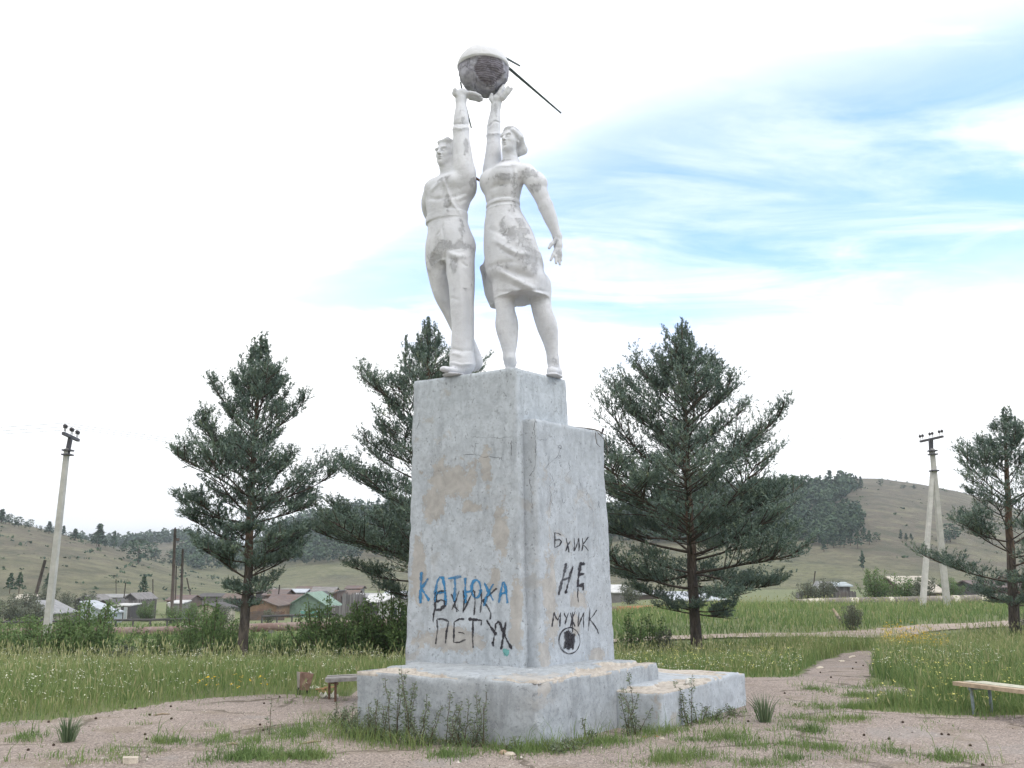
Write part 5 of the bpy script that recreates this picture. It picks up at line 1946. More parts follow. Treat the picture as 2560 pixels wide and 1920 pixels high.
G_L = 'small pines scattered along the left hill'
for i, (x, y, h, k, w) in enumerate(sorted(((14, 385, 150, 2, 2.0), (60, 395, 95, 1, 1.5), (100, 400, 115, 4, 1.4), (160, 425, 95, 4, 1.5), (205, 430, 115, 1, 1.5), (285, 440, 70, 4, 1.2), (325, 445, 100, 1, 1.4), (395, 445, 40, 1, 1), (440, 472, 60, 4, 1.3),
                                     (500, 495, 70, 1, 1.3), (535, 500, 130, 2, 2.0), (570, 500, 80, 4, 1.3), (690, 520, 105, 2, 1.8), (760, 545, 65, 1, 1.3), (820, 575, 125, 2, 2.2), (870, 565, 50, 1, 1.2), (935, 565, 50, 4, 1.2),
                                     (1080, 640, 240, 5, 1.9), (1055, 640, 150, 4, 1.3), (1150, 650, 90, 2, 2.0), (1240, 665, 190, 5, 1.2), (1360, 695, 120, 0, 1.6), (1330, 690, 70, 1, 1.2), (1480, 730, 150, 1, 1.4), (1510, 830, 260, 1, 1.7), (1650, 765, 190, 1, 1.3), (1690, 765, 140, 4, 1.3), (1780, 775, 65, 1, 1.6), (1880, 805, 180, 4, 1.5), (1950, 810, 150, 1, 1.5)))):
    a, b = zl(x, y)
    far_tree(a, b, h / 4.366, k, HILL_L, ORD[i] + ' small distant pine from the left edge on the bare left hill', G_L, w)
for (x, y, h, k, w, lab) in ((105, 1140, 200, 0, 1.2, 'left one of two dark spruces at the foot of the left hill'), (205, 1140, 215, 3, 1.1, 'right one of two dark spruces at the foot of the left hill'),
                             (515, 1140, 200, 0, 1.1, 'dark spruce behind the leaning concrete pole'), (1560, 1200, 225, 0, 1.3, 'single spruce standing behind the grey plank fence on the left')):
    a, b = zl(x, y)
    p = at(a, b, 150.0)
    root = thing('spruce_tree', lab, 'tree', (p.x, p.y, p.z), 1.0 + x, 'dark spruces behind the village')
    s_ = h / 4.366 / F_PX * 150
    root.scale = (s_ * w, s_ * w, s_)
    link(bpy.data.objects.new('crown', FAR[k][0]), root)
    link(bpy.data.objects.new('trunk', FAR[k][1]), root)
G_R = 'small pines scattered on the right hill'
for i, (x, y, h, k, w) in enumerate(sorted(((2141, 1228, 26, 2, 1.6), (2152, 1226, 34, 5, 1.4), (2201, 1215, 16, 1, 1.5), (2258, 1222, 10, 1, 2.5), (2286, 1224, 12, 2, 2), (2243, 1352, 26, 5, 1.2), (2256, 1352, 18, 2, 2.0), (2268, 1350, 14, 2, 2),
                        (2150, 1355, 32, 3, 1.2), (2134, 1372, 48, 0, 1.2), (2146, 1338, 50, 3, 1.0), (2164, 1362, 34, 0, 1.3), (2181, 1355, 24, 4, 1.3), (2116, 1366, 44, 5, 1.3), (2100, 1372, 36, 0, 1.2), (2075, 1372, 30, 2, 1.6), (2090, 1370, 26, 4, 1.2), (2060, 1366, 34, 3, 1.2), (2050, 1380, 30, 2, 1.5), (2118, 1340, 46, 4, 1.3),
                        (2143, 1428, 48, 5, 0.8), (2366, 1356, 46, 1, 1.6), (2356, 1358, 30, 4, 1.5), (2380, 1350, 30, 1, 1.6)))):
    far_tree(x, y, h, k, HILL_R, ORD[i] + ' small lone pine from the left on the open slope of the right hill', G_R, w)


def wood(name, hill, poly, n, hpx, label, seed):
    """a far wood that reads as one mass"""
    rg = np.random.RandomState(seed)
    poly = [tuple(p) for p in poly]
    P = np.array(poly)
    Vs, Fs, Ts, off, got = [], [], [], 0, 0
    variants = [far_tree_arrays(np.random.RandomState(300 + i), ('cone', 'round', 'round')[i % 3], 60) for i in range(6)]
    while got < n:
        x, y = rg.uniform(P[:, 0].min(), P[:, 0].max()), rg.uniform(P[:, 1].min(), P[:, 1].max())
        if not inside(poly, np.array([x]), np.array([y]))[0]:
            continue
        p = hill_pt(hill, x, y)
        V, F, ti = variants[rg.randint(6)]
        s = hpx * rg.uniform(0.7, 1.25) / F_PX * p[1]
        a = rg.uniform(0, 6.28)
        R = np.array([[math.cos(a), -math.sin(a), 0], [math.sin(a), math.cos(a), 0], [0, 0, 1]])
        Vs.append((V @ R.T) * np.array([s * 1.25, s * 1.25, s]) + p)
        Fs.append(F + off)
        Ts.append(np.clip(ti + rg.normal(0, 0.12), 0, 1))
        off += len(V)
        got += 1
    o = np_obj(name, np.concatenate(Vs), np.concatenate(Fs), M_FAR, None, False, {'tint': np.concatenate(Ts)})
    tag(o, label, 'wood', None, 'stuff')


wood('pine_wood', HILL_R, [(1480, 1300), (1700, 1252), (1850, 1234), (2000, 1221), (2130, 1213), (2138, 1228), (2095, 1262), (2045, 1282), (2000, 1305), (2070, 1288), (2145, 1278), (2150, 1315), (2110, 1352), (2050, 1368), (1980, 1352), (1900, 1350), (1700, 1360), (1480, 1360)], 1050, 34, 'dark pine wood on the shoulder of the right hill', 1)
wood('pine_wood', HILL_F, [(590, 1380), (640, 1368), (700, 1334), (760, 1304), (850, 1282), (1000, 1272), (1300, 1282), (1500, 1292), (1500, 1360), (1300, 1380), (1000, 1390), (880, 1405), (760, 1415), (640, 1428), (520, 1430), (450, 1425), (430, 1400), (480, 1372), (560, 1372)], 950, 32, 'dark pine wood filling the far hill left of the pedestal', 2)
wood('pine_wood', HILL_F, [(180, 1356), (300, 1360), (380, 1352), (450, 1348), (520, 1361), (590, 1371), (590, 1382), (520, 1374), (450, 1360), (380, 1364), (300, 1372), (180, 1366)], 190, 24, 'strip of pines along the far ridge on the left', 3)



def scrub(hill, n, x0, x1, seed, label):
    """low bushes, tussocks and stones dotted over a hillside"""
    rg = np.random.RandomState(seed)
    P = hill.pos(rg.uniform(x0, x1, n), rg.uniform(0.03, 0.97, n) ** 0.8)
    k = 7
    m = n * k
    s = np.repeat(rg.uniform(0.25, 1.0, n) ** 1.8 * 1.2, k)
    C = np.repeat(P, k, 0) + rg.normal(size=(m, 3)) * s[:, None] * np.array([0.8, 0.8, 0.2]) + np.array([0, 0, 0.15])
    a = rg.normal(size=(m, 3))
    a /= np.linalg.norm(a, axis=1, keepdims=True)
    b = np.cross(a, rg.normal(size=(m, 3)))
    b /= np.linalg.norm(b, axis=1, keepdims=True)
    q = s[:, None] * 0.6
    V = np.stack([C - a * q, C - b * q * 0.6, C + a * q, C + b * q * 0.6], 1).reshape(-1, 3)
    o = np_obj('scrub', V, np.arange(4 * m).reshape(-1, 4), M_FAR, None, False, {'tint': np.repeat(np.clip(rg.normal(0.75, 0.3, n), 0, 1), 4 * k)})
    tag(o, label, 'scrub', None, 'stuff')


scrub(HILL_L, 200, -60, 640, 4, 'low scrub dotted over the bare left hillside')
scrub(HILL_R, 200, 1900, 2620, 5, 'low scrub dotted over the grassy right hill')

# ---------------------------------------------------------------- shrubs
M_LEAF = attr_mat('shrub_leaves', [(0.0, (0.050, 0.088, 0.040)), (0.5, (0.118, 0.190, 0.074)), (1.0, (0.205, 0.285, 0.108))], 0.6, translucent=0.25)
M_LEAFG = attr_mat('grey_shrub_leaves', [(0.0, (0.070, 0.085, 0.062)), (0.5, (0.135, 0.155, 0.110)), (1.0, (0.210, 0.220, 0.165))], 0.7, translucent=0.2)
M_STEM = simple('shrub_stem', (0.11, 0.09, 0.06), 0.9)


def leaf_cloud(P, D, L, W, rg):
    """leaf quads at P along D"""
    m = len(P)
    r = rg.normal(size=(m, 3))
    w = np.cross(D, r)
    w /= np.linalg.norm(w, axis=1, keepdims=True) + 1e-9
    V = np.stack([P, P + D * (L * 0.5)[:, None] + w * (W * 0.5)[:, None], P + D * L[:, None], P + D * (L * 0.5)[:, None] - w * (W * 0.5)[:, None]], 1)
    return V.reshape(-1, 3), np.arange(4 * m).reshape(-1, 4)


def shrub_mesh(seed, stems, H, spread, leaves, leaf, mat, low=0.08):
    rg = np.random.RandomState(seed)
    paths, Ps, Ds, Ts = [], [], [], []
    for i in range(stems):
        a = rg.uniform(0, 6.28)
        lean = rg.uniform(0.05, 1.0) * spread
        h = H * rg.uniform(0.55, 1.05) * (1.08 - 0.3 * lean / spread)
        b = np.array([rg.normal(0, 0.08 * spread), rg.normal(0, 0.08 * spread), -0.03])
        u = np.linspace(0, 1, 6)[:, None]
        tip = np.array([math.cos(a) * lean, math.sin(a) * lean, h])
        pts = b + tip * u * np.array([1, 1, 1]) + np.array([math.cos(a), math.sin(a), 0]) * 0.10 * spread * np.sin(u * 3.0)
        paths.append((pts, np.linspace(0.012, 0.004, 6) * max(1, H)))
        m = int(leaves / stems)
        uu = rg.uniform(low, 1.0, m) ** 0.8
        p = np.stack([np.interp(uu, u[:, 0], pts[:, j]) for j in range(3)], 1)
        rad = 0.17 * spread * (1.15 - uu)[:, None] + 0.03
        p = p + rg.normal(size=(m, 3)) * rad * np.array([1, 1, 0.7])
        d = rg.normal(size=(m, 3)) + np.array([math.cos(a) * .5, math.sin(a) * .5, 0.9])
        Ps.append(p)
        Ds.append(d / np.linalg.norm(d, axis=1, keepdims=True))
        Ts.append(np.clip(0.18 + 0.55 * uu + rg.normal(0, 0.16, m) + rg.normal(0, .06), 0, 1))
    P, D, T = np.concatenate(Ps), np.concatenate(Ds), np.concatenate(Ts)
    P[:, 2] = np.maximum(P[:, 2], 0.02)
    V, F = leaf_cloud(P, D, rg.uniform(0.7, 1.3, len(P)) * leaf, rg.uniform(0.7, 1.3, len(P)) * leaf * 0.5, rg)
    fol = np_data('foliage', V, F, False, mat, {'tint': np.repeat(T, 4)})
    Vs, Fs = tubes_np(paths, 4)
    return fol, np_data('stems', Vs, Fs, True, M_STEM)


SHR = [shrub_mesh(1, 26, 1.5, 0.85, 3400, 0.075, M_LEAF), shrub_mesh(2, 22, 1.7, 0.80, 3200, 0.075, M_LEAF), shrub_mesh(3, 26, 1.25, 0.95, 3400, 0.075, M_LEAF), shrub_mesh(4, 9, 1.3, 0.5, 700, 0.085, M_LEAF, 0.2),
       shrub_mesh(5, 16, 1.3, 0.75, 2000, 0.085, M_LEAFG), shrub_mesh(6, 10, 1.25, 0.55, 900, 0.09, M_LEAFG)]


def shrub(px, Y, hpx, kind, label, group, wide=1.0, cat='shrub'):
    x = (px - 1280) / F_PX * Y * 1.02
    z = zg1(x, Y)
    s = hpx / F_PX * Y / (1.5, 1.7, 1.25, 1.3, 1.3, 1.25)[kind]
    root = thing('shrub', label, cat, (x, Y, z), px * 0.37, group)
    root.scale = (s * wide, s * wide, s)
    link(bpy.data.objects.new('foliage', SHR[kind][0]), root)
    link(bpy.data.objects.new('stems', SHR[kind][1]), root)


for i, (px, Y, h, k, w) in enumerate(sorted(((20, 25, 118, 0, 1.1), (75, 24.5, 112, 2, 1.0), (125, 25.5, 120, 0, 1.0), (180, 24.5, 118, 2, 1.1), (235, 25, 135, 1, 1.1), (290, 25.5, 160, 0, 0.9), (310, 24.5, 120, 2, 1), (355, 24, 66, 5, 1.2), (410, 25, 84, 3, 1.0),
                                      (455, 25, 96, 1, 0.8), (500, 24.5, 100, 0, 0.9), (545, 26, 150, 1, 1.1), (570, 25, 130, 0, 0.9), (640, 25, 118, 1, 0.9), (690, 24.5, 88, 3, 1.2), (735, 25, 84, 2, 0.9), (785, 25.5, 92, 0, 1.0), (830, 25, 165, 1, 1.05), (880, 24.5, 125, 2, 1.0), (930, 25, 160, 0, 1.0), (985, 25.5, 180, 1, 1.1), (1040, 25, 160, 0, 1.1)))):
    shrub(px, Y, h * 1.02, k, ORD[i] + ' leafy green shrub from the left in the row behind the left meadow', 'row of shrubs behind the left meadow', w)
shrub(565, 23.0, 170, 3, 'thin leafy sapling close beside the trunk of the left pine', None, 0.7)
for (px, Y, h, k, w, lab) in ((1562, 24.5, 105, 3, 1.1, 'light green shrub showing just right of the pedestal'), (1612, 25, 95, 3, 1.1, 'loose light green shrub left of the broad pine trunk'), (1650, 24.5, 70, 5, 1.0, 'low shrub close to the left of the broad pine trunk'),
                              (2092, 34, 62, 4, 1.0, 'grey green bush with a pale log in the right meadow'), (2508, 29.5, 62, 4, 0.9, 'small bush at the foot of the right edge pine')):
    shrub(px, Y, h, k, lab, None, w)
for (px, Y, h, k, w, lab) in ((2150, 82, 92, 0, 0.9, 'big round green bush behind the wrapped pipe'), (2215, 80, 78, 2, 1.0, 'bright green bush behind the wrapped pipe'), (2265, 78, 70, 4, 1.1, 'pinkish grey bush in front of the plank-roofed house'), (2030, 86, 60, 4, 1.3, 'grey bush at the left end of the wrapped pipe'), (1990, 84, 55, 4, 1.3, 'low grey bush behind the lowest branches of the broad pine'),
                              (2330, 110, 58, 0, 1.2, 'green bush behind the plank-roofed house'), (2425, 75, 40, 4, 1.2, 'grey bush right of the braced concrete pole'), (1560, 110, 55, 4, 1.2, 'grey bush below the white roof right of the pedestal')):
    shrub(px, Y, h, k, lab, None, w)
for i, (px, Y, h, k, w) in enumerate(sorted(((8, 100, 70, 0, 1.3), (40, 92, 50, 4, 1.5), (85, 96, 62, 4, 1.3), (120, 100, 72, 4, 1.3), (150, 92, 52, 4, 1.3), (165, 118, 78, 4, 1.0), (210, 125, 60, 4, 1.0), (262, 120, 62, 4, 1.3), (240, 86, 40, 5, 1.3), (290, 84, 36, 0, 1.2), (410, 105, 52, 0, 1.0), (470, 95, 46, 0, 1.2), (515, 100, 50, 0, 1.2), (590, 92, 48, 4, 1.0), (700, 96, 36, 4, 1.0), (860, 94, 30, 5, 1.4), (905, 94, 34, 4, 1.3), (600, 140, 40, 4, 1.2)))):
    shrub(px, Y, h, k, ORD[i] + ' grey green garden bush from the left among the village sheds', 'garden bushes among the left village sheds', w)

# ---------------------------------------------------------------- grass
M_GRASS = attr_mat('grass_blades', [(0.0, (0.088, 0.142, 0.052)), (0.35, (0.158, 0.240, 0.086)), (0.65, (0.225, 0.286, 0.104)), (0.85, (0.295, 0.310, 0.142)), (1.0, (0.37, 0.355, 0.19))], 0.7, translucent=0.25)
M_WFLOWER = simple('white_flower', (0.60, 0.60, 0.48), 0.8, 0.1)
M_YFLOWER = simple('yellow_flower', (0.62, 0.42, 0.04), 0.8, 0.15)


def blades(XY, H, W, tint, rg, bend=0.6, seg2=True):
    """one bent tapering blade per point"""
    n = len(XY)
    z = zg(XY[:, 0], XY[:, 1])
    a = rg.uniform(0, 6.283, n)
    side = np.stack([np.cos(a), np.sin(a), np.zeros(n)], 1) * (W * 0.5)[:, None]
    b = rg.uniform(0, 6.283, n)
    ln = np.stack([np.cos(b), np.sin(b), np.zeros(n)], 1) * (H * bend * rg.uniform(0.1, 1.0, n))[:, None]
    base = np.stack([XY[:, 0], XY[:, 1], z - 0.01], 1)
    up = np.array([0, 0, 1.0])
    mid = base + ln * 0.30 + up * (H * 0.58)[:, None]
    tip = base + ln + up * (H * rg.uniform(0.85, 1.0, n))[:, None]
    V = np.stack([base - side, base + side, mid + side * 0.75, mid - side * 0.75, tip], 1).reshape(-1, 3)
    o = np.arange(n)[:, None] * 5
    F = np.concatenate([np.concatenate([o, o + 1, o + 2], 1), np.concatenate([o, o + 2, o + 3], 1), np.concatenate([o + 3, o + 2, o + 4], 1)])
    return V, F, np.repeat(tint, 5)


def scatter(n, xr, yr, rg, ok, wedge=None):
    out = []
    got = 0
    while got < n:
        m = 20000
        Y = rg.uniform(yr[0], yr[1], m)
        X = rg.uniform(xr[0], xr[1], m)
        if wedge is not None:
            X = Y * rg.uniform(wedge[0], wedge[1], m)
        k = ok(X, Y)
        out.append(np.stack([X[k], Y[k]], 1))
        got += int(k.sum())
    return np.concatenate(out)[:n]


def off_paths(X, Y):
    Q = np.stack([X, Y, np.zeros(len(X))], 1)
    wx = vnoise(Q, 1.9, 5.0, 4) * 0.34
    wy = vnoise(Q, 1.9, 15.0, 4) * 0.34
    k = ~inside(PLAZA, X + wx, Y + wy + np.abs(np.random.RandomState(len(X)).normal(0, 0.22, len(X))))
    k &= ~inside(ROAD, X + wx, Y + wy) & ~inside(ROAD, X + wx, Y + wy + 1.1) & ~inside(ROAD, X + wx, Y + 2.2)
    k &= ~inside(PATH, X + wx, Y + wy)
    return k


def clump(X, Y, s, seed):
    return vnoise(np.stack([X, Y, np.zeros(len(X))], 1), s, seed, 3)


def meadow(name, n, yr, wedge, H0, W0, label, seed, dry=0.0, ok=None):
    rg = np.random.RandomState(seed)
    test = (lambda X, Y: off_paths(X, Y)) if ok is None else (lambda X, Y: off_paths(X, Y) & ok(X, Y))
    XY = scatter(n, (0, 1), yr, rg, test, wedge)
    c = clump(XY[:, 0], XY[:, 1], 0.55, seed)
    c2 = clump(XY[:, 0], XY[:, 1], 0.16, seed + 3)
    H = H0 * (0.75 + 0.45 * c + 0.25 * c2) * rg.uniform(0.5, 1.25, n)
    H = np.clip(H, H0 * 0.2, None)
    near = inside(PLAZA, XY[:, 0], XY[:, 1] - 0.9) | inside(PLAZA, XY[:, 0] + 0.5, XY[:, 1] - 0.5)
    near2 = inside(PLAZA, XY[:, 0], XY[:, 1] - 0.4)
    H = H * np.where((XY[:, 0] > 0.36 * XY[:, 1]) & (XY[:, 1] < 24), 1.45, 1.0)
    H = H * np.where(near2, 0.35, np.where(near, 0.62, 1.0))
    d = XY[:, 1]
    W = W0 * rg.uniform(0.6, 1.3, n) * (d / 20.0) ** 0.7
    c3 = clump(XY[:, 0], XY[:, 1], 1.6, seed + 7)
    tint = np.clip(0.47 + dry + 0.30 * c2 + 0.22 * c + 0.18 * c3 + rg.normal(0, 0.20, n), 0, 1)
    V, F, T = blades(XY, H, W, tint, rg)
    # one in nine blades is a taller flowering stalk with a pale seed head
    k = rg.uniform(size=n) < 0.11
    Vs, Fs, Ts = blades(XY[k], H[k] * 1.35 + 0.05, W[k] * 0.6, np.clip(rg.normal(0.80, 0.12, k.sum()), 0, 1), rg, 0.35)
    tips = Vs.reshape(-1, 5, 3)[:, 4]
    m_ = len(tips)
    hl_, hw_ = 0.10 * H0 / 0.4 * rg.uniform(0.6, 1.3, m_), W[k] * rg.uniform(0.8, 1.6, m_)
    an = rg.uniform(0, 6.283, m_)
    sd = np.stack([np.cos(an), np.sin(an), np.zeros(m_)], 1) * hw_[:, None] * 0.6
    upv = np.stack([rg.normal(0, .25, m_), rg.normal(0, .25, m_), np.ones(m_)], 1) * hl_[:, None]
    Vh = np.stack([tips - upv * 0.5, tips + sd, tips + upv * 0.5, tips - sd], 1).reshape(-1, 3)
    oh = np.arange(m_)[:, None] * 4
    Fh = np.concatenate([np.concatenate([oh, oh + 1, oh + 2], 1), np.concatenate([oh, oh + 2, oh + 3], 1)])
    Th = np.repeat(np.clip(rg.normal(0.90, 0.1, m_), 0, 1), 4)
    F = np.concatenate([F, Fs + len(V), Fh + len(V) + len(Vs)])
    V = np.concatenate([V, Vs, Vh])
    T = np.concatenate([T, Ts, Th])
    o = np_obj(name, V, F, M_GRASS, None, False, {'tint': T})
    tag(o, label, 'grass', None, 'stuff')
    return XY, H


XYl, Hl = meadow('meadow_grass', 52000, (10.0, 24.5), (-0.72, -0.02), 0.42, 0.013, 'tall meadow grass on the left in front of the shrubs', 5, 0.05)
XYr, Hr = meadow('meadow_grass', 56000, (11.0, 31.0), (0.06, 0.66), 0.38, 0.013, 'tall meadow grass on the right behind the monument and bench', 6, -0.08)
meadow('meadow_grass', 25000, (29.0, 72.0), (0.04, 0.64), 0.50, 0.020, 'pale green grass between the dirt road and the wrapped pipe', 7, -0.10)
meadow('meadow_grass', 27000, (24.0, 95.0), (-0.62, 0.08), 0.40, 0.024, 'rough green grass sloping down to the village', 8, -0.24)


def flowers(name, XY, H, mat, size, label, seed, discs=5, spread=0.03):
    """flat heads of a few tiny discs on top of the grass"""
    rg = np.random.RandomState(seed)
    n = len(XY)
    z = zg(XY[:, 0], XY[:, 1]) + H
    C = np.repeat(np.stack([XY[:, 0], XY[:, 1], z], 1), discs, 0) + rg.normal(size=(n * discs, 3)) * np.array([spread, spread, spread * 0.35])
    m = len(C)
    nrm = np.array([0, 0, 1.0]) + rg.normal(0, 0.35, (m, 3))
    a = np.cross(nrm, rg.normal(size=(m, 3)))
    a /= np.linalg.norm(a, axis=1, keepdims=True)
    b = np.cross(nrm, a)
    b /= np.linalg.norm(b, axis=1, keepdims=True)
    s = (size * rg.uniform(0.6, 1.3, m))[:, None]
    V = np.stack([C - a * s, C - b * s, C + a * s, C + b * s], 1).reshape(-1, 3)
    o = np_obj(name, V, np.arange(4 * m).reshape(-1, 4), mat, None, False)
    tag(o, label, 'flowers', None, 'stuff')


def pick(XY, H, n, seed, cond):
    rg = np.random.RandomState(seed)
    k = np.nonzero(cond(XY[:, 0], XY[:, 1]))[0]
    k = rg.choice(k, min(n, len(k)), replace=False)
    return XY[k], H[k] * rg.uniform(0.55, 1.05, len(k)) + 0.10


_a, _h = pick(XYl, Hl, 1500, 1, lambda X, Y: (clump(X, Y, 0.5, 40) > -0.05) & (Y < 20))
flowers('white_flowers', _a, _h, M_WFLOWER, 0.008, 'small white flower heads sprinkled through the left meadow', 3)
_a, _h = pick(XYr, Hr, 1500, 2, lambda X, Y: (clump(X, Y, 0.4, 41) > 0.05))
flowers('white_flowers', _a, _h, M_WFLOWER, 0.008, 'small pale flower heads sprinkled through the right meadow', 4)
_p = at_z(520, 1715, 0.25)
_a, _h = pick(XYl, Hl, 16, 5, lambda X, Y: (np.abs(X - _p.x) < 0.55) & (np.abs(Y - _p.y - 0.9) < 0.7))
flowers('yellow_flowers', _a, _h, M_YFLOWER, 0.013, 'patch of yellow flowers in the left meadow', 6)
_p2 = ground_at(2250, 1650)
_a, _h = pick(XYr, Hr, 330, 6, lambda X, Y: (np.abs(X - _p2.x) < 0.95) & (np.abs(Y - _p2.y) < 0.9))
flowers('yellow_flowers', _a, _h + 0.12, M_YFLOWER, 0.014, 'clump of yellow flowers beside the old footpath', 7, 6)
_p3 = ground_at(1920, 1680)
_a, _h = pick(XYr, Hr, 260, 8, lambda X, Y: (np.abs(X - _p3.x) < 2.2) & (Y < 19))
flowers('yellow_flowers', _a, _h, simple('pale_yellow_flower', (0.55, 0.52, 0.16), 0.8, 0.1), 0.010, 'pale yellow flower heads behind the low step', 9)

# low weeds in the cracks and on the gravel
rg = np.random.RandomState(77)
WEED_LINES = [[(180, 1900), (420, 1890), (540, 1858), (640, 1866), (760, 1838), (900, 1815)], [(380, 1862), (560, 1850), (640, 1858)], [(580, 1900), (700, 1885), (800, 1895), (560, 1905)], [(760, 1745), (700, 1765)], [(820, 1790), (760, 1830), (700, 1835)],
              [(1320, 1880), (1420, 1872), (1500, 1860), (1640, 1835)], [(1660, 1830), (1740, 1815), (1800, 1800), (1870, 1780)], [(1700, 1850), (1820, 1850), (1900, 1835), (2010, 1825), (2060, 1845)], [(1760, 1895), (1660, 1905), (1600, 1912)], [(1870, 1870), (1980, 1862), (2110, 1878)],
              [(1990, 1770), (2100, 1772), (2250, 1765), (2400, 1770), (2560, 1775)], [(2090, 1740), (2200, 1745), (2300, 1752)], [(1950, 1800), (2050, 1806), (2200, 1798)], [(2010, 1722), (2130, 1725), (2200, 1715)], [(2220, 1880), (2290, 1885)], [(2360, 1900), (2420, 1898)], [(2000, 1900), (1900, 1912), (1840, 1915)], [(30, 1845), (110, 1850)], [(1000, 1845), (1150, 1862), (1300, 1880)], [(860, 1810), (900, 1835), (1000, 1850)], [(1080, 1890), (1180, 1895)]]
XYw, Hw = [], []
for ln in WEED_LINES:
    for (x0, y0), (x1, y1) in zip(ln[:-1], ln[1:]):
        L = math.hypot(x1 - x0, y1 - y0)
        nspot = max(2, int(L / 5.5))
        for i in range(nspot):
            u = rg.uniform()
            c = at_z(x0 + (x1 - x0) * u, y0 + (y1 - y0) * u + rg.normal(0, 3), 0)
            if rg.uniform() < 0.2:
                continue
            m = rg.randint(12, 100)
            sp = rg.uniform(0.03, 0.17)
            XYw.append(np.stack([c.x + rg.normal(0, sp, m), c.y + rg.normal(0, sp * 1.1, m)], 1))
            Hw.append(np.full(m, rg.uniform(0.02, 0.10)) * rg.uniform(0.5, 1.3, m))
for i in range(260):
    c = at_z(rg.uniform(-50, 2600), rg.uniform(1730, 1925), 0)
    if not inside(PLAZA, np.array([c.x]), np.array([c.y]))[0]:
        continue
    m = rg.randint(5, 26)
    sp = rg.uniform(0.02, 0.08)
    XYw.append(np.stack([c.x + rg.normal(0, sp, m), c.y + rg.normal(0, sp, m)], 1))
    Hw.append(np.full(m, rg.uniform(0.02, 0.07)) * rg.uniform(0.5, 1.3, m))
XYw, Hw = np.concatenate(XYw), np.concatenate(Hw)
_n = clump(XYw[:, 0], XYw[:, 1], 3.0, 9) + 0.6 * clump(XYw[:, 0], XYw[:, 1], 0.9, 19)
_k = _n > rg.uniform(-0.35, 0.15, len(XYw))
XYw, Hw = XYw[_k] + rg.normal(0, 0.035, (int(_k.sum()), 2)), (Hw * np.clip(0.75 + 1.1 * _n, 0.35, 2.0))[_k]
_t = rg.uniform(size=len(Hw)) < 0.05
Hw = np.where(_t, Hw * 2.2 + 0.05, Hw)
V, F, T = blades(XYw, Hw, rg.uniform(0.004, 0.009, len(XYw)), np.clip(rg.normal(0.40, 0.13, len(XYw)) + 0.28 * clump(XYw[:, 0], XYw[:, 1], 2.0, 3), 0, 1), rg, 0.9)
V[:, 2] += 0.012
tag(np_obj('weeds', V, F, M_GRASS, None, False, {'tint': T}), 'low weeds growing in joints of the worn paving', 'weeds', None, 'stuff')

# gravel grains
n = 7000
gp = []
while len(gp) < n:
    c = at_z(rg.uniform(-60, 2620), rg.uniform(1725, 1930), 0)
    if inside(PLAZA, np.array([c.x]), np.array([c.y]))[0]:
        gp.append((c.x, c.y))
gp = np.array(gp)
s = rg.uniform(0.003, 0.009, n) * np.where(rg.uniform(size=n) < 0.04, 2.2, 1)
oct_ = np.array([[1, 0, 0], [0, 1, 0], [-1, 0, 0], [0, -1, 0], [0, 0, 0.8]])
jit = rg.uniform(0.6, 1.2, (n, 5, 1))
V = (oct_[None] * jit) * s[:, None, None] + np.stack([gp[:, 0], gp[:, 1], np.full(n, 0.010)], 1)[:, None, :]
o = np.arange(n)[:, None] * 5
F = np.concatenate([np.concatenate([o + i, o + (i + 1) % 4, o + 4], 1) for i in range(4)])
M_GRIT = attr_mat('gravel_grains', [(0.0, (0.09, 0.075, 0.065)), (0.5, (0.30, 0.245, 0.21)), (1.0, (0.62, 0.57, 0.52))], 0.9)
tag(np_obj('gravel', V.reshape(-1, 3), F, M_GRIT, None, False, {'tint': np.repeat(rg.uniform(0, 1, n), 5)}), 'loose gravel grains over the worn paving', 'gravel', None, 'stuff')

# ---------------------------------------------------------------- single plants near the monument
M_TUFT = attr_mat('bunch_grass', [(0.0, (0.075, 0.115, 0.060)), (0.5, (0.125, 0.180, 0.095)), (1.0, (0.21, 0.26, 0.15))], 0.6, translucent=0.2)


def tuft(px, py, hpx, label, seed):
    c = at_z(px, py, 0)
    rg = np.random.RandomState(seed)
    H = hpx / F_PX * c.y
    n = 95
    a = rg.uniform(0, 6.283, n)
    sp = rg.uniform(0, 1, n) ** 0.7
    d = np.stack([np.cos(a), np.sin(a), np.zeros(n)], 1)
    base = d * (sp * 0.055)[:, None]
    h = H * rg.uniform(0.55, 1.05, n)
    mid = base + d * (sp * 0.22 * h)[:, None] + np.array([0, 0, 1]) * (h * 0.55)[:, None]
    tip = base + d * (sp * 0.55 * h)[:, None] + np.array([0, 0, 1]) * (h * (1 - 0.18 * sp))[:, None]
    b = rg.uniform(0, 6.283, n)
    w = np.stack([np.cos(b), np.sin(b), np.zeros(n)], 1) * 0.0042
    V = np.stack([base - w, base + w, mid + w, mid - w, tip], 1).reshape(-1, 3)
    o = np.arange(n)[:, None] * 5
    F = np.concatenate([np.concatenate([o, o + 1, o + 2], 1), np.concatenate([o, o + 2, o + 3], 1), np.concatenate([o + 3, o + 2, o + 4], 1)])
    ob = np_obj('grass_tuft', V, F, M_TUFT, None, False, {'tint': np.repeat(rg.uniform(0, 1, n), 5)})
    ob.location = c
    tag(ob, label, 'grass tuft')


tuft(168, 1858, 72, 'big upright grass tuft on the paving at the left', 1)
tuft(1912, 1808, 78, 'big upright grass tuft beside the right end of the low step', 2)

M_WEED = attr_mat('wormwood_leaves', [(0.0, (0.090, 0.120, 0.080)), (0.5, (0.155, 0.195, 0.125)), (1.0, (0.240, 0.275, 0.180))], 0.7, translucent=0.2)


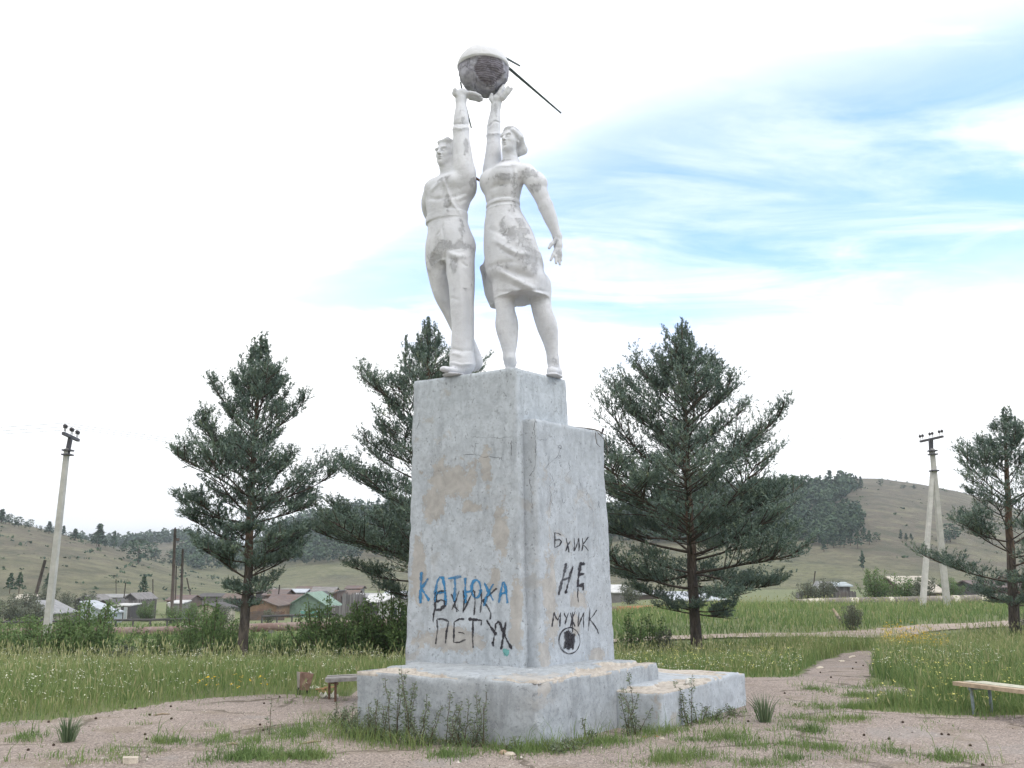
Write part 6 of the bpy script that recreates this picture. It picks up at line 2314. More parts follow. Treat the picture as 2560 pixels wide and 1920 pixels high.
def weed(px, py, hpx, seed, label, group, stems=3, bushy=1.0, spread=0.16):
    c = at_z(px, py, 0)
    rg = np.random.RandomState(seed)
    H = hpx / F_PX * c.y
    paths, Ps, Ds, Ts = [], [], [], []
    for i in range(stems):
        a = rg.uniform(0, 6.28)
        h = H * (1.0 if i == 0 else rg.uniform(0.4, 0.95))
        ln = spread * rg.uniform(0.1, 1.0)
        u = np.linspace(0, 1, 7)[:, None]
        pts = np.array([rg.normal(0, .03), rg.normal(0, .03), 0]) + np.array([math.cos(a) * ln, math.sin(a) * ln, h]) * u + rg.normal(0, 0.006, (7, 3))
        pts[0, 2] = -0.02
        paths.append((pts, np.linspace(0.0048, 0.002, 7)))
        m = int(85 * bushy * h / 0.6) + 12
        uu = rg.uniform(0.02, 1, m) ** 1.15
        p = np.stack([np.interp(uu, u[:, 0], pts[:, j]) for j in range(3)], 1)
        d = rg.normal(size=(m, 3)) * np.array([1, 1, 0.5]) + [0, 0, 0.35]
        d /= np.linalg.norm(d, axis=1, keepdims=True)
        p = p + d * rg.uniform(0, 0.045, m)[:, None] * (1.2 - uu)[:, None]
        Ps.append(p)
        Ds.append(d)
        Ts.append(np.clip(0.3 + 0.4 * uu + rg.normal(0, 0.2, m), 0, 1))
    P, D, T = np.concatenate(Ps), np.concatenate(Ds), np.concatenate(Ts)
    V, F = leaf_cloud(P, D, rg.uniform(0.018, 0.045, len(P)), rg.uniform(0.007, 0.016, len(P)), rg)
    root = thing('weed_plant', label, 'weed', tuple(c), 0, group)
    np_obj('leaves', V, F, M_WEED, root, False, {'tint': np.repeat(T, 4)})
    Vs, Fs = tubes_np(paths, 4)
    np_obj('stems', Vs, Fs, M_STEM, root, True)


# sprawling dry-tipped grass round the left corner of the base
cl = []
for (px, py, n_, sp) in ((872, 1838, 420, .22), (905, 1850, 420, .20), (845, 1815, 260, .2), (950, 1862, 260, .18), (1010, 1870, 220, .16), (1070, 1874, 160, .14), (1190, 1878, 160, .12), (1400, 1886, 120, .12), (1450, 1882, 140, .14), (1500, 1872, 90, .1), (1610, 1848, 90, .1), (1640, 1842, 80, .08), (1780, 1812, 90, .1), (1840, 1798, 90, .1)):
    c = at_z(px, py, 0)
    cl.append(np.stack([c.x + rg.normal(0, sp, n_), c.y + rg.normal(0, sp * .5, n_) - 0.05], 1))
cl = np.concatenate(cl)
kp = rg.uniform(size=len(cl)) < np.where(cl[:, 0] < -0.75, 0.6, 0.2)
cl = cl[kp]
Hc = rg.uniform(0.03, 0.22, len(cl)) * np.where(cl[:, 0] < -0.75, 1.1, 0.5)
V, F, T = blades(cl, Hc, rg.uniform(0.004, 0.008, len(cl)), np.clip(rg.normal(0.5, 0.2, len(cl)), 0, 1), rg, 1.3)
tag(np_obj('grass_fringe', V, F, M_GRASS, None, False, {'tint': T}), 'sprawling grass fringe along the foot of the base', 'grass', None, 'stuff')
GW = 'tall weeds along the front of the base'
for i, (px, py, h, st, bu) in enumerate(sorted(((885, 1845, 80, 7, 1.6), (920, 1852, 95, 6, 1.4), (955, 1856, 120, 5, 1.3), (985, 1860, 165, 4, 1.2), (1020, 1862, 175, 5, 1.6), (1045, 1864, 120, 6, 1.6), (1075, 1866, 90, 4, 1.3), (1110, 1868, 130, 4, 1.0), (1140, 1869, 70, 5, 1.2), (1165, 1869, 110, 4, 1.1), (1205, 1868, 155, 4, 1.0), (1190, 1872, 60, 5, 1.5), (865, 1835, 60, 6, 1.6), (840, 1815, 55, 6, 1.5)))):
    weed(px, py, h, 200 + i, ORD[i] + ' weed plant from the left along the left face of the base', GW, st, bu)
for i, (px, py, h, st, bu, lab) in enumerate(((1478, 1858, 60, 4, 1.2, 'weed plant midway along the right face of the base'), (1590, 1838, 140, 5, 1.3, 'tall weed in the corner between base and low step'), (1562, 1842, 105, 4, 1.2, 'forked weed left of the corner between base and low step'),
                                              (1722, 1818, 120, 5, 1.4, 'tall weed against the front of the low step'), (1748, 1812, 95, 3, 0.9, 'thin weed right beside the tall one on the low step'), (1765, 1800, 40, 5, 1.5, 'small weed further right on the low step front'),
                                              (678, 1838, 85, 2, 0.5, 'thin upright weed alone on the paving left of the monument'), (1284, 1882, 34, 4, 1.4, 'small dark weed below the near corner of the base'), (1425, 1878, 30, 6, 1.8, 'low leafy weed at the foot of the right base face'), (1385, 1884, 28, 6, 1.8, 'low leafy weed just right of the near base corner'), (1790, 1802, 30, 6, 1.6, 'low dark weed under the right half of the step'), (1838, 1792, 28, 6, 1.6, 'low weed near the right end of the step'))):
    weed(px, py, h, 300 + i, lab, None, st, bu)
# ================================================================ village, poles, pipes
COLS = dict(green=(0.19, 0.27, 0.215), teal=(0.16, 0.36, 0.33), orange=(0.22, 0.145, 0.095), white=(0.50, 0.50, 0.495), beige=(0.42, 0.38, 0.30), grey=(0.20, 0.19, 0.185), darkgrey=(0.085, 0.08, 0.08), brown=(0.135, 0.105, 0.09),
            redbrown=(0.135, 0.105, 0.10), tin=(0.42, 0.45, 0.49), slate=(0.26, 0.26, 0.265), bluegrey=(0.36, 0.40, 0.42), black=(0.02, 0.02, 0.022), rust=(0.20, 0.125, 0.095), cream=(0.46, 0.42, 0.36), glass=(0.05, 0.06, 0.07))
VM = {k: simple('paint_' + k, v, 0.75, 0.22, 1.4, rust=(0.16, 0.09, 0.06) if k in ('redbrown', 'brown') else None) for k, v in COLS.items()}


def m_planks(t, b):
    c = t.coord('Object')
    w = t.new('ShaderNodeTexNoise')
    t.put(w.inputs['Vector'], t.scale(c, (5.0, 5.0, 0.15)))
    w.inputs['Scale'].default_value = 1.6
    w.inputs['Detail'].default_value = 3.0
    n = t.noise(c, 0.7, 4.0, 0.6)
    col = t.mix(t.step(w.outputs[0], 0.38, 0.62), (0.115, 0.108, 0.108), (0.235, 0.225, 0.225))
    col = t.mix(t.math('MULTIPLY', t.step(n, 0.5, 0.7), 0.5), col, (0.13, 0.10, 0.08))
    t.put(b.inputs['Base Color'], col)


VM['planks'] = material('weathered_planks', m_planks)


def house(label, px0, px1, y_eave, y_apex, Y, wall, roof, mode='gable', depth=None, windows=(), door=None, base=None, over=0.25, cat='house', name='house', rz=0.0, slope=0):
    """a small building standing on the ground at distance Y. mode: gable end or long side towards the viewer, or a lean-to"""
    pc = at((px0 + px1) / 2, y_eave, Y)
    w = (px1 - px0) / F_PX * Y * 1.02
    zb = zg1(pc.x, Y) if base is None else at((px0 + px1) / 2, base, Y).z
    zb = min(zb, pc.z - 0.6)
    he = pc.z - zb
    ha = at((px0 + px1) / 2, y_apex, Y).z - zb
    d = depth or w * 0.9
    root = thing(name, label, cat, (pc.x, Y, zb), rz)
    a = w / 2
    mb = MB()
    if mode == 'gable':
        mb.prism([(-a, 0, -0.3), (a, 0, -0.3), (a, d, -0.3), (-a, d, -0.3)], [(-a, 0, he), (a, 0, he), (a, d, he), (-a, d, he)])
        mb.build('wall', VM[wall], root)
        mb = MB()
        mb.add([(-a, 0.01, he), (a, 0.01, he), (0, 0.01, ha), (-a, d - .01, he), (a, d - .01, he), (0, d - .01, ha)], [(0, 1, 2), (5, 4, 3), (0, 3, 4, 1), (1, 4, 5, 2), (2, 5, 3, 0)])
        mb.build('gable', VM[wall], root)
        rf = MB()
        k = over
        t_ = 0.12
        sl = (ha - he) / a
        for s in (-1, 1):
            xe, ze = s * (a + k), he - sl * k
            v = [(xe, -k, ze), (0, -k, ha + .02), (0, d + k, ha + .02), (xe, d + k, ze), (xe, -k, ze + t_), (0, -k, ha + t_ + .02), (0, d + k, ha + t_ + .02), (xe, d + k, ze + t_)]
            rf.add(v, [(0, 1, 2, 3), (7, 6, 5, 4), (0, 4, 5, 1), (1, 5, 6, 2), (2, 6, 7, 3), (3, 7, 4, 0)])
        rf.build('roof', VM[roof], root)
    elif mode == 'side':
        mb.prism([(-a, 0, -0.3), (a, 0, -0.3), (a, d, -0.3), (-a, d, -0.3)], [(-a, 0, he), (a, 0, he), (a, d, he), (-a, d, he)])
        for s in (-1, 1):
            mb.add([(s * a, 0, he), (s * a, d, he), (s * a, d / 2, ha), (s * (a - .1), 0, he), (s * (a - .1), d, he), (s * (a - .1), d / 2, ha)], [(0, 1, 2), (5, 4, 3), (0, 3, 4, 1), (1, 4, 5, 2), (2, 5, 3, 0)])
        mb.build('wall', VM[wall], root)
        rf = MB()
        k, t_ = over, 0.12
        sl = (ha - he) / (d / 2)
        for s in (0, 1):
            ye = -k if s == 0 else d + k
            ze = he - sl * k
            v = [(-a - k, ye, ze), (a + k, ye, ze), (a + k, d / 2, ha + .02), (-a - k, d / 2, ha + .02)]
            v += [(x, y, z + t_) for x, y, z in v]
            rf.add(v, [(0, 1, 2, 3), (7, 6, 5, 4), (0, 4, 5, 1), (1, 5, 6, 2), (2, 6, 7, 3), (3, 7, 4, 0)])
        rf.build('roof', VM[roof], root)
    else:
        # lean-to: slope > 0 falls to the right, < 0 to the left, 0 towards the viewer
        if slope == 0:
            zt = [he, he, ha, ha]
        elif slope > 0:
            zt = [ha, he, he, ha]
        else:
            zt = [he, ha, ha, he]
        xy = [(-a, 0), (a, 0), (a, d), (-a, d)]
        mb.prism([(x, y, -0.3) for x, y in xy], [(x, y, z) for (x, y), z in zip(xy, zt)])
        mb.build('wall', VM[wall], root)
        k = over
        xo = [(-a - k, -k), (a + k, -k), (a + k, d + k), (-a - k, d + k)]
        MB().prism([(x, y, z + .02) for (x, y), z in zip(xo, zt)], [(x, y, z + 0.14) for (x, y), z in zip(xo, zt)]).build('roof', VM[roof], root)
    for (u0, u1, v0, v1, col) in windows:
        f_ = MB()
        x0, x1, z0, z1_ = -a + u0 * w, -a + u1 * w, he * v0, he * v1
        f_.box(((x0 + x1) / 2, -0.03, (z0 + z1_) / 2), (x1 - x0 + .12, 0.06, z1_ - z0 + .12))
        wo = f_.build('window', VM['white'], root)
        g_ = MB()
        g_.box(((x0 + x1) / 2, -0.065, (z0 + z1_) / 2), (x1 - x0, 0.02, z1_ - z0))
        g_.build('pane', VM[col], wo)
    if door:
        u0, u1, v1, col = door
        x0, x1 = -a + u0 * w, -a + u1 * w
        MB().box(((x0 + x1) / 2, -0.03, he * v1 / 2), (x1 - x0, 0.06, he * v1)).build('door', VM[col], root)
    return root


house('pale cottage half hidden by bushes at the far left', 10, 118, 1533, 1506, 104, 'beige', 'slate', 'gable', 6, over=0.4)
house('small white-roofed shed between bushes at the far left', 33, 74, 1500, 1490, 118, 'cream', 'cream', 'side', 4, cat='shed', name='shed')
house('grey shed with a shiny tin lean-to roof sloping right', 203, 270, 1535, 1506, 100, 'bluegrey', 'tin', 'lean', 3.5, slope=1, cat='shed', name='shed', over=0.15)
house('dark gabled shed directly behind the tin lean-to roof', 188, 232, 1503, 1490, 128, 'darkgrey', 'grey', 'gable', 6, cat='shed', name='shed')
house('dark low gabled shed right of the tin lean-to roof', 234, 282, 1515, 1502, 124, 'brown', 'darkgrey', 'gable', 6, cat='shed', name='shed')
house('grey gabled house rising above the left plank fence', 310, 342, 1498, 1485, 132, 'darkgrey', 'grey', 'gable', 7)
house('light open shed in front of the left plank fence', 284, 326, 1516, 1513, 112, 'darkgrey', 'white', 'lean', 3, windows=((.3, .42, .1, .9, 'white'), (.66, .8, .1, .9, 'bluegrey')), cat='shed', name='shed', over=0.1)
house('low brown-roofed shed behind the wooden poles', 418, 470, 1502, 1491, 135, 'brown', 'redbrown', 'side', 6, cat='shed', name='shed')
house('small shed with a white strip roof below the wooden poles', 420, 455, 1510, 1505, 118, 'grey', 'white', 'lean', 3, cat='shed', name='shed', over=0.1)
house('pale shed with an arched dark roof left of the pine trunk', 482, 548, 1522, 1512, 108, 'beige', 'darkgrey', 'gable', 6, cat='shed', name='shed')
house('orange brown garage just right of the left pine trunk', 618, 690, 1515, 1501, 118, 'orange', 'brown', 'gable', 7, door=(.35, .75, .8, 'rust'), cat='garage', name='garage')
house('long rusty roof with pale patches behind the orange garage', 662, 708, 1488, 1476, 150, 'brown', 'redbrown', 'side', 7, cat='shed', name='shed', over=0.4)
house('pale tin roofed shed left of the green gable', 697, 760, 1482, 1475, 158, 'grey', 'tin', 'side', 6, cat='shed', name='shed', over=0.2)
house('red brown roofed house behind the green gable', 672, 762, 1508, 1490, 140, 'brown', 'redbrown', 'side', 8, over=0.5)
house('green wooden house with a wide gable facing the square', 712, 824, 1521, 1484, 125, 'green', 'green', 'gable', 9, windows=((.36, .5, .1, .75, 'teal'), (.56, .72, .1, .75, 'teal')), over=0.5)
house('grey plank shed with flat roof behind the green gable', 778, 832, 1482, 1470, 160, 'planks', 'grey', 'side', 6, cat='shed', name='shed')
house('dark shed with a steep lean-to roof right of the green gable', 808, 842, 1498, 1478, 146, 'brown', 'grey', 'lean', 6, slope=-1, cat='shed', name='shed')
house('dark brown log shed behind the grey fence by the pedestal', 838, 886, 1490, 1478, 150, 'darkgrey', 'brown', 'side', 6, cat='shed', name='shed', over=0.5)
house('shed with a bright white metal roof left of the pedestal', 925, 1004, 1504, 1488, 135, 'darkgrey', 'white', 'side', 7, cat='shed', name='shed', over=0.5)
house('small tin-roofed shed peeping over the white metal roof', 962, 1024, 1488, 1480, 160, 'cream', 'tin', 'side', 6, cat='shed', name='shed')
house('white cottage with a grey roof cut off by the pedestal', 946, 1040, 1512, 1492, 118, 'white', 'slate', 'gable', 7, windows=((.42, .5, .2, .8, 'glass'), (.6, .68, .2, .8, 'glass')), over=0.5)
house('white roofed house just right of the pedestal', 1520, 1568, 1481, 1465, 130, 'grey', 'white', 'side', 8, over=0.4)
house('long pale roofed shed behind the broad pine trunk', 1686, 1806, 1500, 1483, 105, 'grey', 'tin', 'side', 6, cat='shed', name='shed', over=0.4)
house('dark little shed with an open door left of the round bush', 2064, 2086, 1470, 1457, 95, 'darkgrey', 'slate', 'gable', 4, door=(.35, .7, .9, 'black'), cat='shed', name='shed')
house('low plank shed joined to the dark little shed', 2086, 2124, 1466, 1459, 97, 'planks', 'bluegrey', 'side', 4, cat='shed', name='shed')
house('house with a pale board roof behind the braced pole', 2268, 2352, 1478, 1444, 92, 'brown', 'cream', 'side', 6, over=0.4, rz=0.18)
house('long low brown-roofed shed behind the right edge pine', 2452, 2540, 1468, 1454, 120, 'darkgrey', 'redbrown', 'side', 7, cat='shed', name='shed', over=0.5)
house('orange walled house at the far right edge', 2546, 2600, 1466, 1440, 125, 'orange', 'redbrown', 'side', 7)


def fence(label, px0, px1, ytop, Y, n, mat='planks', slant=0.0):
    p0, p1 = at(px0, ytop, Y), at(px1, ytop, Y + slant)
    root = thing('plank_fence', label, 'fence', (p0.x, p0.y, zg1(p0.x, p0.y)))
    h = p0.z - root.location.z
    rg = random.Random(px0)
    v = p1 - p0
    mb = MB()
    for i in range(n):
        c = v * ((i + .5) / n)
        hh = h * rg.uniform(0.9, 1.04)
        mb.box((c.x, c.y + rg.uniform(-.02, .02), hh / 2 - .1), (v.length / n * 0.92, 0.03, hh + .2))
    ob = mb.build('planks', VM[mat], root)
    ob['kind'] = 'stuff'
    for s in (0.25, 0.8):
        MB().box((v.x / 2, v.y / 2 + 0.05, h * s), (v.length, 0.05, 0.09)).build('rail', VM[mat], root)
    return root


for (x0, x1, ye, ya, Y_, wl, rf_, md, lab) in ((640, 676, 1480, 1472, 165, 'darkgrey', 'grey', 'side', 'far dark shed above the orange garage'), (742, 790, 1474, 1468, 172, 'grey', 'brown', 'side', 'far brown roof left above the green gable'), (786, 812, 1492, 1481, 140, 'darkgrey', 'darkgrey', 'gable', 'small black gable right behind the green house'),
                                               (868, 900, 1472, 1466, 172, 'planks', 'redbrown', 'side', 'far rusty roof above the grey fence by the pedestal'), (884, 930, 1494, 1487, 142, 'darkgrey', 'slate', 'lean', 'low slate lean-to left of the white metal roof'), (560, 612, 1496, 1487, 150, 'darkgrey', 'brown', 'side', 'dark shed seen just left of the left pine trunk'),
                                               (500, 548, 1492, 1486, 160, 'grey', 'darkgrey', 'side', 'far low dark roof right of the wooden poles'), (246, 300, 1494, 1488, 150, 'grey', 'slate', 'side', 'far slate roof between the dark gables on the left'), (1000, 1030, 1502, 1496, 150, 'darkgrey', 'brown', 'side', 'far brown roof touching the left pedestal edge'),
                                               (2380, 2440, 1472, 1462, 130, 'brown', 'grey', 'side', 'far grey roof right of the braced pole'), (1590, 1660, 1486, 1478, 140, 'brown', 'slate', 'side', 'far slate roof left of the broad pine trunk')):
    house(lab, x0, x1, ye, ya, Y_, wl, rf_, md, 5, cat='shed', name='shed', over=0.4)
fence('tall grey plank fence left of the wooden poles', 312, 392, 1498, 116, 46)
fence('grey plank fence between the dark shed and the white roof', 856, 914, 1482, 128, 34)
fence('low grey fence in front of the white metal roof', 828, 905, 1512, 122, 40)
fence('long low plank fence on the right in front of the hill', 1990, 2140, 1477, 96, 60)
fence('low brown fence below the orange garage', 624, 712, 1528, 112, 40, 'brown')

# ---------------------------------------------------------------- heating pipes


def m_pipe(t, b):
    c = t.coord('Object')
    n = t.noise(c, 0.6, 6.0, 0.7)
    n2 = t.noise(c, 4.0, 5.0, 0.7)
    col = t.mix(t.step(n, 0.35, 0.65), (0.185, 0.120, 0.105), (0.27, 0.215, 0.19))
    col = t.mix(t.math('MULTIPLY', t.step(n2, 0.55, 0.68), 0.6), col, (0.33, 0.31, 0.29))
    t.put(b.inputs['Base Color'], col)


def m_wrap(t, b):
    c = t.coord('Object')
    n = t.noise(c, 0.8, 6.0, 0.7)
    n2 = t.noise(c, 5.0, 5.0, 0.7)
    col = t.mix(t.step(n, 0.35, 0.65), (0.13, 0.115, 0.10), (0.26, 0.235, 0.20))
    col = t.mix(t.math('MULTIPLY', t.step(n2, 0.55, 0.65), 0.7), col, (0.47, 0.44, 0.38))
    t.put(b.inputs['Base Color'], col)


M_PIPE, M_WRAP = material('rusty_pipe', m_pipe), material('wrapped_pipe', m_wrap)
M_BAND = simple('pale_pipe_band', (0.52, 0.48, 0.40), 0.8)
M_RUSTWRAP = simple('orange_spiral_wrap', (0.34, 0.15, 0.085), 0.8, 0.3, 3.0)
PIPE = [(-300, 1588), (0, 1582), (170, 1581), (400, 1577), (640, 1569), (760, 1565), (950, 1559), (1250, 1541), (1540, 1526), (1700, 1521), (1820, 1519), (1980, 1510), (2060, 1506), (2200, 1504), (2400, 1499), (2560, 1494), (2900, 1484)]
PY = [60 + (70 - 60) * max(0, (x - 900)) / 1600 for x, y in PIPE]
PP = [at(x, y, Y) for (x, y), Y in zip(PIPE, PY)]


def pipe_thing(label, i0, i1, r, mat):
    o = PP[i0].copy()
    root = thing('heating_pipe', label, 'pipe', (o.x, o.y, zg1(o.x, o.y)))
    L = Vector(root.location)
    pts = []
    for a, b in zip(PP[i0:i1], PP[i0 + 1:i1 + 1]):
        for k in range(6):
            pts.append(a.lerp(b, k / 6) - L)
    pts.append(PP[i1] - L)
    MB().tube(pts, r, 14).build('pipe', mat, root, True)
    for k in range(2, len(pts) - 1, 4):
        p = pts[k]
        g = zg1(p.x + L.x, p.y + L.y) - L.z
        if p.z - r - g > 0.02:
            MB().box((p.x, p.y, (p.z - r * .6 + g - .2) / 2), (0.3, 0.4, max(0.1, p.z - r * .6 - g + .2))).build('support', VM['grey'], root)
    return root, pts, L


pipe_thing('long rusty heating pipe crossing behind the left shrubs', 0, 8, 0.25, M_PIPE)
r_, pts_, L_ = pipe_thing('orange spiral-wrapped piece of pipe behind the broad pine trunk', 8, 10, 0.255, M_RUSTWRAP)
for k in range(0, 44):
    a = pts_[0].lerp(pts_[-1], 0.30 + 0.70 * k / 44)
    t_ = (pts_[-1] - pts_[0]).normalized()
    MB().tube([a, a + t_ * 0.05], 0.264, 12).build('wrap_ring', M_BAND if k % 3 == 0 else M_RUSTWRAP, r_)
r_, pts_, L_ = pipe_thing('thick grey wrapped heating pipe with pale bands on the right', 11, 16, 0.30, M_WRAP)
for k, u in enumerate((0.065, 0.10, 0.135, 0.17, 0.29, 0.30, 0.42, 0.50, 0.58, 0.66, 0.74, 0.80)):
    i = int(u * (len(pts_) - 1))
    a = pts_[i].lerp(pts_[i + 1], u * (len(pts_) - 1) - i)
    t_ = (pts_[i + 1] - pts_[i]).normalized()
    MB().tube([a, a + t_ * random.uniform(0.15, 0.5)], 0.308, 14).build('band', M_BAND, r_)
# thin dark pipe on low posts nearer the village
a_, b_ = at(-200, 1558, 84), at(545, 1547, 88)
LP = thing('low_pipe', 'thin dark pipe on low posts in front of the left village gardens', 'pipe', (a_.x, a_.y, zg1(a_.x, a_.y)))
MB().tube([a_ - LP.location, b_ - LP.location], 0.10, 8).build('pipe', VM['darkgrey'], LP, True)
for k in range(18):
    p = a_.lerp(b_, k / 17)
    g = zg1(p.x, p.y)
    MB().box((p.x - LP.location.x, p.y - LP.location.y, (p.z + g) / 2 - LP.location.z), (0.12, 0.12, abs(p.z - g) + .2)).build('post', VM['darkgrey'], LP)
a_, b_ = at(655, 1541, 88), at(840, 1535, 90)
LP = thing('low_pipe', 'short dark pipe line below the green gabled house', 'pipe', (a_.x, a_.y, zg1(a_.x, a_.y)))
MB().tube([a_ - LP.location, b_ - LP.location], 0.10, 8).build('pipe', VM['darkgrey'], LP, True)
for k in range(6):
    p = a_.lerp(b_, k / 5)
    g = zg1(p.x, p.y)
    MB().box((p.x - LP.location.x, p.y - LP.location.y, (p.z + g) / 2 - LP.location.z), (0.12, 0.12, abs(p.z - g) + .2)).build('post', VM['darkgrey'], LP)

# ---------------------------------------------------------------- poles
M_CONC = simple('pole_concrete', (0.43, 0.42, 0.395), 0.9, 0.14, 3.0, bump=0.2)
M_STEEL = simple('pole_head_steel', (0.075, 0.072, 0.085), 0.6, 0.2, 5.0)
M_INS = simple('dark_insulator', (0.035, 0.030, 0.035), 0.3, 0.2, 8.0, spec=0.5)
M_OLDWOOD = simple('old_pole_wood', (0.085, 0.068, 0.058), 0.9, 0.3, 2.0)


def beam(mb, a, b, w0, w1, d0=None, d1=None):
    """tapered square beam from a to b"""
    a, b = Vector(a), Vector(b)
    d0, d1 = d0 or w0, d1 or w1
    q0 = [(a.x - w0 / 2, a.y - d0 / 2, a.z), (a.x + w0 / 2, a.y - d0 / 2, a.z), (a.x + w0 / 2, a.y + d0 / 2, a.z), (a.x - w0 / 2, a.y + d0 / 2, a.z)]
    q1 = [(b.x - w1 / 2, b.y - d1 / 2, b.z), (b.x + w1 / 2, b.y - d1 / 2, b.z), (b.x + w1 / 2, b.y + d1 / 2, b.z), (b.x - w1 / 2, b.y + d1 / 2, b.z)]
    mb.prism(q0, q1)
    return mb


INS_PROF = [(0.015, -0.14), (0.015, 0.0), (0.065, 0.0), (0.078, 0.03), (0.055, 0.055), (0.082, 0.07), (0.078, 0.11), (0.045, 0.14), (0.04, 0.16)]


def pole_head(root, L, top, armL, armR, pins):
    arm = MB()
    d = armR - armL
    n = d.cross(Vector((0, 0, 1))).normalized() * 0.06
    arm.prism([armL - L - n - Vector((0, 0, .06)), armR - L - n - Vector((0, 0, .06)), armR - L + n - Vector((0, 0, .06)), armL - L + n - Vector((0, 0, .06))],
              [armL - L - n + Vector((0, 0, .06)), armR - L - n + Vector((0, 0, .06)), armR - L + n + Vector((0, 0, .06)), armL - L + n + Vector((0, 0, .06))])
    arm.build('crossarm', M_STEEL, root)
    out = []
    for u in pins:
        p = armL.lerp(armR, u) + Vector((0, 0, 0.24))
        MB().lathe(p - L, INS_PROF, 10).build('insulator', M_INS, root, True)
        out.append(p + Vector((0, 0, 0.2)))
    return out


# left pole, leaning
pb, pt = at(116, 1590, 40), at(168, 1122, 40)
gb = zg1(pb.x, pb.y)
pb = pb + (pb - pt) * ((pb.z - gb + 0.5) / (pt.z - pb.z))
LEFTP = thing('utility_pole', 'leaning concrete power pole with three pairs of insulators on the left', 'utility pole', (pb.x, pb.y, gb))
L = Vector(LEFTP.location)
beam(MB(), pb - L, pt - L, 0.25, 0.17, 0.28, 0.2).build('shaft', M_CONC, LEFTP)
hd = at(177, 1090, 40)
beam(MB(), pt - L - Vector((-.02, 0.0, .25)), hd - L, 0.15, 0.15).build('head', M_STEEL, LEFTP)
for yy in (1126, 1137):
    c = at(170 - (yy - 1126) * .1, yy, 40)
    MB().box(c - L, (0.36, 0.40, 0.06)).build('clamp', M_STEEL, LEFTP)
armL, armR = at(158, 1083, 39.0), at(196, 1102, 41.2)
armR.z = armL.z
ins_l = pole_head(LEFTP, L, hd, armL, armR, (0.06, 0.13, 0.48, 0.56, 0.86, 0.94))

# right pole with its strut
pb, pt = at(2368, 1516, 55), at(2330, 1122, 55)
gb = zg1(pb.x, pb.y)
RIGHTP = thing('utility_pole', 'braced concrete power pole with a slanting strut on the right', 'utility pole', (pb.x, pb.y, gb))
L = Vector(RIGHTP.location)
pb2 = pb + (pb - pt) * 0.04
beam(MB(), pb2 - L, pt - L, 0.30, 0.20, 0.34, 0.24).build('shaft', M_CONC, RIGHTP)
sb, st_ = at(2307, 1512, 53.5), at(2331, 1178, 55)
beam(MB(), sb + (sb - st_) * 0.05 - L, st_ - L, 0.27, 0.18, 0.30, 0.2).build('strut', M_CONC, RIGHTP)
hd = at(2327, 1098, 55)
beam(MB(), pt - L - Vector((0, -.15, .3)), hd - L, 0.18, 0.2).build('head', M_STEEL, RIGHTP)
for (xx, yy) in ((2331, 1127), (2332, 1136), (2335, 1177)):
    c = at(xx, yy, 54.9)
    MB().box(c - L, (0.42, 0.44, 0.07)).build('clamp', M_STEEL, RIGHTP)
armL, armR = at(2301, 1104, 56.2), at(2357, 1091, 54.0)
armL.z = armR.z = (armL.z + armR.z) / 2
ins_r = pole_head(RIGHTP, L, hd, armL, armR, (0.0, 0.12, 0.44, 0.56, 0.86, 0.98))

M_WIRE = simple('wire', (0.12, 0.12, 0.125), 0.5)


def wire(a, b, sag, label):
    pts = [Vector(a).lerp(Vector(b), k / 16) - Vector((0, 0, sag * 4 * (k / 16) * (1 - k / 16))) for k in range(17)]
    o = pts[0].copy()
    ob = MB().tube([p - o for p in pts], 0.008, 5).build('power_line', M_WIRE)
    ob.location = o
    tag(ob, label, 'power line', 'power lines of the two concrete poles')


for k in (0, 2, 4):
    wire(ins_l[k], ins_l[k] + Vector((-34, 4, 0.3)), 0.5, ('near', '', 'middle', '', 'far')[k] + ' power line leaving the left concrete pole towards the left edge')
    wire(ins_l[k], Vector(ins_l[k]) + Vector((36, 22, -1.2)), 0.6, ('near', '', 'middle', '', 'far')[k] + ' power line running from the left concrete pole behind the pines')
    wire(ins_r[k], Vector(ins_r[k]) + Vector((-38, -2, -1.0)), 0.6, ('far', '', 'middle', '', 'near')[k] + ' power line running from the braced concrete pole behind the pines')


def wood_pole(px0, y0, px1, y1, Y, r, label, foot=None):
    b, t_ = at(px0, y0, Y), at(px1, y1, Y)
    g = min(zg1(b.x, b.y), b.z)
    root = thing('wooden_pole', label, 'pole', (b.x, b.y, g))
    L = Vector(root.location)
    b2 = b + (b - t_) * ((b.z - g + 0.3) / max(0.5, t_.z - b.z))
    MB().tube([b2 - L, (b2 + t_) / 2 - L + Vector((.03, 0, 0)), t_ - L], [r * 1.1, r, r * 0.85], 8).build('shaft', M_OLDWOOD, root, True)
    if foot:
        MB().box(((b - L).x - r * 1.2, -r, 0.9), (r * 1.6, r * 1.6, 2.2)).build('concrete_stub', M_CONC, root)
    return root, L, t_


r_, L, t_ = wood_pole(430, 1500, 438, 1322, 100, 0.16, 'tallest dark wooden pole on the left standing on a pale concrete stub', True)
MB().box(t_ - L + Vector((.25, 0, -1.1)), (0.5, .1, .3)).build('bracket', M_OLDWOOD, r_)
MB().lathe(t_ - L, INS_PROF, 8).build('insulator', M_INS, r_)
wood_pole(452, 1500, 457, 1372, 101, 0.13, 'second dark wooden pole right of the tallest one')
wood_pole(438, 1496, 441, 1414, 125, 0.09, 'thin far pole between the two dark wooden poles')
wood_pole(92, 1475, 113, 1400, 130, 0.22, 'leaning dead tree trunk behind the left concrete pole')
wood_pole(476, 1490, 467, 1445, 150, 0.10, 'thin slanting pole right of the dark wooden poles')
wood_pole(310, 1490, 314, 1457, 150, 0.08, 'thin slanting pole above the left plank fence')
wood_pole(382, 1490, 382, 1448, 150, 0.09, 'thin upright pole at the right end of the left plank fence')
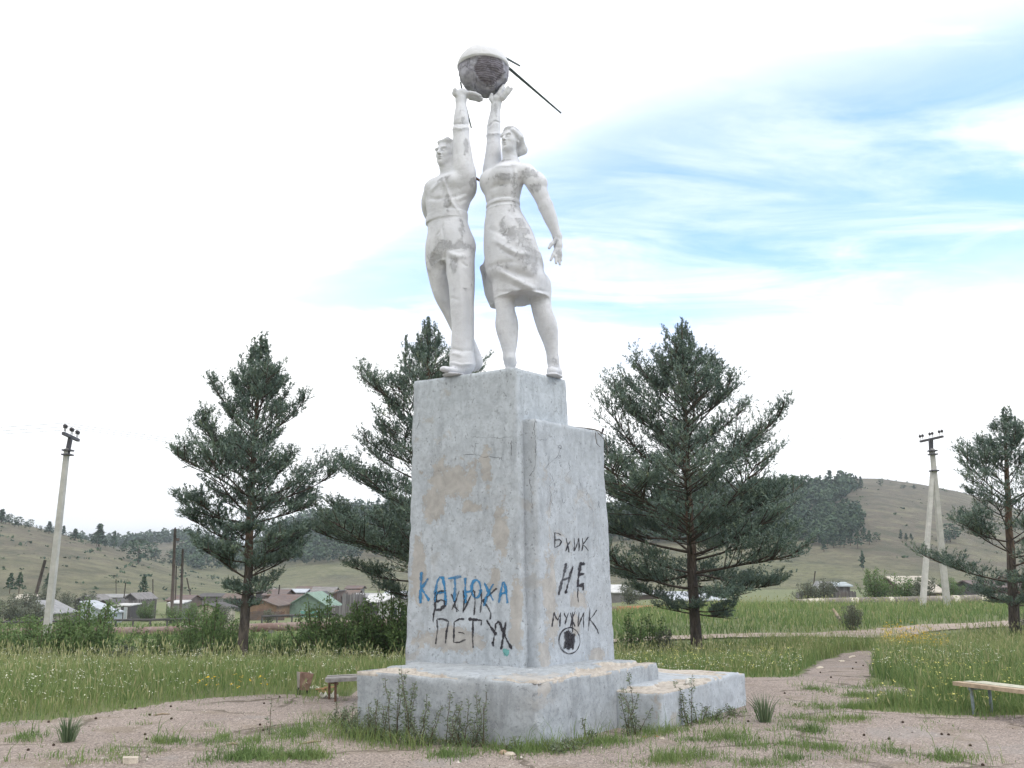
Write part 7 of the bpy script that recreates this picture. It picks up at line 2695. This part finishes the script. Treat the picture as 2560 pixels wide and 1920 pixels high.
wood_pole(290, 1492, 290, 1448, 170, 0.07, 'faint thin pole left of the slanting one')
wood_pole(658, 1476, 659, 1432, 160, 0.10, 'thin pole right of the left pine trunk')
wood_pole(695, 1496, 699, 1462, 150, 0.10, 'short pole rising from the rusty roofs')
wood_pole(947, 1486, 948, 1440, 165, 0.09, 'thin pole behind the white metal roof')
wood_pole(2034, 1458, 2038, 1428, 140, 0.09, 'short thin pole left of the dark little shed')

HAZE_DENSITY = 0.00036


def m_haze():
    m = bpy.data.materials.new('haze_air')
    m.use_nodes = True
    t = NT(m.node_tree)
    v = t.new('ShaderNodeVolumePrincipled')
    v.inputs['Color'].default_value = (0.80, 0.88, 0.96, 1)
    v.inputs['Density'].default_value = HAZE_DENSITY
    v.inputs['Anisotropy'].default_value = 0.2
    o = t.new('ShaderNodeOutputMaterial')
    t.l.new(v.outputs[0], o.inputs['Volume'])
    return m


if HAZE_DENSITY > 0:
    hz = MB().box((0, 0, 60), (11000, 11000, 134)).build('haze', m_haze())
    tag(hz, 'thin pale summer haze over the valley', 'haze', None, 'stuff')
# ================================================================ benches, litter, stones, bird
M_BENCHG = simple('grey_bench_wood', (0.30, 0.285, 0.27), 0.85, 0.25, 9.0, bump=0.3)
M_BENCHY = simple('worn_yellow_bench_wood', (0.40, 0.315, 0.225), 0.85, 0.22, 9.0, bump=0.3)
M_BENCHTOP = simple('flaking_pale_bench_paint', (0.46, 0.45, 0.36), 0.85, 0.2, 14.0, bump=0.3)
M_BLUELEG = simple('faded_blue_iron', (0.21, 0.25, 0.26), 0.7, 0.25, 12.0)


def bench(label, a, b, width, boards, th, mats, leg_mat, legs=(0.08, 0.9), leg_r=0.03, gap=0.02, fall=0.0):
    """a: near or left end of the seat's front edge, b: the other end"""
    a, b = Vector(a), Vector(b)
    root = thing('bench', label, 'bench', (a.x, a.y, 0))
    d = b - a
    d.z = 0
    L = d.length
    u = d / L
    w = Vector((-u.y, u.x, 0))
    if w.y < 0:
        w = -w
    z0 = a.z
    bw = width / boards
    for i in range(boards):
        o = w * (bw * i) + u * (0.0 if i == 0 else random.uniform(0.0, 0.10))
        q = [o, o + u * L, o + u * L + w * (bw - gap), o + w * (bw - gap)]
        dz = random.uniform(-.006, .006)
        MB().prism([(p.x, p.y, z0 - th + dz) for p in q], [(p.x, p.y, z0 + dz) for p in q]).build('board', mats[min(i, len(mats) - 1)], root)
    for s in legs:
        c = u * (L * s) + w * (width * 0.5)
        MB().box((c.x, c.y, z0 - th - 0.02), (0.05, 0.05, 0.036)).build('bracket', leg_mat, root)
        for k in (0.15, 0.85):
            p = u * (L * s) + w * (width * k)
            MB().tube([(p.x, p.y, -0.1), (p.x - 0.01, p.y, z0 - th)], leg_r, 8).build('leg', leg_mat, root)
        p0, p1 = u * (L * s) + w * (width * 0.05), u * (L * s) + w * (width * 0.95)
        MB().tube([(p0.x, p0.y, z0 - th - .02), (p1.x, p1.y, z0 - th - .02)], 0.02, 6).build('crossbar', leg_mat, root)
    return root


a_ = at(818, 1697, 12.2)
bench('grey plank bench half hidden behind the left end of the base', a_, a_ + Vector((1.7, 0.9, 0)), 0.36, 3, 0.045, [M_BENCHG], M_RUST, (0.07, 0.8), 0.016, 0.03)
a_ = at(2381, 1703, 11.5)
b_ = at(2640, 1741, 10.35)
b_.z = a_.z
bench('worn wooden bench with yellowish front board at the right edge', a_, b_, 0.42, 3, 0.042, [M_BENCHY, M_BENCHTOP, M_BENCHTOP], M_BLUELEG, (0.16, 0.9), 0.018, 0.03)

# small rusty bin
c = at_z(756, 1735, 0)
BIN = thing('litter_bin', 'small rusty brown bin tilted in the grass left of the grey bench', 'bin', (c.x, c.y, 0))
M_BINRUST = simple('rusty_bin_panel', (0.24, 0.155, 0.12), 0.85, 0.3, 12.0)
M_BINGREY = simple('grey_bin_side', (0.30, 0.27, 0.24), 0.85, 0.2, 12.0)
BIN.rotation_euler = (0.0, 0.10, 0.45)
BIN.scale = (0.8, 0.8, 0.9)
b0 = [(-0.08, -0.08), (0.08, -0.08), (0.08, 0.08), (-0.08, 0.08)]
t0 = [(-0.115, -0.115), (0.115, -0.115), (0.115, 0.115), (-0.115, 0.115)]
for i in range(4):
    j = (i + 1) % 4
    p = [(b0[i][0], b0[i][1], 0.06), (b0[j][0], b0[j][1], 0.06), (t0[j][0], t0[j][1], 0.30), (t0[i][0], t0[i][1], 0.30)]
    inn = [(x * 0.88, y * 0.88, z) for x, y, z in p]
    MB().add(p + inn, [(0, 1, 2, 3), (7, 6, 5, 4), (0, 4, 5, 1), (1, 5, 6, 2), (2, 6, 7, 3), (3, 7, 4, 0)]).build('panel', M_BINRUST if i % 2 == 0 else M_BINGREY, BIN)
for sx in (-1, 1):
    MB().box((0.075 * sx, -0.03, 0.035), (0.03, 0.10, 0.11)).build('leg', VM['black'], BIN)


def rock_obj(name, loc, size, mat, label, cat, seed, group=None, flat=0.7):
    rg = np.random.RandomState(seed)
    nlat, nlon = 7, 10
    th = np.linspace(0, math.pi, nlat + 1)
    ph = np.linspace(0, 2 * math.pi, nlon, endpoint=False)
    T, Pm = np.meshgrid(th, ph, indexing='ij')
    N = np.stack([np.sin(T) * np.cos(Pm), np.sin(T) * np.sin(Pm), np.cos(T)], -1).reshape(-1, 3)
    d = 1 + 0.28 * vnoise(N, 1.4, seed, 2) + 0.10 * vnoise(N, 4.0, seed + 2, 2)
    V = N * d[:, None] * np.array(size)
    V[:, 2] = np.maximum(V[:, 2], -size[2] * 0.55) + size[2] * 0.5
    i, j = np.meshgrid(np.arange(nlat), np.arange(nlon), indexing='ij')
    j2 = (j + 1) % nlon
    F = np.stack([i * nlon + j, (i + 1) * nlon + j, (i + 1) * nlon + j2, i * nlon + j2], -1).reshape(-1, 4)
    ob = np_obj(name, V, F, mat, None, False)
    ob.location = loc
    ob.rotation_euler = (0, 0, rg.uniform(0, 6.28))
    return tag(ob, label, cat, group)


M_STONE = simple('tan_stone', (0.36, 0.27, 0.19), 0.9, 0.25, 14.0, bump=0.5)
M_STONEW = simple('pale_stone', (0.52, 0.46, 0.38), 0.9, 0.2, 14.0, bump=0.5)
M_CHIP = simple('white_plaster_chip', (0.62, 0.60, 0.56), 0.9, 0.15, 10.0)
p = at_z(1259, 1888, 0)
rock_obj('stone', (p.x, p.y, 0), (0.040, 0.032, 0.032), M_STONE, 'brownish stone left of the pair below the near base corner', 'stone', 3)
p = at_z(1275, 1891, 0)
rock_obj('stone', (p.x, p.y, 0), (0.050, 0.034, 0.026), M_STONEW, 'pale stone right of the pair below the near base corner', 'stone', 4)
p = at_z(326, 1911, 0)
ob = MB().box((0, 0, 0.03), (0.12, 0.09, 0.06), 0.3, 0.006).build('concrete_lump', M_STONEW)
ob.location = (p.x, p.y, 0)
tag(ob, 'pale block lump lying in the weeds at the lower left', 'lump')
for (x, y, s, sd, lab) in ((2050, 1669, (.15, .05, .030), 1, 'nearest pale kerb stone along the old footpath'), (2104, 1652, (.16, .05, .032), 2, 'middle pale kerb stone along the old footpath'), (2131, 1641, (.22, .05, .035), 3, 'farthest pale kerb stone along the old footpath')):
    p = ground_at(x, y + 4)
    o_ = rock_obj('kerb_stone', p, s, M_STONEW, lab, 'kerb stone', 30 + sd)
    o_.rotation_euler = (0, 0, 0.9)
# bricks and rubble on the low step and at its foot
p = at_z(1722, 1705, D_H)
rock_obj('plaster_chunk', (p.x, p.y, D_H - 0.02), (.06, .035, .045), M_CHIP, 'whitish plaster chunk on the front rim of the low step', 'rubble', 12)
for i, (x, y) in enumerate(((1640, 1845), (1627, 1836), (1612, 1846), (1595, 1850), (1722, 1826), (1690, 1838), (1655, 1850))):
    p = at_z(x, y, 0)
    rock_obj('brick_fragment', (p.x, p.y, 0), (.030, .022, .016), simple('brick_red', (0.36, 0.16, 0.10), 0.9) if i in (0, 2) else M_STONEW, 'small rubble fragment on the ground in front of the low step', 'rubble', 50 + i, 'rubble fragments by the low step')
# litter near the bin
M_PAPER = simple('crumpled_paper', (0.66, 0.66, 0.58), 0.9, 0.12, 12.0)


def scrap(px, py, sx, sy, mat, label, seed, name='paper_scrap', cat='litter', h=0.03):
    p = at_z(px, py, 0)
    rg = np.random.RandomState(seed)
    n = 7
    g = np.linspace(-0.5, 0.5, n)
    X, Y = np.meshgrid(g * sx, g * sy, indexing='ij')
    X = X + rg.normal(0, sx * .05, X.shape)
    Y = Y + rg.normal(0, sy * .05, Y.shape)
    Z = np.abs(rg.normal(0, h, X.shape)) + 0.015
    V = np.stack([X, Y, Z], -1).reshape(-1, 3)
    V2 = V - np.array([0, 0, 0.004])
    i, j = np.meshgrid(np.arange(n - 1), np.arange(n - 1), indexing='ij')
    q = (i * n + j).ravel()
    F = np.stack([q, q + n, q + n + 1, q + 1], 1)
    ob = np_obj(name, np.concatenate([V, V2]), np.concatenate([F, F[:, ::-1] + n * n]), mat)
    ob.location = p
    tag(ob, label, cat)


scrap(788, 1726, 0.13, 0.10, M_PAPER, 'crumpled white paper right of the rusty bin', 1)
scrap(818, 1748, 0.16, 0.10, M_PAPER, 'torn white paper lying in front of the grey bench', 2)
scrap(838, 1749, 0.08, 0.06, M_PAPER, 'small white paper scrap right of the torn paper', 3)
p = at_z(814, 1737, 0)
WP = thing('wood_scraps', 'broken brown wood pieces lying under the grey bench end', 'wood scraps', (p.x, p.y, 0))
for k in range(6):
    MB().box((random.uniform(-.06, .06), random.uniform(-.04, .04), 0.02 + 0.014 * k), (random.uniform(.1, .18), random.uniform(.02, .05), 0.014), random.uniform(-.7, .9), 0.004).build('piece', simple('split_wood', (0.40, 0.235, 0.13), 0.85, 0.3, 20.0) if k == 0 else MATS['split_wood'], WP)
M_STICK = simple('dry_stick', (0.30, 0.24, 0.17), 0.9, 0.2, 20.0)
for (x0, y0, x1, y1, lab) in ((752, 1860, 804, 1853, 'dry stick on the paving left of the base weeds'), (565, 1862, 595, 1860, 'short dry stick among the paving weeds at the left'), (384, 1788, 425, 1785, 'thin dry stick near the edge of the left meadow')):
    p, q = at_z(x0, y0, 0.015), at_z(x1, y1, 0.015)
    ob = MB().tube([(0, 0, 0), (q - p) * 0.5 + Vector((0, 0.01, 0.008)), q - p], [0.009, 0.011, 0.006], 6).build('stick', M_STICK, None, True)
    ob.location = p
    tag(ob, lab, 'stick')
# pale log by the bush in the right meadow
p, q = ground_at(2085, 1545), ground_at(2102, 1556)
ob = MB().tube([(0, 0, 0.35), ((q - p).x * .5, (q - p).y * .5, 0.22), ((q - p).x, (q - p).y, 0.06 + q.z - p.z)], [0.06, 0.07, 0.06], 9).build('log', M_STICK, None, True)
ob.location = p
tag(ob, 'pale log leaning at the foot of the bush in the right meadow', 'log')
# pine cones on the paving
M_CONE = simple('pine_cone', (0.055, 0.038, 0.028), 0.9, 0.3, 40.0)
cone = MB()
cone.lathe((0, 0, 0), [(0.004, 0), (0.016, 0.006), (0.020, 0.018), (0.017, 0.032), (0.010, 0.043), (0.003, 0.048)], 8)
for k in range(16):
    a = k * 2.4
    z = 0.006 + 0.0024 * k
    r = 0.020 - 0.0008 * abs(k - 6)
    cone.add([(r * math.cos(a - .3), r * math.sin(a - .3), z), (r * math.cos(a + .3), r * math.sin(a + .3), z), (1.35 * r * math.cos(a), 1.35 * r * math.sin(a), z + .006), (r * math.cos(a), r * math.sin(a), z + .008)], [(0, 1, 2), (1, 3, 2), (3, 0, 2)])
cd = cone.data('pine_cone', M_CONE)
for (x, y) in ((72, 1874), (365, 1836), (368, 1847), (425, 1797), (424, 1766), (371, 1787), (336, 1772), (236, 1796), (122, 1805), (135, 1862), (660, 1759), (652, 1812), (662, 1825), (700, 1742), (2162, 1837), (2352, 1835), (2375, 1837), (1964, 1733), (2084, 1793), (2176, 1732), (2260, 1805), (1822, 1796), (1868, 1803), (1765, 1830), (2430, 1864), (2160, 1664), (2134, 1671), (2138, 1656), (2075, 1693), (2050, 1681), (2452, 1912), (1895, 1845), (1985, 1760), (2220, 1847)):
    p = at_z(x, y, 0.018)
    ob = link(bpy.data.objects.new('pine_cone', cd))
    ob.location = p
    ob.rotation_euler = (1.5, 0, x * 0.7)
    ob.scale = (0.62, 0.62, 0.62)
    tag(ob, 'small dark pine cone lying on the worn paving', 'pine cone', 'pine cones scattered on the paving')
# dry branch and bird on top of the side pillar


def zt(x, y, Y):
    return at(1460 + x / 13.825, 1020 + y / 13.825, Y)


BR = thing('dry_branch', 'dry twig with hanging tendrils lying along the top edge of the side pillar', 'branch', tuple(zt(0, 700, 11.15)))
L = Vector(BR.location)
M_TWIG = simple('dry_twig', (0.115, 0.10, 0.085), 0.9, 0.2, 20.0)
MB().tube([p - L for p in (at(1405, 1062, 10.95), at(1435, 1068, 11.05), zt(0, 700, 11.15), zt(180, 720, 11.2), zt(370, 750, 11.26), zt(520, 800, 11.3), zt(620, 870, 11.3), zt(740, 940, 11.25))], [0.006, 0.009, 0.009, 0.009, 0.008, 0.008, 0.007, 0.004], 6).build('stem', M_TWIG, BR, True)
for pts in ([zt(430, 790, 11.27), zt(520, 900, 11.22), zt(640, 1030, 11.2), zt(740, 1140, 11.2), zt(790, 1300, 11.2), zt(815, 1480, 11.2), zt(805, 1640, 11.2)], [zt(395, 850, 11.15), zt(410, 1050, 11.12), zt(450, 1240, 11.12), zt(570, 1350, 11.16)],
            [zt(620, 880, 11.3), zt(520, 810, 11.28), zt(400, 770, 11.2)]):
    MB().tube([p - L for p in pts], [0.0045] * (len(pts) - 1) + [0.0025], 5).build('tendril', M_TWIG, BR, True)
# the bird: upright little body, head turned right, tail down
bc = zt(645, 800, 11.3)
BIRD = thing('bird', 'tiny dark bird perched on the twig at the top right corner of the side pillar', 'bird', tuple(zt(625, 868, 11.3)))
L = Vector(BIRD.location)
S = Sdf(np.array(bc) - 0.09, np.array(bc) + 0.09, 0.0035)
S.chain([np.array(zt(628, 850, 11.3)), np.array(zt(640, 800, 11.3)), np.array(zt(655, 745, 11.3))], [0.011, 0.019, 0.013], 0.01)
S.ell(np.array(zt(663, 728, 11.3)), ((1, 0, 0), (0, 1, 0), (0, 0, 1)), (0.013, 0.013, 0.012), 0.01)
S.cap(np.array(zt(676, 722, 11.3)), np.array(zt(693, 716, 11.3)), 0.004, 0.0015, 0.004)
S.cap(np.array(zt(630, 850, 11.31)), np.array(zt(612, 900, 11.33)), 0.007, 0.004, 0.006)
S.chain([np.array(zt(650, 775, 11.285)), np.array(zt(632, 830, 11.29))], [0.012, 0.005], 0.006)
ROUGH = 0.0
V, Fc = S.mesh()
M_BIRD = simple('bird_plumage', (0.10, 0.09, 0.095), 0.8, 0.3, 40.0)
np_obj('body', V - np.array(L), Fc, M_BIRD, BIRD, True)
for dx in (-4, 6):
    MB().tube([zt(632 + dx, 850, 11.295) - L, zt(628 + dx, 872, 11.295) - L], 0.0022, 5).build('leg', M_TWIG, BIRD)
